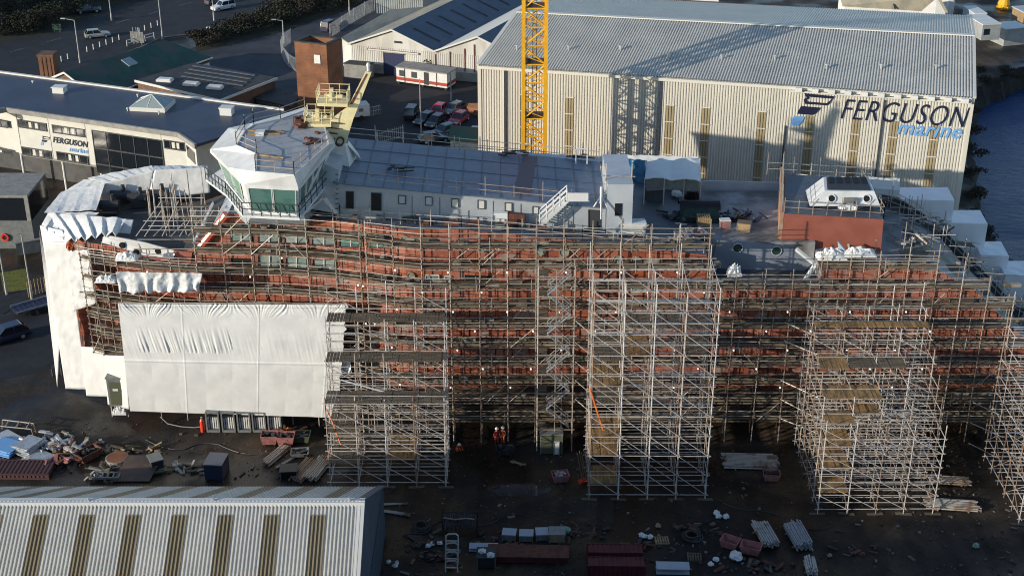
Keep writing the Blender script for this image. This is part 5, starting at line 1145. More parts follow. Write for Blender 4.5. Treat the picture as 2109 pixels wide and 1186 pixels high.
def run(name, label, xs_, FYf, topf, botlev=0, wd=1.5, botf=lambda x: .05, skip=None, braces=()):
    # a long independent scaffold: standards, boarded lifts, ledgers, guard rails
    t = thing(name, label, 'scaffold', (xs_[len(xs_) // 2], FYf(xs_[len(xs_) // 2]), 0))
    for x in xs_:
        tp_ = topf(x); y = FYf(x)
        tube_part('standard', (x, y, botf(x)), (x + R.uniform(-.06, .06), y, tp_ + R.uniform(.2, .9)), t, .046, 'tube')
        tube_part('standard', (x + .06, y + wd, botf(x)), (x + .06, y + wd, tp_ - .6 + R.uniform(-.2, .4)), t, .036, 'tube_rust')
    trs, pun = [], []
    for li, z in enumerate(LV):
        if li < botlev: continue
        ok = [x for x in xs_ if topf(x) > z + .6 and botf(x) < z]
        # contiguous stretches
        segs = []; cur = []
        for x in xs_:
            if x in ok: cur.append(x)
            else:
                if len(cur) > 1: segs.append(cur)
                cur = []
        if len(cur) > 1: segs.append(cur)
        for sg in segs:
            pb, gr, gr2, lg, lg2 = MB(), MB(), MB(), MB(), MB()
            for a, b in zip(sg, sg[1:]):
                ya, yb_ = FYf(a), FYf(b)
                boards(pb, a, b, ya + .08, yb_ + .08, wd - .1, z)
                if li < 2 and a > -9: boards(pb, a, b, ya + wd + .1, yb_ + wd + .1, .9, z + .02, 3)
                for h, g_ in ((.5, gr), (1.0, gr2)): g_.tube((a - .15, ya - .05, z + h + R.uniform(-.03, .03)), (b + .15, yb_ - .05, z + h + R.uniform(-.03, .03)), .033, 4)
                if R.random() < .75: pb.hexa([(a, ya + .02, z + .06), (b, yb_ + .02, z + .06), (b, yb_ + .06, z + .06), (a, ya + .06, z + .06)], [(a, ya + .02, z + .28), (b, yb_ + .02, z + .28), (b, yb_ + .06, z + .28), (a, ya + .06, z + .28)])
                for y0, y1, l_ in ((ya - .02, yb_ - .02, lg), (ya + wd, yb_ + wd, lg2)): l_.tube((a - .12, y0, z - .1), (b + .12, y1, z - .1), .035, 4)
                trs.append(((a, ya - .3, z - .05), (a, ya + wd + .45, z - .05))); m2 = (a + b) / 2; trs.append(((m2, ya - .15, z - .05), (m2, ya + wd + .45, z - .05)))
                if R.random() < .5: x_ = R.uniform(a, b); pun.append(((x_, ya - .09, z - .3), (x_ + R.uniform(-.05, .05), ya - .09, z + R.uniform(.8, 1.25))))
            if pb.f: pb.build('platform', 'board', t)
            gr.build('guard_rail', 'tube', t); gr2.build('guard_rail', 'tube', t); lg.build('ledger', 'tube', t); lg2.build('ledger', 'tube', t)
    # top rails, odd diagonals, couplers at the joints and things left lying on the boards
    for a, b in zip(xs_, xs_[1:]):
        tt = min(topf(a), topf(b))
        for h in (.15, .65): tube_part('top_rail', (a - .1, FYf(a) - .05, tt - h), (b + .1, FYf(b) - .05, tt - h + R.uniform(-.05, .05)), t, .034, 'tube')
    for k in range(30):
        i = R.randrange(len(xs_) - 1); a, b = xs_[i], xs_[i + 1]; z = R.choice(LV); tt = min(topf(a), topf(b))
        if z + 1.9 > tt or max(botf(a), botf(b)) > z: continue
        q = (0, 1.87) if R.random() < .7 else (1.87, 0); o = R.choice((-.1, wd * .5, wd)); tube_part('brace', (a + R.uniform(0, .6), FYf(a) + o, z + q[0]), (b - R.uniform(0, .6), FYf(b) + o, z + q[1]), t, .033, 'tube' if R.random() < .6 else 'tube_rust')
    cpl, mtl = MB(), MB()
    for x in xs_:
        for z in LV:
            if not (botf(x) < z < topf(x)): continue
            for h in (-.1, .5, 1.0): cpl.box((x, FYf(x) - .05, z + h), (.15, .15, .13), R.uniform(0, 1))
            for _ in range(2):
                if R.random() < .55: mtl.box((x + R.uniform(.2, 2.1), FYf(x) + R.uniform(.2, wd - .2), z + R.uniform(.1, .25)), (R.uniform(.3, 2.2), R.uniform(.08, .4), R.uniform(.06, .4)), R.uniform(-.15, .15))
    tag(cpl.build('coupler', 'tube_rust', t), kind='stuff'); tag(mtl.build('loose_material', mat('mixed_site_material', (.10, .08, .055), .8, c2=(.30, .27, .22), scale=.7, lo=.5, hi=.6), t), kind='stuff')
    trs.reverse(); tubes_as_parts('transom', trs, t, 'tube_rust', .032); tubes_as_parts('puncheon', pun, t, 'tube', .03)
    for (xa_, za_, xb_, zb_) in braces:
        tube_part('brace', (xa_, FYf(xa_) - .08, za_), (xb_, FYf(xb_) - .08, zb_), t, .045, 'tube', 4)
    return t
def xat(u, Y, v=640): return P(u, v, Y).x
# forward run (stands a little farther back, behind the white sheet)
fx = [xat(u, 110.3) for u in (150, 176, 205, 235, 293, 352, 408, 466, 524, 582, 640, 698, 750)]
def ftop(x): return 16.8 if x < xat(405, 110.3) else 21.4
run('scaffold', 'scaffold of bare tubes and boards around the forward hull above the big white sheet', fx, lambda x: FYr(x), ftop, 0, botf=lambda x: 6.0 if x < xat(240, 110.3) else .05)
mx = [xat(u, 108.1) for u in (757, 813, 871, 929, 988, 1046, 1104, 1160, 1218, 1276, 1335, 1393, 1453)]
run('scaffold', 'scaffold with many boarded lifts along the red hull amidships', mx, FYr, lambda x: 21.2, 0, braces=[(mx[4 + 1], LV[7 - k] , mx[6 + 0], LV[6 - k]) for k in range(0)])
axs = [xat(u, 108.1) for u in (1460, 1512, 1570, 1628, 1683, 1742, 1801, 1860, 1918, 1974, 2030, 2086, 2142)]
def atop(x):
    u = 1460 + (x - axs[0]) / (axs[4] - axs[0]) * 223
    return 16.9 if u < 1675 else 18.7 if u < 1935 else 17.6 if u < 1985 else 16.4 if u < 2040 else 14.8 if u < 2095 else 11.4
run('scaffold', 'scaffold stepping down along the red stern quarter towards the river', axs, FYr, atop, 0)
# far side scaffold standards that show above the decks
fr_ = thing('scaffold', 'far side scaffold whose pole tops show beyond the ship decks', 'scaffold', (5, 127.5, 0))
for k in range(34):
    x = -30 + 2.45 * k; y = farY(x) + 1.2; tz = T(x) + 2.2 + R.uniform(-.2, .8)
    if x < -14: tz = 19.5
    tube_part('standard', (x, y, .05), (x, y, tz), fr_, .05, 'tube')
m_ = MB()
for k in range(33):
    x = -30 + 2.45 * k; x2_ = x + 2.45
    for li in range(2, 8):
        z = LV[li]
        if z < T(x): m_.tube((x, farY(x) + 1.2, z), (x2_, farY(x2_) + 1.2, z), .045, 4)
    if x > -14:
        for h in (.7, 1.3): m_.tube((x, farY(x) + 1.2, T(x) + h), (x2_, farY(x2_) + 1.2, T(x2_) + h), .04, 4)
m_.build('ledger', 'tube', fr_)
m_ = MB()
for k in range(33):
    x = -30 + 2.45 * k
    for li in range(2, 8):
        if LV[li] < T(x): boards(m_, x, x + 2.45, farY(x) + .15, farY(x + 2.45) + .15, 1.0, LV[li] + .05, 2)
m_.build('platform', 'board', fr_)

# free-standing towers in front of the hull
def tower(name, label, us, vbase, ystep, rows, tops, lifts=1.6, boards_at=(), bay_boards=None, dense=1., steps=None, rust=.25):
    Y0 = G(us[0], vbase).y; x_ = [P(u, vbase, Y0).x for u in us]
    t = thing(name, label, 'scaffold tower', (sum(x_) / len(x_), Y0 + ystep * rows / 2, 0))
    yr = [Y0 + ystep * j for j in range(rows)]
    j_ = lambda: R.uniform(-.05, .05)
    for j, y in enumerate(yr):
        for i, x in enumerate(x_):
            tube_part('standard', (x + j_(), y + j_(), .06), (x + j_() * 1.6, y + j_(), tops[j] + R.uniform(.1, .9)), t, .062 if j == 0 and rows == 4 else .044, 'tube_bright' if R.random() > rust else 'tube_rust')
    nz_ = int(max(tops) / lifts) + 1
    LO, TR, HR, BR_, SB = [], [], [], [], []
    for k in range(nz_):
        z = .55 + lifts * k; 
        for j, y in enumerate(yr):
            if z <= tops[j] + .2:
                LO.append(((x_[0] - .25, y - .06, z + j_()), (x_[-1] + .25, y - .06, z + j_())))
                if R.random() < dense: HR.append(((x_[0] - .2, y - .06, z + lifts * .5 + j_()), (x_[-1] + .2, y - .06, z + lifts * .5 + j_())))
        for i, x in enumerate(x_):
            yy = [y for j, y in enumerate(yr) if z <= tops[j] + .2]
            if len(yy) > 1:
                TR.append(((x + .06, yy[0] - .3, z + .08), (x + .06, yy[-1] + .3, z + .08)))
    # diagonal bracing, falling to the right on the faces, zigzag at the sides
    for j, y in enumerate(yr):
        k = 0
        while .55 + lifts * (k + 1) <= tops[j] + .3:
            z = .55 + lifts * k
            for i in range(len(x_) - 1):
                if j == 0 or R.random() < .55 * dense: BR_.append(((x_[i], y - .12, z + lifts), (x_[i + 1], y - .12, z)))
            k += 1
    for i, x in enumerate(x_):
        for j in range(rows - 1):
            k = 0
            while .55 + lifts * (k + 1) <= min(tops[j], tops[j + 1]) + .3:
                z = .55 + lifts * k; a = (x - .08, yr[j], z); b = (x - .08, yr[j + 1], z + lifts)
                if (k + j) % 2: a, b = (x - .08, yr[j + 1], z), (x - .08, yr[j], z + lifts)
                if R.random() < .7: SB.append((a, b))
                k += 1
    for nm_, ls_, m_n, r_ in (('ledger', LO, 'tube_bright', .037), ('guard_rail', HR, 'tube_bright', .03), ('transom', TR, 'tube_bright', .034), ('brace', BR_, 'tube_bright', .032), ('side_brace', SB, 'tube_rust', .032)): tubes_as_parts(nm_, ls_, t, m_n, r_)
    for (z, i0, i1, y0, y1, m, n) in boards_at:
        b = MB(); w_ = (x_[i1] - x_[i0]) / n
        for q in range(n):
            x0_ = x_[i0] + w_ * q; dz = R.uniform(-.02, .02); b.hexa([(x0_ + .015, y0, z + dz), (x0_ + w_ - .015, y0, z + dz), (x0_ + w_ - .015, y1, z + dz), (x0_ + .015, y1, z + dz)], [(x0_ + .015, y0, z + dz + .05), (x0_ + w_ - .015, y0, z + dz + .05), (x0_ + w_ - .015, y1, z + dz + .05), (x0_ + .015, y1, z + dz + .05)])
        b.build('boarding', m, t)
    for i, x in enumerate(x_):                                     # sole boards under the front feet
        b = MB(); b.box((x, yr[0], .03), (1.3, .3, .06), R.uniform(-.1, .1)); b.build('sole_board', 'board', t)
    return t, x_, yr
t1, x1_, y1_ = tower('scaffold_tower', 'stepped scaffold tower beside the right edge of the big white sheet', (681, 739, 799, 858, 919), 1003, 1.75, 4, [8.4, 11.2, 14., 16.4], 1.55,
    [(8.5, 0, 4, G(681, 1003).y - .3, G(681, 1003).y + 1.7, 'board', 36), (11.3, 0, 4, G(681, 1003).y + 1.7, G(681, 1003).y + 3.4, 'board', 36), (14.1, 0, 4, G(681, 1003).y + 3.5, G(681, 1003).y + 5.1, 'board', 36), (2.2, 0, 1, G(681, 1003).y + .3, G(681, 1003).y + 5, 'board', 9), (5.3, 0, 1, G(681, 1003).y + .3, G(681, 1003).y + 5, 'board', 9), (2.2, 2, 3, G(681, 1003).y + 1, G(681, 1003).y + 5, 'board_new', 3)], dense=.8)
Y2 = G(1215, 1030).y
t2, x2_, y2_ = tower('scaffold_tower', 'tall straight scaffold tower with a plank ramp inside its left bay, amidships', (1213, 1273, 1332, 1392, 1452), 1028, 2.05, 4, [19.4, 19.4, 19.6, 20.2], 1.9,
    [(1.4, 0, 1, Y2 + .4, Y2 + 3.2, 'board_new', 8), (3.5, 0, 1, Y2 + 1.4, Y2 + 5.5, 'board_new', 8), (5.8, 0, 1, Y2 + .4, Y2 + 4.2, 'board_new', 8), (8.1, 0, 1, Y2 + 2, Y2 + 6, 'board', 8), (10.4, 0, 1, Y2 + 1, Y2 + 5.5, 'board_new', 8), (12.6, 0, 1, Y2 + 1.5, Y2 + 6, 'board', 8),
     (12.6, 1, 2, Y2 + 2.2, Y2 + 6, 'board_new', 9), (14.8, 1, 4, Y2 + 3, Y2 + 6, 'board', 26), (12.6, 3, 4, Y2 + 2.6, Y2 + 6, 'board', 9)], dense=.5)
Y3 = G(1683, 1058).y
t3, x3_, y3_ = tower('scaffold_tower', 'stepped dense scaffold tower with fresh brown boarding, by the stern', (1683, 1743, 1802, 1861, 1921), 1058, 1.75, 7, [8.2, 9.6, 11.0, 12.2, 13.4, 14.6, 15.8], 1.35,
    [(9.9, 0, 2, Y3 + 2.0, Y3 + 4.2, 'board_new', 13), (11.4, 0, 1, Y3 + 4.2, Y3 + 6.6, 'board_new', 7), (11.4, 1, 3, Y3 + 4.4, Y3 + 6.2, 'board', 14), (8.4, 0, 1, Y3 + .6, Y3 + 2.6, 'board_new', 6), (6.2, 0, 1, Y3 + .6, Y3 + 3.2, 'board_new', 6), (4.2, 0, 1, Y3 + .3, Y3 + 3.6, 'board_new', 6), (2.0, 0, 1, Y3 + .2, Y3 + 2.4, 'board_new', 5), (13.6, 0, 4, Y3 + 7.4, Y3 + 8.4, 'board_new', 28), (8.3, 1, 2, Y3 + 2.2, Y3 + 4, 'board_new', 6)], dense=.65, rust=.4)
t4, x4_, y4_ = tower('scaffold_tower', 'scaffold tower cut off by the right edge of the photo', (2098, 2157, 2216), 1080, 1.9, 6, [8., 9.5, 11, 12.5, 13.5, 14.5], 1.6, [], dense=.7, rust=.5)
# rakers tying the towers back to the hull scaffold
for (u0, v0, u1, v1, Ya, Yb) in ((1108, 580, 1215, 690, 108, 102), (1185, 660, 1216, 686, 107.5, 103), (1185, 705, 1216, 730, 107.5, 103), (1185, 745, 1216, 770, 107.5, 103), (1185, 783, 1216, 810, 107.5, 103), (1185, 822, 1216, 848, 107.5, 103)):
    if u0 == 1108: continue
    tube_part('raker', P(u0, v0, Ya), P(u1, v1, Yb), t2, .055)
for (u0, v0, u1, v1) in ((1618, 664, 1684, 694), (1617, 703, 1684, 730), (1608, 783, 1684, 818), (1608, 822, 1684, 862), (1606, 861, 1684, 892)):
    tube_part('raker', P(u0, v0, 107.8), P(u1, v1, 105), t3, .055)
for (u0, v0, u1, v1) in ((2004, 828, 2072, 860), (1998, 870, 2066, 900), (1995, 912, 2060, 945)): tube_part('raker', P(u0, v0, 107.8), P(u1, v1, 105), t4, .05)
tube_part('raker', P(702, 782, 102.5), P(810, 812, 102.5), t1, .07, 'ship_white')
for u0, v0, u1, v1 in ((672, 842, 690, 880), (686, 872, 702, 915), (673, 950, 680, 925)): tube_part('orange_strap', P(u0, v0, 102), P(u1, v1, 101.2), t1, .07, 'orange')
tube_part('orange_strap', P(1215, 800, Y2 - .2), P(1242, 885, Y2 + .6), t2, .09, 'orange')
# zigzag stair tower against the hull
stw = thing('stair_tower', 'narrow scaffold stair tower with zigzag flights against the red hull', 'stair tower', (xat(1145, 107), 107, 0))
xa_, xb_ = xat(1108, 107), xat(1183, 107)
for x in (xa_, xb_):
    for y in (106.6, 107.9): tube_part('standard', (x, y, .05), (x, y, 18.2), stw, .05)
tube_part('standard', ((xa_ + xb_) / 2, 106.6, .05), ((xa_ + xb_) / 2, 106.6, 17.8), stw, .045)
for k, z in enumerate(LV[:9]):
    m_ = MB(); 
    for y in (106.55, 107.9): m_.tube((xa_ - .2, y, z), (xb_ + .2, y, z), .045, 4); m_.tube((xa_ - .2, y, z + 1), (xb_ + .2, y, z + 1), .04, 4)
    m_.build('ledger', 'tube', stw)
    m_ = MB(); boards(m_, xa_, xa_ + .8, 106.7, 106.7, 1.1, z + .05, 4); m_.build('landing', 'board', stw)
    if k < 8:
        s0_, s1_ = (xa_ + .8, xb_ - .3) if k % 2 else (xb_ - .3, xa_ + .8)
        m_ = MB()
        for o in (106.75, 107.35): m_.tube((s0_, o, z + .1), (s1_, o, z + 1.97), .06, 4); m_.tube((s0_, o, z + 1.0), (s1_, o, z + 2.87), .04, 4)
        for q in range(9): t_ = (q + .5) / 9; m_.box((s0_ + (s1_ - s0_) * t_, 107.05, z + .1 + 1.87 * t_), (.22, .6, .04))
        m_.build('stair_flight', 'alu', stw)
# small work lamps hung along the lifts
lampm = MB(); lampm.tube((0, 0, 0), (0, 0, .1), .05, 6); lampm.tube((0, -.0, .08), (0, -.1, .05), .075, 7, .06); lmesh = None
for (x_list, FYf, top_) in ((fx[4:], FYr, lambda x: 19), (mx, FYr, lambda x: 17.5), (axs[:9], FYr, lambda x: 14)):
    for li in range(2, 9):
        for x in x_list[::2] if li % 2 else x_list[1::2]:
            if LV[li] > top_(x) or R.random() < .3: continue
            if x < -13 and LV[li] < 14.5: continue
            loc = (x + R.uniform(-.5, .5), FYf(x) - .14, LV[li] - .32)
            if lmesh is None: o = lampm.build('work_lamp', 'lamp_glow'); lmesh = o.data
            else: o = bpy.data.objects.new('work_lamp', lmesh); COL.objects.link(o)
            o.location = loc; tag(o, 'tiny lit work lamp hung under a scaffold lift along the hull', 'lamp', 'work lamps along the scaffold')

# ================================================================ white sheeting
def wr(p, s, a, seed=0.): return a * mnoise.fractal(V((p[0] * s + seed, p[1] * s, p[2] * s)), .8, 2.1, 4)
YS = 110.9
sh = thing('white_sheet', 'big white plastic sheet stretched over the forward scaffold face', 'sheeting', (P(470, 740, YS).x, YS, 0))
s00, s10, s11, s01 = P(268, 846, YS), P(694, 860, 109.2), P(714, 627, 109.2), P(243, 625, YS)
def shf(seed):
    def f(u, v):
        p = s00.lerp(s10, u).lerp(s01.lerp(s11, u), v); 
        bay = abs((u * 8) % 1 - .5) * 2; 
        d = -.035 * (1 - bay ** 2) * (.5 + .5 * math.sin(v * 21))  # sag between standards
        # pull creases from the seam at mid height and from the top edge
        for v0, sp in ((.60, .13), (.97, .06)):
            if abs(v - v0) < sp * 1.6: 
                fall = max(0, 1 - abs(v - v0) / (sp * 1.6)); on__ = 1 if v0 > .9 else (1 if .07 < u < .50 and v > .56 else 0.12)
                d += .13 * fall * on__ * mnoise.noise(V((u * 105 + (14 * (v - v0) if v0 < .9 else 50 * (v - v0) * math.sin(u * 25)), seed, v * 2)))
        for vs in (.48,): d -= .09 * math.exp(-((v - vs) / .006) ** 2)
        for us in (.28, .62, .93): d -= .025 * math.exp(-((u - us) / .003) ** 2)
        d += wr(p, .12, .05, seed) + wr(p, .8, .008, seed)
        if v > .97 and u < .99: d -= .05
        e = 0
        if u > .985: e = .25 * mnoise.noise(V((0, v * 26, 3)))
        return (p.x + e, p.y + d, p.z)
    return f
m_ = MB(); m_.grid(420, 150, shf(1.)); m_.build('panel', 'white_sheet', sh, smooth=True)
m_ = MB(); m_.tube(s01 + V((0, .15, 0)), s11 + V((0, .15, 0)), .06, 5); m_.build('edge_tube', 'tube', sh)
# bow sheeting: folded strips and the crinkled canopy
def strip(px4, Y, m='white_sheet', nu=18, nv=60, amp=.16, sc_=.7, seed=0., par=None, nm='panel', thick=.06):
    c = [P(u, v, y) for (u, v), y in zip(px4, Y)]
    def f(u, v):
        p = c[0].lerp(c[1], u).lerp(c[3].lerp(c[2], u), v); d = wr(p, sc_, amp * .45, seed) + wr(p, sc_ * 3, amp * .12, seed)
        return p + V((d * .4, -d, d * .2))
    b = MB(); b.grid(nu, nv, f); o = b.build(nm, m, par, smooth=True)
    md = o.modifiers.new('thickness', 'SOLIDIFY'); md.thickness = thick; md.offset = -1; return o
bw = thing('bow_wrap', 'tall crinkled white plastic wrap enclosing the bow scaffold', 'sheeting', P(150, 800, 117))
strip([(135, 800), (181, 802), (138, 498), (88, 498)], (117.5, 116.6, 116.6, 117.5), seed=2, par=bw, amp=.2)
strip([(178, 815), (226, 817), (213, 716), (166, 714)], (115.9, 114.8, 114.8, 115.9), seed=3, par=bw, amp=.1, nv=24)
strip([(222, 833), (266, 843), (258, 733), (212, 731)], (113.6, 112., 112., 113.6), seed=4, par=bw, amp=.1, nv=24)
strip([(150, 642), (198, 625), (182, 515), (137, 516)], (116.2, 114.8, 114.4, 116.0), 'sheet_dirty', seed=5, par=bw, amp=.35, nv=34, sc_=1.)
strip([(122, 712), (90, 500), (80, 470), (118, 800)], (118, 119.5, 119.5, 118), seed=6, par=bw, amp=.1, nv=20)
# canopy
strip([(88, 500), (140, 498), (128, 474), (82, 464)], (117.5, 116.4, 117.2, 118.8), 'sheet_dirty', seed=7, par=bw, amp=.3, nv=14)
def ridged(px4, Y, n, amp, seed, nm):
    c = [P(u, v, y) for (u, v), y in zip(px4, Y)]
    def f(u, v):
        p = c[0].lerp(c[1], u).lerp(c[3].lerp(c[2], u), v); x = u * n; k = abs((x % 1) - .5) * 2
        s_ = (x + .25 * v) % 1; d = amp * .75 * ((s_ / .72 if s_ < .72 else (1 - s_) / .28) - .5) * (1.0 - .75 * v) + wr(p, .4, .08, seed) + wr(p, 1.2, .018, seed)
        return p + V((0, 0, d))
    b = MB(); b.grid(70, 26, f); o = b.build(nm, 'white_sheet', bw); md = o.modifiers.new('thickness', 'SOLIDIFY'); md.thickness = .05; md.offset = -1; return o
ridged([(134, 496), (238, 480), (260, 450), (98, 438)], (116.2, 114.2, 116.8, 120.2), 5, .7, 8, 'canopy')
ridged([(82, 466), (134, 496), (204, 437), (98, 438)], (118.6, 116.4, 119.5, 120.2), 3, .5, 9, 'canopy')
strip([(260, 452), (276, 453), (268, 482), (238, 479)], (116.6, 116.4, 115.6, 115.2), 'ship_grey', nu=8, nv=10, amp=.15, seed=10, par=bw, nm='flap')
ridged([(91, 437), (198, 432), (216, 378), (126, 395)], (120.3, 120., 124.6, 125.4), 3, .10, 11, 'canopy')
ridged([(126, 396), (216, 378), (213, 372), (172, 369)], (125.6, 124.7, 126.2, 126.8), 3, .1, 12, 'canopy')
# far side wrap with its shaded inner face
strip([(203, 424), (304, 411), (318, 350), (216, 377)], (124.4, 125., 125.6, 124.7), 'sheet_dirty', amp=.12, seed=13, par=bw, nv=14, nu=24)
strip([(304, 411), (433, 397), (428, 345), (318, 350)], (125., 125.4, 126, 125.6), 'sheet_dirty', amp=.12, seed=14, par=bw, nv=14, nu=24)
ridged([(216, 378), (318, 352), (312, 341), (180, 366)], (124.8, 125.6, 127., 126.6), 6, .1, 15, 'canopy')
ridged([(318, 352), (429, 349), (427, 342), (312, 341)], (125.6, 126., 127.2, 127.), 5, .12, 16, 'canopy')
# draped sheet over a lift, forward
dp = thing('draped_sheet', 'rumpled white sheet draped over the scaffold rail above the big white sheet', 'sheeting', P(325, 580, 110))
c = [P(u, v, 110.1) for u, v in ((247, 600), (409, 598), (417, 562), (238, 560))]
def f(u, v):
    p = c[0].lerp(c[1], u).lerp(c[3].lerp(c[2], u), v); fold = math.sin(u * 40 + 3 * mnoise.noise(V((u * 5, v * 2, 0)))) * (1 - v * .7)
    return p + V((0, -.15 * fold - .2 * (1 - v) - wr(p, .9, .10, 3), .25 * (1 - v) * mnoise.noise(V((u * 14, 0, 5)))))
m_ = MB(); m_.grid(110, 26, f); o = m_.build('panel', 'sheet_dirty', dp, smooth=True)
def rag_heap(name, label, u, v, Y, w, d, h, m='plastic_bag', seed=0., z=None):
    c = P(u, v, Y) if z is None else G(u, v, z); t = thing(name, label, 'sheeting', c)
    def f(a, b):
        x, y = (a - .5) * w, (b - .5) * d; r_ = max(0, 1 - (2 * abs(a - .5)) ** 2) * max(0, 1 - (2 * abs(b - .5)) ** 2)
        return c + V((x + .1 * mnoise.noise(V((a * 7, b * 7, seed))), y, h * r_ ** .5 * (.55 + .9 * abs(mnoise.noise(V((a * 5 + seed, b * 5, 1)))))))
    b = MB(); b.grid(26, 18, f); b.build('folds', m, t); return t
rag_heap('loose_sheet', 'crumpled white sheet on the upper forward lift below the bow bulwark', 262, 533, 111.2, 1.9, 1.0, .7, seed=1)
rag_heap('loose_sheet', 'small crumpled sheet on the lower forward lift', 220, 578, 111.6, 1.9, 1., .6, seed=2)
rag_heap('loose_sheet', 'white plastic bundled on the stern scaffold beside a raised peak', 1712, 530, 109.3, 2.6, 1.3, .9, seed=3)
rag_heap('loose_sheet', 'silvery plastic rolled over the rail of the stern scaffold', 1770, 524, 109.3, 2.8, 1.3, .7, seed=4)
rag_heap('loose_sheet', 'clear plastic caught on the recess scaffold under the inner bulkhead', 1512, 565, 109., 1.2, 1., 1.1, 'plastic_bag', seed=6)
pk = thing('pointed_sheet', 'pointed grey sheet flap standing on the stern scaffold', 'sheeting', P(1735, 520, 109.5)); a, b, c = P(1725, 497, 109.6), P(1752, 530, 109.4), P(1728, 530, 109.6)
m_ = MB(); m_.hexa([a, b, c], [p + V((.1, .3, 0)) for p in (a, b, c)]); m_.build('flap', 'ship_grey', pk)
st_ = thing('torn_sheet_edge', 'torn white sheet remnants along the right edge of the big sheet', 'sheeting', P(706, 700, 109.8))
for (u, v, w_, h_) in ((704, 655, 16, 46), (700, 720, 18, 20), (712, 755, 24, 34), (703, 830, 20, 24), (706, 862, 26, 16)):
    q = [P(u - w_ / 2, v + h_ / 2, 109.8), P(u + w_ / 2, v + h_ / 2 - 4, 109.5), P(u + w_ / 2 - 3, v - h_ / 2, 109.6), P(u - w_ / 2, v - h_ / 2, 109.8)]
    b = MB(); b.grid(10, 12, lambda a, c_: q[0].lerp(q[1], a).lerp(q[3].lerp(q[2], a), c_) + V((.06 * mnoise.noise(V((a * 4, c_ * 9, u))), -.25 * mnoise.noise(V((a * 5, c_ * 5, u))), .1 * mnoise.noise(V((a * 9, c_ * 3, v))))))
    b.build('scrap', 'plastic_bag', st_, smooth=True)
# wrapped boxes stepping down beyond the stern, the tent on the aft deck and low wraps along the far edge
def wrapbox(label, u0, u1, vt, Y, zb, depth=3.2, rz=0.):
    a, b = P(u0, vt + 6, Y), P(u1, vt + 8, Y); t = thing('wrapped_scaffold', label, 'wrapped scaffold', ((a.x + b.x) / 2, Y, zb), 0, 'white wrapped scaffold boxes beyond the stern')
    z1 = a.z; m_ = MB()
    def side(p, q, seed):
        def f(u, v):
            r_ = p.lerp(q, u); z = zb + (z1 - zb) * v; d = .04 * mnoise.noise(V((r_.x * .8, r_.y * .8, z * .5))) + .012 * mnoise.noise(V((r_.x * 2, r_.y * 2, z * 1.5)))
            return (r_.x + d, r_.y + d, z)
        m_.grid(16, 14, f)
    A_1, B_1, C_1, D_1 = V((a.x, Y, 0)), V((b.x, Y - .3, 0)), V((b.x + .3, Y + depth, 0)), V((a.x + .3, Y + depth, 0))
    for p, q, s_ in ((A_1, B_1, 1), (B_1, C_1, 2), (C_1, D_1, 3), (D_1, A_1, 4)): side(p, q, s_)
    def tf(u, v): p = A_1.lerp(B_1, u).lerp(D_1.lerp(C_1, u), v); return (p.x, p.y, z1 + (.06 * mnoise.noise(V((p.x, p.y, 3))) if .02 < u < .98 and .02 < v < .98 else 0))
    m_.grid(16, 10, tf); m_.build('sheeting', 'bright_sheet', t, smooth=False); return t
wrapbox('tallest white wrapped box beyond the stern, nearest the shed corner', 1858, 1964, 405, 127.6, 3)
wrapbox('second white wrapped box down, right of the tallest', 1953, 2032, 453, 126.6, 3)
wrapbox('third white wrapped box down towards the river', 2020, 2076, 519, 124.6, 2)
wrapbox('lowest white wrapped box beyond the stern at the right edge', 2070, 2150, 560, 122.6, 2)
def lowwrap(label, u0, v0, u1, v1, Y, h, seed):
    a, b = P(u0, v0, Y), P(u1, v1, Y); t = thing('edge_wrap', label, 'sheeting', a)
    def f(u, v): p = a.lerp(b, u); s_ = .18 * mnoise.noise(V((u * 9, v * 2, seed))); return (p.x, p.y + (v - .3) * .8 * (1 if v > .6 else 0) + s_, p.z - h * (1 - v) + s_ * .5)
    m_ = MB(); m_.grid(50, 8, f); o = m_.build('sheeting', 'white_sheet', t); md = o.modifiers.new('thickness', 'SOLIDIFY'); md.thickness = .1; return t
lowwrap('thin white wrap along the far edge of the blue deckhouse roof', 1040, 317, 1255, 327, 124.6, .7, 1)
lowwrap('white wrap rolled along the far bulwark of the aft deck', 1462, 400, 1606, 406, 125.6, .6, 2)
lowwrap('white wrap sheet behind the white funnel house', 1642, 364, 1856, 372, 124.4, 1.9, 3)
tent = thing('white_tent', 'white sheeted tent roof with open dark front on the aft deck', 'tent', P(1385, 370, 121))
a, b, c, d = P(1328, 366, 119.5), P(1444, 372, 119.5), P(1442, 326, 122.6), P(1332, 331, 122.6)
def f(u, v): p = a.lerp(b, u).lerp(d.lerp(c, u), v); return p + V((0, 0, .22 * (abs(math.sin(u * 6.3)) - .5) + .12 * mnoise.noise(V((u * 6, v * 4, 1)))))
m_ = MB(); m_.grid(40, 16, f); o = m_.build('roof_sheet', 'white_sheet', tent); md = o.modifiers.new('thickness', 'SOLIDIFY'); md.thickness = .08
for p in (a, a.lerp(b, .35), a.lerp(b, .7), b, c, d): tube_part('leg', p + V((0, 0, -2.6)), p, tent, .06)
m_ = MB(); m_.slab([a + V((.2, .6, -.2)), b + V((-.1, .6, -.2)), b + V((-.1, .6, -1.3)), a + V((.2, .6, -1.3))], (0, .08, 0)); m_.build('front_boarding', 'steel_shade_grey', tent)
lowwrap('bright white wrap along the top of the tent frame', 1252, 322, 1440, 328, 123.4, 1.0, 4)
bt_ = thing('blue_tarp_screen', 'bright blue tarpaulin screen hanging beside the white tent', 'tarpaulin', P(1300, 380, 121)); q = [P(1280, 372, 121), P(1330, 380, 120.6), P(1330, 330, 121.4), P(1282, 326, 121.6)]
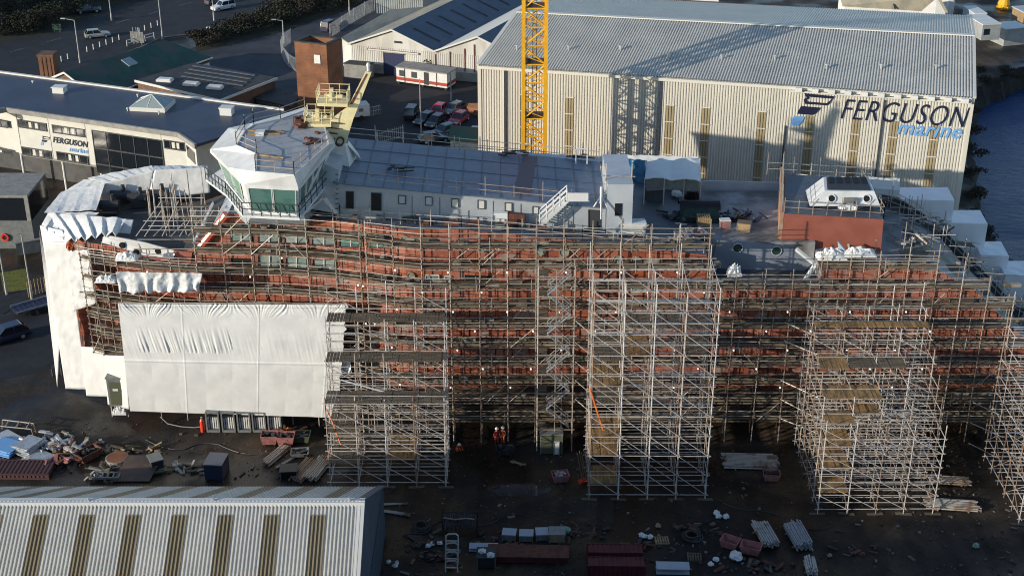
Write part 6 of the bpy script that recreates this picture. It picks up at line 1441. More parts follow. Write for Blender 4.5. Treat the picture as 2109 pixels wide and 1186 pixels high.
m_ = MB(); m_.grid(16, 16, lambda u, v: q[0].lerp(q[1], u).lerp(q[3].lerp(q[2], u), v) + V((0, .25 * mnoise.noise(V((u * 5, v * 4, 7))), 0))); o = m_.build('tarpaulin', 'blue_tarp', bt_, smooth=True); md = o.modifiers.new('thickness', 'SOLIDIFY'); md.thickness = .05
ac = thing('access_scaffold', 'small scaffold frame with orange end poles over the end of the blue roof', 'scaffold', P(1280, 390, 117))
for u in (1247, 1300):
    for y in (113.5, 117.5):
        p = P(u, 395, y); tube_part('standard', p + V((0, 0, -2)), p + V((0, 0, 2.6)), ac, .06, 'orange' if u == 1247 and y > 115 else 'tube')
m_ = MB()
for y in (113.5, 117.5):
    for k in range(4): p, q = P(1247, 395, y), P(1300, 397, y); m_.tube(p + V((-.3, 0, -.9 + k * .8)), q + V((.3, 0, -.9 + k * .8)), .05, 4)
for u in (1247, 1300):
    for k in range(3): m_.tube(P(u, 395, 113.5) + V((0, 0, -.9 + k)), P(u, 395, 117.5) + V((0, 0, -.9 + k)), .05, 4)
m_.build('ledger', 'tube', ac)
m_ = MB(); p = P(1250, 372, 115.5); boards(m_, p.x, p.x + 1.6, 114, 114, 1.6, p.z, 6); m_.build('boarding', 'board_new', ac)
# loose standards and rails over the bow deck and rakes of tubes
bs_ = thing('bow_deck_scaffold', 'thicket of upright and leaning tubes on the bow deck before the wheelhouse', 'scaffold', (P(380, 430, 116).x, 116, 16))
for k in range(24):
    u = R.uniform(300, 432); y = R.uniform(112.4, 121); p = G(u, R.uniform(440, 490), 16.5); L = R.uniform(2.5, 5.2); q = p + V((R.uniform(-.25, .25), R.uniform(-.2, .2), L)); tube_part('standard', p, q, bs_, .05)
for k in range(9):
    p = G(280 + 18 * k, 487, 17.5); tube_part('raker', p, p + V((1.2 if k % 2 else 2.0, 2.4, 1.6 if k % 3 else 2.4)), bs_, .045)
for k in range(8):
    z = 17. + .55 * k; y = 112.8 + .8 * (k % 4); a = P(270 + 9 * k, 470, y); b = P(425, 470, y); a.z = b.z = z; tube_part('ledger', a, b, bs_, .042)
m_ = MB()
for k in range(4): p = P(372, 440, 113.5 + k); boards(m_, p.x, p.x + 2.6, p.y, p.y, .5, 17.3 + .7 * k, 2)
m_.build('platform', 'board', bs_)

# posts, rails and boards over the stepped stern
ss_ = thing('stern_deck_scaffold', 'scattered poles and rails standing over the dark sloping stern deck', 'scaffold', (38, 118, 14))
for k in range(60):
    x = R.uniform(31.5, 50); y = R.uniform(111.5, farY(x) - .4); z = T(x); tube_part('standard', (x, y, z - .1), (x + R.uniform(-.15, .15), y + R.uniform(-.1, .1), z + R.uniform(1.2, 3.2)), ss_, .042)
for k in range(12):
    x = 33 + 1.4 * k; z = T(x) + 1.1; tube_part('guard_rail', (x, farY(x) - .2, z), (x + 1.45, farY(x + 1.45) - .2, T(x + 1.45) + 1.1), ss_, .038); tube_part('guard_rail', (x, farY(x) - .2, z - .5), (x + 1.45, farY(x + 1.45) - .2, T(x + 1.45) + .6), ss_, .034); tube_part('standard', (x, farY(x) - .2, z - 1.2), (x, farY(x) - .2, z + .4), ss_, .04)
for k in range(26):
    x = R.uniform(32, 47); y = R.uniform(112, farY(x) - 2); z = T(x) + R.uniform(.6, 1.8); tube_part('ledger', (x, y, z), (x + R.uniform(1.5, 3), y + R.uniform(-.4, .4), z + R.uniform(-.3, .1)), ss_, .036)
for k in range(5):
    x = 34 + 3 * k; m_ = MB(); boards(m_, x, x + 2.6, 111.6 + .4 * k, 111.6 + .4 * k, 1.2, T(x + 2.6) + .5, 4); m_.build('platform', 'board', ss_)
# ================================================================ vehicles
def car_paint(name, c): 
    m = mat(name, c, .25, spec=.6); m.node_tree.nodes['Principled BSDF'].inputs['Coat Weight'].default_value = .6; return m
def make_car(label, paint, L=4.3, W_=1.78, Hc=1.48, kind='hatch'):
    t = thing('parked_car', label, 'car'); hw = W_ / 2
    # profile stations (x, sill z, waist z, roof z, half width, half roof width); front is +x
    tail = {'hatch': [(-.5, .9), (-.47, 1.0)], 'suv': [(-.5, 1.), (-.48, 1.05)]}.get(kind, [(-.5, .9), (-.47, .98)])
    zb, zw = .28, .88 if kind != 'suv' else 1.0
    xs_ = [-.5, -.47, -.36, -.22, -.05, .08, .22, .38, .47, .5]
    waist = [zw * .82, zw * .98, zw, zw, zw, zw, zw * .97, zw * .88, zw * .78, zw * .55]
    wid = [.86, .93, .98, 1, 1, 1, 1, .97, .9, .8]
    b = MB(); rings = []
    for x, z, w_ in zip(xs_, waist, wid):
        X = x * L; y = hw * w_; rings.append([V((X, -y * .94, zb)), V((X, -y, (zb + z) / 2)), V((X, -y * .93, z)), V((X, y * .93, z)), V((X, y, (zb + z) / 2)), V((X, y * .94, zb))])
    for r0, r1 in zip(rings, rings[1:]):
        o = len(b.v); b.v += r0 + r1
        for i in range(6): b.f.append([o + i, o + (i + 1) % 6, o + 6 + (i + 1) % 6, o + 6 + i])
    for rr in (rings[0], rings[-1]): b.add(rr, [list(range(6))])
    body = b.build('body', paint, None); body.parent = t
    xa, xb, xc, xd = (-.47, -.36, .04, .20) if kind == 'hatch' else (-.49, -.43, .06, .19)
    if kind == 'estate': xa, xb, xc, xd = -.47, -.34, .02, .2
    g_ = MB(); yb_, yt = hw * .9, hw * .72
    g_.hexa([(xa * L, -yb_ * .95, zw - .02), (xd * L, -yb_ * .95, zw - .03), (xd * L, yb_ * .95, zw - .03), (xa * L, yb_ * .95, zw - .02)], [(xb * L, -yt, Hc - .05), (xc * L, -yt, Hc - .05), (xc * L, yt, Hc - .05), (xb * L, yt, Hc - .05)])
    o = g_.build('window', 'dark_glass', None); o.parent = t
    r_ = MB(); r_.hexa([(xb * L - .06, -yt - .02, Hc - .07), (xc * L + .08, -yt - .02, Hc - .07), (xc * L + .08, yt + .02, Hc - .07), (xb * L - .06, yt + .02, Hc - .07)], [(xb * L + .1, -yt + .08, Hc), (xc * L - .08, -yt + .08, Hc), (xc * L - .08, yt - .08, Hc), (xb * L + .1, yt - .08, Hc)])
    for s_ in (-1, 1):
        for xm, xt_ in ((xa, xb), (xd, xc), (-.16, -.17)): r_.tube((xm * L, s_ * yb_ * .95, zw), (xt_ * L, s_ * (yt + .01), Hc - .06), .045, 4)
    o = r_.build('roof', paint, None); o.parent = t
    for x in (-.31, .32):
        for s_ in (-1, 1):
            w2 = MB(); w2.tube((x * L, s_ * (hw - .2), .33), (x * L, s_ * (hw + .01), .33), .33, 14); o = w2.build('wheel', 'tyre', None); o.parent = t
            w3 = MB(); w3.tube((x * L, s_ * (hw + .0), .33), (x * L, s_ * (hw + .025), .33), .2, 10); p = w3.build('rim', 'alu', None); p.parent = o
    for s_ in (-1, 1):
        h_ = MB(); h_.box((.485 * L, s_ * hw * .62, zw * .7), (.1, .34, .16)); o = h_.build('headlight', 'frame_white', None); o.parent = t
        h_ = MB(); h_.box((-.49 * L, s_ * hw * .7, zw * .8), (.08, .22, .22)); o = h_.build('tail_light', 'gas_red', None); o.parent = t
        h_ = MB(); h_.box((.15 * L, s_ * (hw + .06), zw + .04), (.18, .2, .13)); o = h_.build('mirror', paint, None); o.parent = t
    return t
PA = {k: car_paint(k + '_car_paint', c) for k, c in dict(white=(.75, .76, .78), silver=(.35, .37, .38), navy=(.02, .03, .07), black=(.015, .016, .02), red=(.35, .015, .03), brightred=(.5, .02, .03), teal=(.06, .10, .11), grey=(.1, .11, .13)).items()}
def put(c, u, v, rz): c.location = G(u, v, .005); c.rotation_euler = (0, 0, math.radians(rz)); return c
road_a = 42
put(make_car('white car driving away on the main road at the top', PA['white'], 4.5, 1.85, 1.68, 'suv'), 460, 20, road_a + 180)
put(make_car('silver grey hatchback on the road beside the traffic posts', PA['silver']), 201, 77, 22)
put(make_car('dark blue low saloon on the far lane of the road', PA['navy'], 4.6, 1.8, 1.4, 'estate'), 182, 26, 20)
put(make_car('dark car half hidden behind the lamp post near the white car', PA['grey']), 446, 8, road_a)
put(make_car('bright red car at the back of the car park', PA['brightred'], 3.9, 1.75, 1.55), 903, 236, 250)
put(make_car('dull red hatchback parked right of the dark cars', PA['red'], 4.2, 1.8, 1.5), 945, 252, 245)
put(make_car('dark grey car parked between the two red cars', PA['grey'], 4.3), 935, 232, 235)
put(make_car('black car beside the lamp post in the car park', PA['black'], 4.2), 875, 253, 240)
put(make_car('black car with pale headlights in the middle of the car park', PA['black'], 4.3), 897, 258, 245)
put(make_car('teal grey car parked in front of the dull red hatchback', PA['teal'], 4.2), 914, 277, 225)
put(make_car('black estate car hidden low behind the blue roof rail', PA['navy'], 4.5, 1.8, 1.5, 'estate'), 894, 292, 20)
put(make_car('black van like car parked at the dark left end of the car park', PA['black'], 4.6, 1.9, 1.9, 'suv'), 850, 240, 80)
put(make_car('small blue van parked by the fence at the yard road end', PA['navy'], 4.2, 1.8, 1.9, 'suv'), 682, 62, 60)
bigc = put(make_car('large dark blue estate car at the left edge towing a flatbed trailer', PA['navy'], 4.9, 1.9, 1.62, 'estate'), 12, 700, 218)
tr = thing('flatbed_trailer', 'empty dark blue flatbed trailer behind the large estate car', 'trailer', G(70, 640), math.radians(38))
def local(t, nm, m, mb): o = mb.build(nm, m, None); o.parent = t; return o
b = MB(); b.box((0, 0, .62), (4.2, 2., .12)); 
for x in range(8): b.box((-1.9 + x * .54, 0, .70), (.05, 1.9, .04))
local(tr, 'bed', 'blue_dark', b); b = MB()
for s_ in (-1, 1): b.box((0, s_ * 1.0, .78), (4.2, .06, .2))
b.box((2.1, 0, .78), (.06, 2., .2)); local(tr, 'side_rail', 'alu', b)
b = MB(); b.path([(-2.1, .6, .6), (-3.4, 0, .55), (-2.1, -.6, .6)], .05, 5); local(tr, 'drawbar', 'dark_metal', b)
for x in (-.45, .45):
    for s_ in (-1, 1): b = MB(); b.tube((x, s_ * .98, .33), (x, s_ * 1.16, .33), .32, 14); local(tr, 'wheel', 'tyre', b)
va = thing('white_trailer', 'white box trailer with open mesh gate behind the brick tower', 'trailer', G(741, 243), math.radians(20))
b = MB(); b.box((0, 0, 1.35), (2.6, 2, 1.7)); local(va, 'box_body', 'cabin_white', b); b = MB(); b.box((0, -1.01, 1.5), (.7, .02, .5)); local(va, 'panel', 'steel_shade_grey', b)
b = MB()
for z in (.5, 1.1, 1.7): b.tube((1.4, -.9, z), (3.0, -.5, z), .04, 4)
for k in range(7): q = V((1.4, -.9, .4)).lerp(V((3., -.5, .4)), k / 6); b.tube(q, q + V((0, 0, 1.4)), .03, 4)
local(va, 'mesh_gate', 'tube', b)
for s_ in (-1, 1): b = MB(); b.tube((0, s_ * .95, .35), (0, s_ * 1.1, .35), .35, 12); local(va, 'wheel', 'tyre', b)
# ================================================================ street furniture
def lamp_post(u, vb, vt, label, arm=(1.2, 0), mm='post'):
    p = G(u, vb); top = P(u, vt, p.y); h = max(4, top.z); t = thing('lamp_post', label, 'lamp post', p)
    b = MB(); b.tube((0, 0, 0), (0, 0, h), .11, 8, .07); local(t, 'pole', mm, b); b = MB(); b.tube((0, 0, 0), (0, 0, 1.3), .15, 8); local(t, 'base', mm, b)
    if arm:
        b = MB(); b.tube((0, 0, h - .05), (arm[0], arm[1], h + .15), .05, 6); local(t, 'arm', mm, b)
        b = MB(); b.box((arm[0] * 1.2, arm[1] * 1.2, h + .17), (.8, .3, .14), math.atan2(arm[1], arm[0])); local(t, 'lamp_head', 'cabin_grey', b)
    return t
lamp_post(165, 130, 42, 'tall lamp post on the road corner beside the brick chimney', (-1.6, .3))
lamp_post(335, 80, -10, 'lamp post at the end of the row of traffic posts', None)
lamp_post(441, 43, -5, 'lamp post on the kerb beside the white car', None)
lamp_post(230, 43, -10, 'lamp post on the far side of the main road', None)
lamp_post(720, 30, -12, 'lamp post standing by the fence left of the warehouse', None)
lamp_post(868, 292, 163, 'pale pole rising from the car park left of the red cars', None, 'concrete')
lamp_post(929, 208, 152, 'pale pole beside the right end of the site cabin', None, 'concrete')
lamp_post(66, 616, 482, 'lamp post with a double head beside the flatbed trailer', (-.5, -.1))
lamp_post(14, 606, 515, 'lamp post at the left edge beside the yellowish grass', None)
lamp_post(585, 90, 70, 'short lamp post at the end of the curved fence', (-1.2, 0))
for i in range(16):
    u = 127 + (325 - 127) * i / 15; v = 128 + (54 - 128) * i / 15
    if i in (2, 3, 10, 11): continue
    p = G(u, v); t = thing('traffic_post', 'small white traffic post in the row between the road lanes', 'bollard', p, 0, 'row of white traffic posts')
    b = MB(); b.tube((0, 0, 0), (0, 0, .95), .1, 6); b.tube((0, 0, .95), (0, 0, 1.02), .06, 6); local(t, 'post', 'cabin_white', b)
    b = MB(); b.tube((0, 0, 0), (0, 0, .08), .2, 8); local(t, 'foot', 'tyre', b)
def road_sign(u, v, vt, w_, h_, m, label, rz=0, legs=2, back='steel_shade_grey'):
    p = G(u, v); zt = P(u, vt, p.y).z; t = thing('road_sign', label, 'road sign', p, rz)
    for s_ in ((-.3, .3) if legs == 2 else (0,)): b = MB(); b.tube((s_ * w_, .06, 0), (s_ * w_, .06, zt), .05, 6); local(t, 'pole', 'post', b)
    b = MB(); b.box((0, 0, zt - h_ / 2), (w_, .06, h_)); local(t, 'panel', m, b); return t
road_sign(118, 66, 50, 1.6, 1.1, 'green_roof', 'green direction sign on posts beside the road bank')
rs = road_sign(284, 92, 66, 2.4, 1.9, 'steel_shade_grey', 'large grey sign seen from behind at the end of the traffic posts', -.2)
b = MB()
for k in (-.6, 0, .6): b.box((k, -.05, 2.1), (.06, .05, 1.8))
local(rs, 'back_frame', 'post', b)
road_sign(431, 83, 56, .7, .7, 'cabin_white', 'small square road sign on one post in the verge', 0, 1)
bench = thing('white_gantry', 'low white barrier frame beside the large grey sign', 'barrier', G(300, 92)); b = MB(); a, c = G(262, 96), G(318, 80)
for z in (.5, 1.0): b.tube(a + V((0, 0, z)), c + V((0, 0, z)), .08, 5)
for k in range(4): q = a.lerp(c, k / 3); b.tube(q, q + V((0, 0, 1.1)), .07, 5)
b.build('rail', 'cabin_white', bench)
def fence(label, px, h, sp=2.4, m='alu', bars=True):
    pts = [G(u, v) for u, v in px]; t = thing('palisade_fence', label, 'fence', pts[0]); b = MB(); c = MB()
    for p, q in zip(pts, pts[1:]):
        for z in (.3, h - .25): b.tube(p + V((0, 0, z)), q + V((0, 0, z)), .035, 4)
        k = int((q - p).length / .32)
        for i in range(k): r_ = p.lerp(q, i / k); c.box(r_ + V((0, 0, h / 2)), (.07, .02, h))
    b.build('rail', m, t); c.build('paling', m, t)
    for i, p in enumerate(pts): b = MB(); b.tube(p, p + V((0, 0, h + .1)), .06, 5); b.build('post', m, t)
    return t
fence('pale palisade fence curving around the brick tower', [(612, 150), (596, 140), (585, 126), (580, 112), (584, 98), (600, 88)], 2.4)
fence('pale palisade fence running along the access road to the top', [(680, 78), (705, 62), (730, 45), (752, 32), (772, 22)], 2.4)
fence('dull fence crossing behind the long blue deckhouse roof', [(775, 300), (800, 292), (830, 284)], 1.8)
fence('timber rail fence beside the flatbed trailer', [(60, 612), (75, 606), (100, 598)], 1.8, m='timber')
# ================================================================ vegetation
def leaf_shape(mb, c, r, n, sz, flat=1.):
    for _ in range(n):
        while True:
            d = V((R.uniform(-1, 1), R.uniform(-1, 1), R.uniform(-1, 1)))
            if .2 < d.length < 1: break
        p = V(c) + V((d.x * r[0], d.y * r[1], d.z * r[2])); a = V((R.uniform(-1, 1), R.uniform(-1, 1), R.uniform(-1, 1))).normalized(); bb = a.orthogonal().normalized(); s = sz * R.uniform(.6, 1.4)
        mb.quad(p - a * s - bb * s * .6, p + a * s - bb * s * .6, p + a * s + bb * s * .6, p - a * s + bb * s * .6)
def shrub(u, v, r, h, label, m='leaf_dark', n=420, nm='shrub', z=0., group=None):
    p = G(u, v, z); t = thing(nm, label, 'shrub', p, 0, group); tr_ = MB(); lf = MB(); cl = []
    for k in range(7):
        a = R.uniform(0, 6.28); q = p + V((math.cos(a) * r * R.uniform(.2, .7), math.sin(a) * r * R.uniform(.2, .7), h * R.uniform(.35, .85))); tr_.tube(p + V((0, 0, -.05)), q, .07, 5, .025); cl.append(q)
    for q in cl: leaf_shape(lf, q, (r * .5, r * .5, h * .3), n // 4, .12 if r > 1 else .09)
    tr_.build('stem', 'bark', t); lf.build('foliage', m, t); return t
sp_ = [(420, 93), (446, 80), (472, 72), (497, 60), (520, 50), (545, 55), (560, 38), (590, 42), (600, 22), (632, 30), (640, 8), (668, 18), (690, 2), (705, 12), (735, -4)]
for i, (u, v) in enumerate(sp_): shrub(u, v, 3.4 + R.uniform(-.6, .9), 2.3 + R.uniform(-.5, .9), 'dark bushy shrub in the planted verge between the road and the yard', 'leaf_dark' if i % 3 else 'leaf_brown', 700, group='shrubs in the road verge')
for i, (u, v) in enumerate([(-5, 72), (25, 66), (55, 62), (85, 55), (105, 40), (140, 28), (10, 40), (50, 30), (90, 15), (180, 5), (230, -6), (290, -12)]): shrub(u, v, 4.2 + R.uniform(-.6, 1.2), 3.0 + R.uniform(-.8, 1.4), 'dark overgrown bush on the bank across the main road', 'leaf_brown' if i % 3 == 0 else 'leaf_dark', 800, 'bush', group='bushes on the far bank')
shrub(888, 134, 1.7, 1.6, 'bare brown bush behind the site cabin roof', 'leaf_brown', 260, z=1.8)
shrub(1120, -2, 3., 3., 'dark bush beyond the far roof of the huge shed', 'leaf_dark', 300)
for i, (u, v) in enumerate([(2006, 235), (2001, 272), (2003, 318), (2004, 362), (2006, 408), (2016, 455), (2024, 485), (2012, 150), (2040, 170), (2075, 150), (2095, 162)]): shrub(u, v, 2.0, 1.0, 'low dark scrub on the river bank beyond the shed', 'leaf_brown', 260, 'scrub_bush', -.3, group='scrub on the river bank')
# ================================================================ people (small figures in work clothes)
def person(u, v, z, label, suit, pose='stand', rz=0., hat='hat', Y=None):
    p = G(u, v, z) if Y is None else P(u, v, Y); t = thing('person', label, 'person', p, rz)
    s = {'stand': 1, 'crouch': .62}[pose]; k = .28 if pose == 'crouch' else 0
    J = [((0, 0, .95 * s), .15), ((0, .02 - k * .4, 1.2 * s), .15), ((0, .0 - k * .8, 1.42 * s), .17), ((0, -.01 - k, 1.53 * s + .0), .07), ((0, -.02 - k * 1.1, 1.62 * s + .02), .10), ((0, -.02 - k * 1.1, 1.75 * s + .02), .09),
         ((.2, 0 - k * .8, 1.40 * s), .075), ((.29, -.05 - k, 1.14 * s), .055), ((.24, -.28 - k, .98 * s), .045), ((.22, -.36 - k, .96 * s), .04),
         ((-.2, 0 - k * .8, 1.40 * s), .075), ((-.29, -.03 - k, 1.14 * s), .055), ((-.27, -.2 - k, .92 * s), .045), ((-.26, -.27 - k, .88 * s), .04),
         ((.1, 0, .86 * s), .11), ((.12, -.05 - k * 1.4, .48), .075), ((.13, .02, .09), .055), ((.14, -.14, .05), .045),
         ((-.1, 0, .86 * s), .11), ((-.13, -.02 - k * 1.4, .48), .075), ((-.14, .05, .09), .055), ((-.15, -.11, .05), .045)]
    E = [(0, 1), (1, 2), (2, 3), (3, 4), (4, 5), (2, 6), (6, 7), (7, 8), (8, 9), (2, 10), (10, 11), (11, 12), (12, 13), (0, 14), (14, 15), (15, 16), (16, 17), (0, 18), (18, 19), (19, 20), (20, 21)]
    me = bpy.data.meshes.new('body'); me.from_pydata([j[0] for j in J], E, []); o = bpy.data.objects.new('body', me); COL.objects.link(o)
    sk_ = o.modifiers.new('skin', 'SKIN'); o.modifiers.new('smooth', 'SUBSURF').levels = 1
    for i, (c, r_) in enumerate(J): me.skin_vertices[0].data[i].radius = (r_, r_ * (.75 if i < 3 else 1))
    me.skin_vertices[0].data[0].use_root = True
    dg = bpy.context.evaluated_depsgraph_get(); m2 = bpy.data.meshes.new_from_object(o.evaluated_get(dg)); bpy.data.objects.remove(o)
    for mm in (suit, 'skin', 'boot'): m2.materials.append(M[mm])
    zh = 1.52 * s
    for f_ in m2.polygons:
        c = f_.center
        f_.material_index = 1 if (c.z > zh or (abs(c.x) > .2 and c.y < -.26 - k)) else (2 if c.z < .13 else 0); f_.use_smooth = True
    o = bpy.data.objects.new('body', m2); COL.objects.link(o); o.parent = t
    hc = V(J[5][0]); b = MB()
    for a_ in range(5):
        r0, r1 = .15 * math.cos(a_ * .3), .15 * math.cos((a_ + 1) * .3); b.tube(hc + V((0, 0, -.04 + .15 * math.sin(a_ * .3))), hc + V((0, 0, -.04 + .15 * math.sin((a_ + 1) * .3))), r0, 10, r1)
    b.tube(hc + V((0, -.03, -.05)), hc + V((0, -.03, -.03)), .18, 10); local(t, 'hard_hat', hat, b)
    return t
person(1023, 916, 0, 'person in red overalls standing in the shade under the lowest lift', 'hi_red', 'stand', .4)
person(1036, 914, 0, 'person in orange overalls with a white hat beside the one in red', 'hi_vis', 'stand', -.5)
person(944, 932, 0, 'person in orange jacket crouching on the ground right of the stepped tower', 'hi_vis', 'crouch', .3)
person(146, 518, 17.4, 'person in orange crouching on the lift beneath the bow canopy', 'hi_vis', 'crouch', .2, 'hi_vis', Y=115.4)
# ================================================================ yard clutter
def T_(nm, label, cat, u, v, rz=0., z=.005, group=None): p = G(u, v, z); return thing(nm, label, cat, p, rz, group)
def welding_frame(u, v, label):
    t = T_('ventilation_unit', label, 'ventilation unit', u, v, -.03, group='row of grey ventilation units')
    b = MB(); b.box((0, .4, .12), (1.2, .86, .24)); b.box((0, .41, 2.05), (1.22, .88, .14))
    for x in (-.56, .56):
        for y in (0.02, .78): b.box((x, y, 1.1), (.13, .13, 2.0))
    local(t, 'frame', 'steel_shade_grey', b); b = MB(); b.box((0, .5, 1.1), (1.05, .5, 1.7)); local(t, 'casing', 'deck_dark', b)
    b = MB()
    for k in range(5): b.box((-.40 + k * .2, .22, .9), (.11, .08, 1.15))
    local(t, 'radiator_fin', 'cabin_white', b); b = MB(); b.box((0, .05, 1.72), (.9, .06, .16)); local(t, 'top_slot', 'black', b)
for i, u in enumerate((440, 472, 504, 535, 567)): welding_frame(u, 890, ('first grey ventilation unit, next to the red gas bottle', 'second grey ventilation unit from the red gas bottle', 'middle grey ventilation unit of the row of five', 'fourth grey ventilation unit from the red gas bottle', 'last grey ventilation unit of the row, farthest from the gas bottle')[i])
t = T_('gas_bottle', 'red gas bottle standing at the end of the grey ventilation units', 'gas bottle', 418, 888); b = MB(); b.tube((0, 0, 0), (0, 0, 1.15), .2, 12); b.tube((0, 0, 1.15), (0, 0, 1.4), .2, 12, .06); local(t, 'cylinder', 'gas_red', b); b = MB(); b.tube((0, 0, 1.38), (0, 0, 1.55), .06, 8); b.tube((-.1, 0, 1.5), (.1, 0, 1.5), .04, 6); local(t, 'valve', 'alu', b)
t = T_('control_cabinet', 'tall grey control cabinet on legs at the left end of the white sheet', 'cabinet', 248, 858); b = MB(); b.box((0, .6, 2.6), (1.7, 1.2, 2.9)); local(t, 'casing', 'steel_shade_grey', b); b = MB(); b.box((0, .6, 4.1), (1.85, 1.35, .12)); local(t, 'lid', 'steel_shade_grey', b)
b = MB(); b.box((.05, -.02, 2.5), (1.4, .03, 2.4)); local(t, 'door', 'olive', b); b = MB(); b.box((-.1, -.045, 2.9), (.5, .02, .22)); local(t, 'label_plate', 'cabin_white', b)
for x in (-.75, .75):
    for y in (.08, 1.1): b = MB(); b.tube((x, y, 0), (x, y, 1.2), .06, 6); local(t, 'leg', 'tube', b)
rag_heap('plastic_sack', 'crumpled white sack beneath the tall grey cabinet', 248, 850, 0, 1.3, .8, .8, seed=21, z=.4)
cab = thing('power_cable', 'pale cable sagging from the white sheet to the gas bottle', 'cable', G(360, 870)); b = MB(); b.path([G(330, 858, .6), G(345, 872, .1), G(372, 878, .06), G(400, 880, .08), G(416, 878, .2)], .05, 5); b.build('line', 'concrete', cab)
def skip(u, v, L, W2, Hs, rz, label, m='pink', fill=True, z=.005):
    t = T_('small_skip', label, 'skip', u, v, rz, z); b = MB(); w_, l = W2 / 2, L / 2; k = .78
    bo = [(-l * k, -w_ * k, .12), (l * k, -w_ * k, .12), (l * k, w_ * k, .12), (-l * k, w_ * k, .12)]; to = [(-l, -w_, Hs), (l, -w_, Hs), (l, w_, Hs), (-l, w_, Hs)]
    ti = [(x * .92, y * .9, Hs) for x, y, _ in to]; bi = [(x * .9, y * .88, .2) for x, y, _ in bo]
    for i in range(4):
        j = (i + 1) % 4; b.quad(bo[i], bo[j], to[j], to[i]); b.quad(ti[i], ti[j], bi[j], bi[i]); b.quad(to[i], to[j], ti[j], ti[i])
    b.quad(*bo[::-1]); b.quad(*bi); local(t, 'body', m, b)
    b = MB()
    for x in (-l * .6, l * .6): b.box((x, 0, .06), (.14, W2 * .8, .12))
    local(t, 'skid', 'dark_metal', b)
    if fill:
        b = MB()
        for _ in range(9): b.box((R.uniform(-l, l) * .6, R.uniform(-w_, w_) * .55, Hs * R.uniform(.5, .95)), (R.uniform(.3, .9), R.uniform(.1, .3), R.uniform(.1, .3)), R.uniform(0, 3))
        local(t, 'scrap', 'dark_metal' if R.random() < .5 else 'alu', b)
    return t
skip(556, 912, 1.5, 1.2, 1.0, .05, 'faded red skip left of its twin, in front of the ventilation units')
skip(590, 914, 1.6, 1.2, 1.0, .0, 'faded red skip beside the brown debris, right of its twin')
skip(622, 908, 1.6, 1.2, .8, .0, 'olive skip next to the two faded red skips', 'olive')
skip(618, 938, 1.6, 1.2, .5, .1, 'low grey tray of white scraps in front of the olive skip', 'steel_shade_grey')
skip(1154, 990, 1.5, 1.1, .8, .2, 'pale pink skip alone on the dark yard between two towers', 'pink')
skip(1588, 988, 1.5, 1., .8, -.1, 'faded pink skip lying near the tube bundles at the shaded stern', 'pink')
skip(1503, 1126, 1.5, 1.1, .8, -.5, 'pink skip left of its twin near the bottom edge', 'pink', False)
skip(1546, 1138, 1.7, 1.1, .8, -.35, 'pink skip right of its twin near the bottom edge', 'pink', False)
skip(183, 945, 2.2, 1.3, .9, .9, 'rusty skip of reddish scrap beyond the near shed roof', 'rust')
skip(1040, 935, 1.6, 1.0, .7, .1, 'dark skip in the shade near the two workers', 'dark_metal')
def bundle(u, v, L, n, r_, rz, label, m='tube', rows=3, z=.1, nm='tube_bundle', cat='tube bundle', dark=0):
    t = T_(nm, label, cat, u, v, rz, .0); b = MB(); w_ = r_ * 2.15
    for j in range(rows):
        for i in range(n): y = (i - n / 2) * w_ + (j % 2) * r_; x = R.uniform(-.25, .25); b.tube((-L / 2 + x, y, z + r_ + j * w_ * .85), (L / 2 + x, y + R.uniform(-.05, .05), z + r_ + j * w_ * .85), r_, 5)
    local(t, 'tubes', m, b); b = MB()
    for x in (-L * .3, L * .3): b.box((x, 0, z * .5), (.12, n * w_ * 1.1, z))
    local(t, 'bearer', 'timber', b); return t
bundle(655, 968, 3.6, 7, .09, 1.25, 'bundle of grey tubes on the yard left of the stepped tower', rows=2)
bundle(626, 972, 3.2, 7, .09, 1.2, 'darker bundle of tubes beside the black bin', 'tube_rust', rows=2)
bundle(570, 940, 3.2, 4, .1, 1.1, 'few grey tubes leaning in front of the faded red skips', rows=2)
bundle(598, 948, 3.4, 2, .07, .9, 'loose pair of tubes in front of the right red skip', rows=1)
bundle(1545, 955, 4.6, 10, .09, -.05, 'wide bluish bundle of tubes in the shade between two towers', rows=3)
bundle(1953, 993, 3.4, 6, .08, -.1, 'smaller bundle of tubes right of the stern tower', rows=2)
bundle(1960, 1043, 4.2, 8, .08, -.12, 'longer bundle of tubes at the foot of the stern tower', rows=2)
bundle(1575, 1108, 2.9, 7, .09, 1.75, 'upright looking tube stack near the pink skips', rows=4)
bundle(1642, 1112, 3.0, 8, .08, 1.72, 'tube stack with cut ends, right of the pink skips', 'alu', rows=5)
bundle(800, 1040, 3.2, 3, .05, .05, 'loose thin tubes by the corner of the near shed', rows=1)
bundle(805, 1056, 3., 3, .05, -.25, 'crossed thin tubes lying below the loose ones by the shed corner', rows=1)
bundle(1065, 955, 1.3, 2, .06, -.5, 'short pale timber lying alone on the shaded yard', 'timber', rows=1)
bundle(1668, 1172, 1.6, 5, .08, 1.5, 'short tube stack at the bottom edge near the right', rows=4)
def crate(u, v, d, rz, label, m='alu', lid='alu', nm='metal_crate', z=.005):
    t = T_(nm, label, 'crate', u, v, rz, z); L, W2, Hc = d; b = MB(); b.box((0, 0, Hc / 2 + .1), (L, W2, Hc)); local(t, 'body', m, b)
    b = MB(); b.box((0, 0, Hc + .14), (L * 1.04, W2 * 1.04, .08)); local(t, 'lid', lid, b)
    b = MB()
    for x in (-L * .47, L * .47):
        for y in (-W2 * .47, W2 * .47): b.box((x, y, Hc / 2 + .05), (.09, .09, Hc + .1))
    local(t, 'corner_post', 'steel_shade_grey', b); return t
crate(1049, 1108, (1.1, .9, .5), -.12, 'first pale crate of the row on the dark yard', 'steel_shade_grey', 'ship_grey')
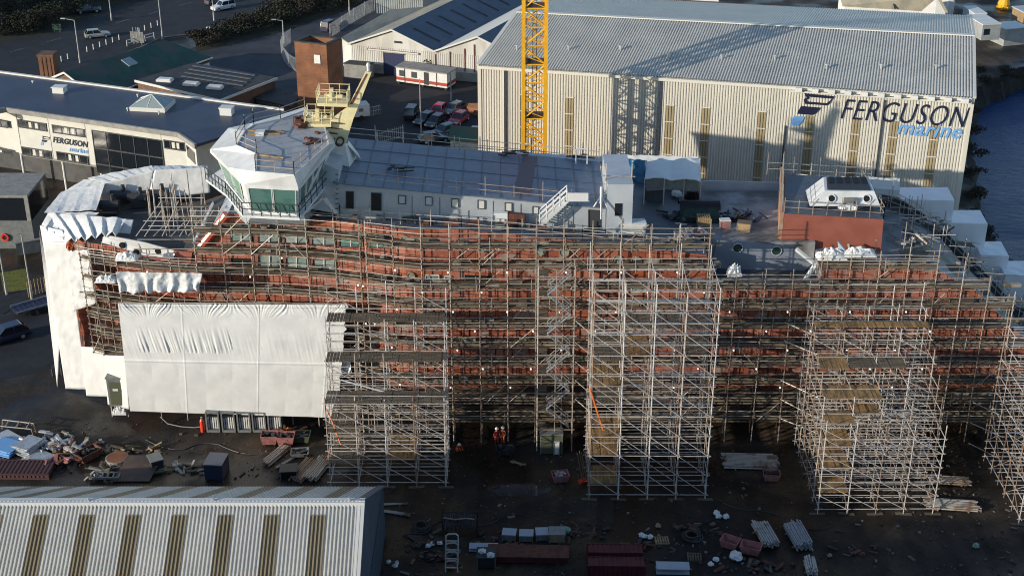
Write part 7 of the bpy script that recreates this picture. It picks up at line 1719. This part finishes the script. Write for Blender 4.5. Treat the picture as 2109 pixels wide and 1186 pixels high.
crate(1084, 1110, (1.1, .9, .5), -.05, 'second pale crate of the row on the dark yard', 'steel_shade_grey', 'ship_grey')
crate(1116, 1107, (1.0, 1., .5), .05, 'third pale crate of the row, before the brown one', 'steel_shade_grey', 'ship_grey')
crate(1147, 1110, (1.3, 1.1, .7), .0, 'brown crate with a pale lid at the end of the pale ones', 'timber', 'concrete')
crate(448, 978, (1.6, 1.9, 1.5), -.12, 'dark blue covered bin on the yard behind the near shed roof', 'blue_dark', 'deck')
crate(596, 980, (1.5, 1.3, .7), .1, 'low black bin beside the darker tube bundle', 'black', 'dark_metal')
crate(322, 962, (1.1, 1.4, .9), .5, 'dark grey machine box beside the brown flat plate', 'dark_metal', 'steel_shade_grey')
crate(1135, 928, (2., 1.2, 1.9), .0, 'grey green site box under the stair tower', 'olive', 'steel_shade_grey')
crate(1146, 934, (.5, .5, 1.2), .0, 'small white cylinder cage beside the grey green site box', 'cabin_white', 'ship_grey')
crate(1002, 1160, (1.5, 1.4, .9), .0, 'dark open crate with white scraps near the bottom edge', 'dark_metal', 'deck_dark')
crate(1088, 1148, (6.2, 1.6, .5), -.03, 'long low rusty plate stack left of the maroon containers', 'maroon', 'rust')
crate(118, 770, (.9, .7, .7), .2, 'small dark box on the track left of the bow wrap', 'dark_metal', 'dark_metal')
def container(u, v, L, W2, Hc, rz, label, m):
    t = T_('steel_container', label, 'container', u, v, rz); b = MB(); l, w_ = L / 2, W2 / 2
    b.corr((-l, -w_, .15), (l, -w_, .15), (l, -w_, Hc), (-l, -w_, Hc), int(L / .35), (0, -.05, 0)); b.quad((l, -w_, .15), (l, w_, .15), (l, w_, Hc), (l, -w_, Hc)); b.quad((-l, w_, .15), (-l, -w_, .15), (-l, -w_, Hc), (-l, w_, Hc)); b.quad((l, w_, .15), (-l, w_, .15), (-l, w_, Hc), (l, w_, Hc)); local(t, 'wall', m, b)
    b = MB(); b.corr((-l, -w_, Hc), (l, -w_, Hc), (l, w_, Hc), (-l, w_, Hc), int(L / .35), (0, 0, .04)); local(t, 'roof', m, b)
    b = MB()
    for x in (-l, l):
        for y in (-w_, w_): b.box((x, y, Hc / 2), (.14, .14, Hc + .1))
    for y in (-w_, w_): b.box((0, y, .1), (L, .12, .16)); b.box((0, y, Hc), (L, .1, .12))
    local(t, 'corner_frame', m, b); return t
container(1266, 1148, 4.3, 1.1, .9, -.02, 'farther maroon container of the pair at the bottom edge', 'maroon')
container(1268, 1180, 4.4, 1.1, 1.1, -.02, 'nearer maroon container of the pair at the bottom edge', 'maroon')
container(45, 972, 5.4, 2.2, .5, -.02, 'long low rusty steel trough beyond the near shed roof', 'plum')
def beam(u, v, L, w_, h_, rz, label, m='ship_grey'):
    t = T_('steel_beam', label, 'steel beam', u, v, rz); b = MB(); b.box((0, 0, .06), (L, w_, .06)); b.box((0, 0, h_ / 2), (L, .06, h_)); b.box((0, 0, h_), (L, w_, .06)); local(t, 'flange', m, b); return t
beam(996, 1130, 2.3, .8, .3, -.02, 'grey steel beam lying left of the rusty plates')
beam(1385, 1175, 2.6, 1., .5, -.03, 'grey steel beam at the bottom edge right of the maroon containers')
beam(720, 884, 2.2, .5, .3, -.4, 'short steel channel in the shade of the white sheet', 'deck')
def pallet(u, v, rz, label, n=1, m='timber', z=.005):
    t = T_('pallet', label, 'pallet', u, v, rz, z); b = MB()
    for j in range(n):
        for k in range(6): b.box((-.5 + k * .2, 0, .13 + .15 * j), (.13, 1., .03))
        for y in (-.44, 0, .44): b.box((0, y, .06 + .15 * j), (1.15, .1, .1))
    local(t, 'boards', m, b); return t
pallet(1363, 1114, .05, 'pale wooden pallet alone on the dark yard beside white bags')
pallet(1430, 1148, -.05, 'dull wooden pallet lower right on the dark yard', m='board')
p = G(1448, 462, 17.6); pallet(1448, 466, .0, 'tall stack of yellow pallets on the aft deck before the dark tarpaulin', 7, z=17.7)
def bags(u, v, n, r_, label, m='plastic_bag', z=.005, sp=.5):
    t = T_('bag_heap', label, 'bags', u, v, 0, z)
    for k in range(n):
        b = MB(); c = V((R.uniform(-sp, sp), R.uniform(-sp, sp) * .7, r_ * .6)); s_ = R.uniform(0, 9)
        def f(a, e):
            th, ph = a * math.tau, e * math.pi; d = V((math.cos(th) * math.sin(ph), math.sin(th) * math.sin(ph), math.cos(ph))); rr = r_ * (.8 + .4 * mnoise.noise(d * 1.8 + V((s_, 0, 0)))); return c + V((d.x * rr, d.y * rr, d.z * rr * .7))
        b.grid(12, 7, f); local(t, 'bag', m, b)
    return t
bags(1332, 1106, 3, .3, 'white bags left of the pale pallet'); bags(1487, 1062, 3, .35, 'white bags on the yard below the middle tower'); bags(1516, 1152, 1, .62, 'round pale sack beside the pink skips', 'plastic_bag', sp=.01)
bags(893, 1123, 3, .28, 'white scraps left of the white hoop frame'); bags(1000, 1144, 3, .35, 'white scraps piled in the dark open crate', z=1.0); bags(1475, 1160, 2, .3, 'pair of small white bags at the lower right')
bags(812, 1165, 3, .25, 'white scraps beside the gable of the near shed'); bags(1355, 1086, 1, .3, 'orange brown sack above the pale pallet', 'timber', sp=.05); bags(1175, 1096, 2, .35, 'greenish scrap beside the brown crate', 'mint_glass')
bags(2010, 1127, 1, .35, 'pale green scrap alone on the dark yard at lower right', 'mint_glass', sp=.05); bags(1390, 404, 3, .5, 'white plastic bundle on the aft deck near the tent', z=17.9); bags(1708, 1146, 1, .25, 'small dull sack at the lower right yard', 'timber', sp=.05)
t = T_('hoop_frame', 'tall white frame of four stacked hoops near the bottom edge', 'frame', 930, 1178, -.15)
for k in range(4):
    b = MB(); z = .3 + .85 * k; x = .03 * k; b.path([(x - .48, .0, z - .3), (x - .48, 0, z + .55), (x - .3, 0, z + .75), (x + .3, 0, z + .85), (x + .48, 0, z + .7), (x + .48, 0, z - .25)], .06, 6); b.tube((x - .48, 0, z + .1), (x + .48, 0, z + .2), .05, 6); local(t, 'hoop', 'cabin_white', b)
t = T_('cable_rack', 'dark frame wound with cables and hoses above the hoop frame', 'rack', 948, 1095, .0)
b = MB()
for x in (-1.4, 1.4):
    for y in (-.5, .5): b.tube((x, y, 0), (x, y, 1.7), .06, 5)
for y in (-.5, .5): b.tube((-1.4, y, 1.6), (1.4, y, 1.6), .06, 5)
local(t, 'frame', 'dark_metal', b); b = MB()
for k in range(16): x = -1.3 + k * .17; b.ring((x, 0, .95 + R.uniform(-.1, .1)), (1, .15 * R.uniform(-1, 1), 0), .62, .05, 12)
local(t, 'hose_coil', 'deck_dark', b); b = MB(); b.path([(-1.3, -.5, 1.75), (-.4, -.55, 1.62), (.5, -.5, 1.7), (1.2, -.5, 1.6)], .06, 5); local(t, 'yellow_hose', 'grp_strip', b)
for i, (u, v, lb) in enumerate(((868, 1088, 'coil of dark hose lying left of the cable rack'), (1425, 1108, 'coil of dark cable right of the pale pallet'))):
    t = T_('hose_coil', lb, 'hose', u, v); b = MB()
    for k in range(7): b.ring((R.uniform(-.15, .15), R.uniform(-.1, .1), .08 + .06 * k), (R.uniform(-.06, .06), R.uniform(-.06, .06), 1), .8 - .05 * k, .05, 18)
    local(t, 'loops', 'deck_dark', b)
t = T_('red_stand', 'red stand holding upright poles left of the middle tower', 'stand', 1210, 992, .5); b = MB(); b.box((0, 0, .3), (1.7, .5, .12)); b.path([(-.8, 0, .0), (-.7, 0, .35)], .08, 5); b.path([(.8, 0, 0), (.9, 0, .6)], .08, 5); local(t, 'base', 'gas_red', b)
b = MB()
for k in range(5): b.tube((-.5 + .2 * k, 0, .3), (-1.0 + .22 * k, .2, 3.2 + R.uniform(-.5, .4)), .035, 4)
local(t, 'poles', 'tube_rust', b)
# debris field beyond the near shed roof
def stack(u, v, L, W2, n, rz, label, m='alu', h=.12, nm='board_stack', cat='board stack', jit=.2):
    t = T_(nm, label, cat, u, v, rz); b = MB()
    for k in range(n): b.box((R.uniform(-jit, jit), R.uniform(-jit, jit), .08 + h * k), (L * R.uniform(.8, 1.05), W2 * R.uniform(.8, 1.), h * .8), R.uniform(-.12, .12))
    local(t, 'boards', m, b); b = MB()
    for x in (-L * .3, L * .3): b.box((x, 0, .02), (.12, W2, .04))
    local(t, 'bearer', 'timber', b); return t
def junk(u, v, n, w_, d, label, ms=('alu',), nm='scrap_heap', Lr=(.4, 1.6), hh=.7):
    t = T_(nm, label, 'scrap heap', u, v); 
    for mi, m in enumerate(ms):
        b = MB()
        for _ in range(n // len(ms)): b.box((R.gauss(0, w_ * .35), R.gauss(0, d * .35), R.uniform(.05, hh)), (R.uniform(*Lr), R.uniform(.08, .35), R.uniform(.05, .2)), R.uniform(0, 3.14), ('Y', R.uniform(-.5, .5)))
        tag(local(t, 'pieces', m, b), kind='stuff')
    return t
junk(106, 918, 70, 3.6, 2.4, 'heap of silvery couplers and short tubes beyond the near shed roof', ('alu', 'tube', 'ship_grey'), Lr=(.3, 1.1))
stack(62, 925, 2.0, 2.6, 7, -.5, 'neat stack of silvery boards left of the coupler heap', 'alu')
stack(14, 925, 2.6, 2.4, 5, -.5, 'pale blue flat sheets stacked at the left edge', 'sky_blue', .1)
stack(22, 905, 2.6, 1.6, 3, -.6, 'more pale sheets behind the blue ones at the left edge', 'ship_grey', .1)
stack(78, 946, 2.4, 1.8, 3, -.4, 'silvery scraps on dark boards in front of the neat stack', 'alu')
junk(135, 930, 34, 2.2, 1.8, 'brown and white scrap heap right of the couplers', ('rust', 'timber', 'cabin_white'))
junk(128, 955, 20, 2., 1.2, 'reddish white scrap heap before the rusty skip', ('pink', 'rust'))
junk(215, 975, 24, 2.6, 1.4, 'dull beige offcuts beside the near shed ridge', ('concrete', 'board'), Lr=(.6, 1.6), hh=.3)
junk(262, 930, 24, 4., .8, 'row of brown timber offcuts behind the round tray', ('board', 'timber'), hh=.4)
junk(380, 965, 22, 3.4, 1.2, 'flat brown plates strewn left of the dark blue bin', ('board', 'concrete'), Lr=(.8, 2.), hh=.2)
junk(600, 897, 24, 1.8, .8, 'orange brown scrap behind the two faded red skips', ('rust', 'orange'), hh=.6)
t = T_('frame_trestle', 'pale bent tube trestle at the left edge of the yard', 'trestle', 40, 890, -.1); b = MB(); b.path([(-1.8, .4, .0), (-1.6, .4, 1.), (1.4, .2, .9), (1.5, .2, 0)], .06, 5); b.path([(-1.9, -.5, 0), (-1.7, -.5, .9), (1.5, -.6, .8), (1.6, -.6, 0)], .05, 5)
for x in (-1, 0, 1): b.tube((x, .35, .95), (x, -.52, .85), .05, 5)
local(t, 'frame', 'tube', b)
t = T_('round_tray', 'round rusty orange tray with a pale rim', 'tray', 242, 950); b = MB(); b.tube((0, 0, 0), (0, 0, .45), 1.0, 18); local(t, 'drum', 'concrete', b); b = MB(); b.tube((0, 0, .452), (0, 0, .47), .9, 18); local(t, 'liner', 'brick', b)
t = T_('brown_plate', 'large sloping brown steel plate beyond the near shed ridge', 'plate', 285, 975); b = MB(); a, c, d, e = V((-1.9, -1.4, .1)), V((1.3, -1.4, .1)), V((1.9, 1.6, .8)), V((-1.2, 1.6, .8)); b.slab([a, c, d, e], (0, 0, .08)); local(t, 'sheet', mat('brown_plate', (.10, .065, .05), .6, c2=(.06, .045, .04), scale=.8), b); b = MB(); b.box((0, 1.3, .35), (2.4, .3, .7)); local(t, 'trestle', 'timber', b)
t = T_('open_frame', 'grey slotted steel frame lying at the near shed ridge', 'frame', 218, 985); b = MB()
for y in (-.4, .4): b.box((0, y, .3), (2.6, .15, .2))
for k in range(6): b.box((-1.2 + k * .48, 0, .3), (.12, .8, .2))
local(t, 'frame', 'steel_shade_grey', b)
# things on the aft deck
t = T_('tarp_bundle', 'long dark green tarpaulin bundle on the aft deck behind the pallets', 'tarpaulin', 1440, 452, 0, 17.7); b = MB()
b.grid(26, 10, lambda a, e: (( a - .5) * 3.9, -.9 * math.cos(e * math.pi), .1 + 1.15 * math.sin(e * math.pi) * min(1, 9 * a * (1 - a)) ** .5 + .12 * mnoise.noise(V((a * 9, e * 3, 2))))); local(t, 'cover', 'dark_green', b); b = MB(); b.grid(20, 6, lambda a, e: ((a - .5) * 3.7, .5 - .8 * math.cos(e * math.pi), 1. + .6 * math.sin(e * math.pi))); local(t, 'roll', 'black', b)
t = T_('dark_hose_pile', 'round black hose pile on the aft deck near the far bulwark', 'hose', 1426, 408, 0, 17.9); b = MB()
for k in range(6): b.ring((0, 0, .1 + .12 * k), (0, .1, 1), .75 - .06 * k, .1, 14)
local(t, 'loops', 'black', b)
crate(1345, 412, (1.5, 1.6, 1.1), .1, 'dark open steel cage on the aft deck behind the door block', 'deck_dark', 'dark_metal', z=18.)
crate(1370, 385, (2.6, 1.0, .8), -.1, 'dark long crate before the tent on the aft deck', 'dark_metal', 'dark_metal', z=18.)
crate(1492, 470, (.9, .7, .7), .1, 'small white and pink crate on the aft deck beside the pallets', 'pink', 'cabin_white', z=17.6)
crate(1532, 475, (1.2, .8, .7), -.3, 'brown open box on the aft deck right of the pink crate', 'timber', 'board', z=17.6)
junk_ = [(1395, 455, 'dark scrap heap on the aft deck left of the pallets', ('deck_dark', 'dark_metal')), (1520, 452, 'dark heap of tools and hoses on the aft deck behind the brown box', ('dark_metal', 'blue_dark')), (1425, 490, 'pale tubes and scraps heaped at the aft deck edge', ('tube', 'pink', 'alu'))]
for u, v, lb, ms in junk_:
    t = junk(u, v, 34, 2.4, 1.4, lb, ms); t.location = G(u, v, 17.65)
stack(1303, 472, 2.3, 1.3, 9, .03, 'stack of white wrapped boards at the aft deck edge', 'cabin_white', .13).location = G(1303, 480, 18.5)
junk(1385, 500, 26, 2.6, .6, 'tangle of tubes along the edge of the aft deck', ('tube',), Lr=(.8, 1.8), hh=.6).location = G(1400, 500, 17.9)
for (u, v, lb) in ((1760, 535, 'dark scrap heap on the stern block deck'), (1885, 500, 'pile of poles and dark scrap on the stern deck'), (1920, 470, 'dark boards heaped by the stern hatch')):
    junk(u, v, 26, 2.6, 1.8, lb, ('deck_dark', 'steel_shade_grey', 'tube'), Lr=(.5, 2.)).location = G(u, v, 16.6)
t = thing('floor_puddle', 'shallow wet patch on the shaded yard between two towers', 'puddle', G(1060, 1010)); b = MB(); c = G(1065, 1008); pts = []
for k in range(40): a = k * math.tau / 40; r_ = 1 + .35 * mnoise.noise(V((math.cos(a) * 1.7, math.sin(a) * 1.7, 4))); pts.append(c + V((math.cos(a) * 2.6 * r_, math.sin(a) * 1.0 * r_, .006)))
b.quad(*pts); b.build('water_film', mat('wet_film', (.06, .06, .065), .08, spec=.6), t)

# grit, offcuts and litter over the yard: far too many to count
b = MB(); g2 = MB()
for _ in range(1900):
    u, v = R.uniform(-20, 2120), R.uniform(868, 1190)
    if v > 985 and u < 800: continue
    if v < 930 and 700 < u < 2000: continue
    p = G(u, v); s_ = R.choice((.06, .08, .1, .14, .2)); (b if R.random() < .7 else g2).box(p + V((0, 0, s_ * .3)), (s_ * R.uniform(.6, 4 if R.random() < .25 else 1.6), s_ * R.uniform(.5, 1.2), s_ * .6), R.uniform(0, 3.14))
tag(b.build('yard_debris', mat('mixed_debris', (.10, .08, .06), .8, c2=(.03, .025, .02), scale=.4)), 'fine debris and offcuts scattered over the dark yard', 'debris', kind='stuff')
tag(g2.build('pale_litter', mat('pale_litter', (.22, .20, .18), .7, c2=(.10, .08, .06), scale=.5)), 'pale scraps and short pieces scattered over the dark yard', 'debris', kind='stuff')

# flat brown scrap lying about the shaded yard, a few hoses trailing across it
for u, v, n_, lb in ((1085, 1140, 26, 'low rusty offcuts beside the long plate stack'), (900, 1150, 22, 'dark scrap strewn behind the white hoop frame'), (1440, 1090, 22, 'dark frames and offcuts right of the pale pallet'), (1200, 1100, 18, 'low brown scrap behind the maroon containers'), (1560, 1165, 22, 'tangle of thin scrap below the pink skips'), (1300, 1125, 18, 'flat offcuts around the pale pallet'), (860, 1115, 16, 'small brown scrap left of the cable rack'), (1780, 1130, 12, 'small dark scrap alone on the empty yard'), (1010, 1110, 14, 'scrap timber left of the pale crates')):
    junk(u, v, n_, 3., 1.5, lb, ('rust', 'board', 'dark_metal'), Lr=(.2, 1.0), hh=.2)
for i, (pts_, lb) in enumerate((([(830, 1100), (900, 1075), (980, 1082), (1040, 1060), (1120, 1075)], 'thin hose trailing across the yard past the cable rack'), ([(1480, 1030), (1560, 1050), (1650, 1085), (1720, 1080)], 'thin cable trailing towards the stern tower'), ([(300, 905), (380, 925), (450, 915), (540, 935)], 'thin cable lying across the lit yard below the white sheet'))):
    t = thing('yard_hose', lb, 'hose', G(*pts_[0])); b = MB(); q = []
    for (a, c), (d, e) in zip(pts_, pts_[1:]):
        for k in range(8): f_ = k / 8; q.append(G(a + (d - a) * f_, c + (e - c) * f_ + 7 * math.sin(f_ * math.pi) * (1 if len(q) % 16 < 8 else -1), .05))
    b.path(q, .045, 5); b.build('line', 'dark_metal', t)
# ================================================================ a thing made of one piece is that mesh itself
_k = {}
for o in COL.objects:
    if o.parent: _k.setdefault(o.parent.name, []).append(o)
for t in [o for o in COL.objects if o.type == 'EMPTY' and o.parent is None]:
    ch = _k.get(t.name, [])
    if len(ch) == 1 and ch[0].name not in _k and ch[0].data.users == 1:
        c = ch[0]; mtx = t.matrix_basis @ c.matrix_basis; c.parent = None; c.matrix_basis = mtx
        nm = t.name
        for key in ('label', 'category', 'group', 'kind'):
            if key in t: c[key] = t[key]
        bpy.data.objects.remove(t); c.name = nm
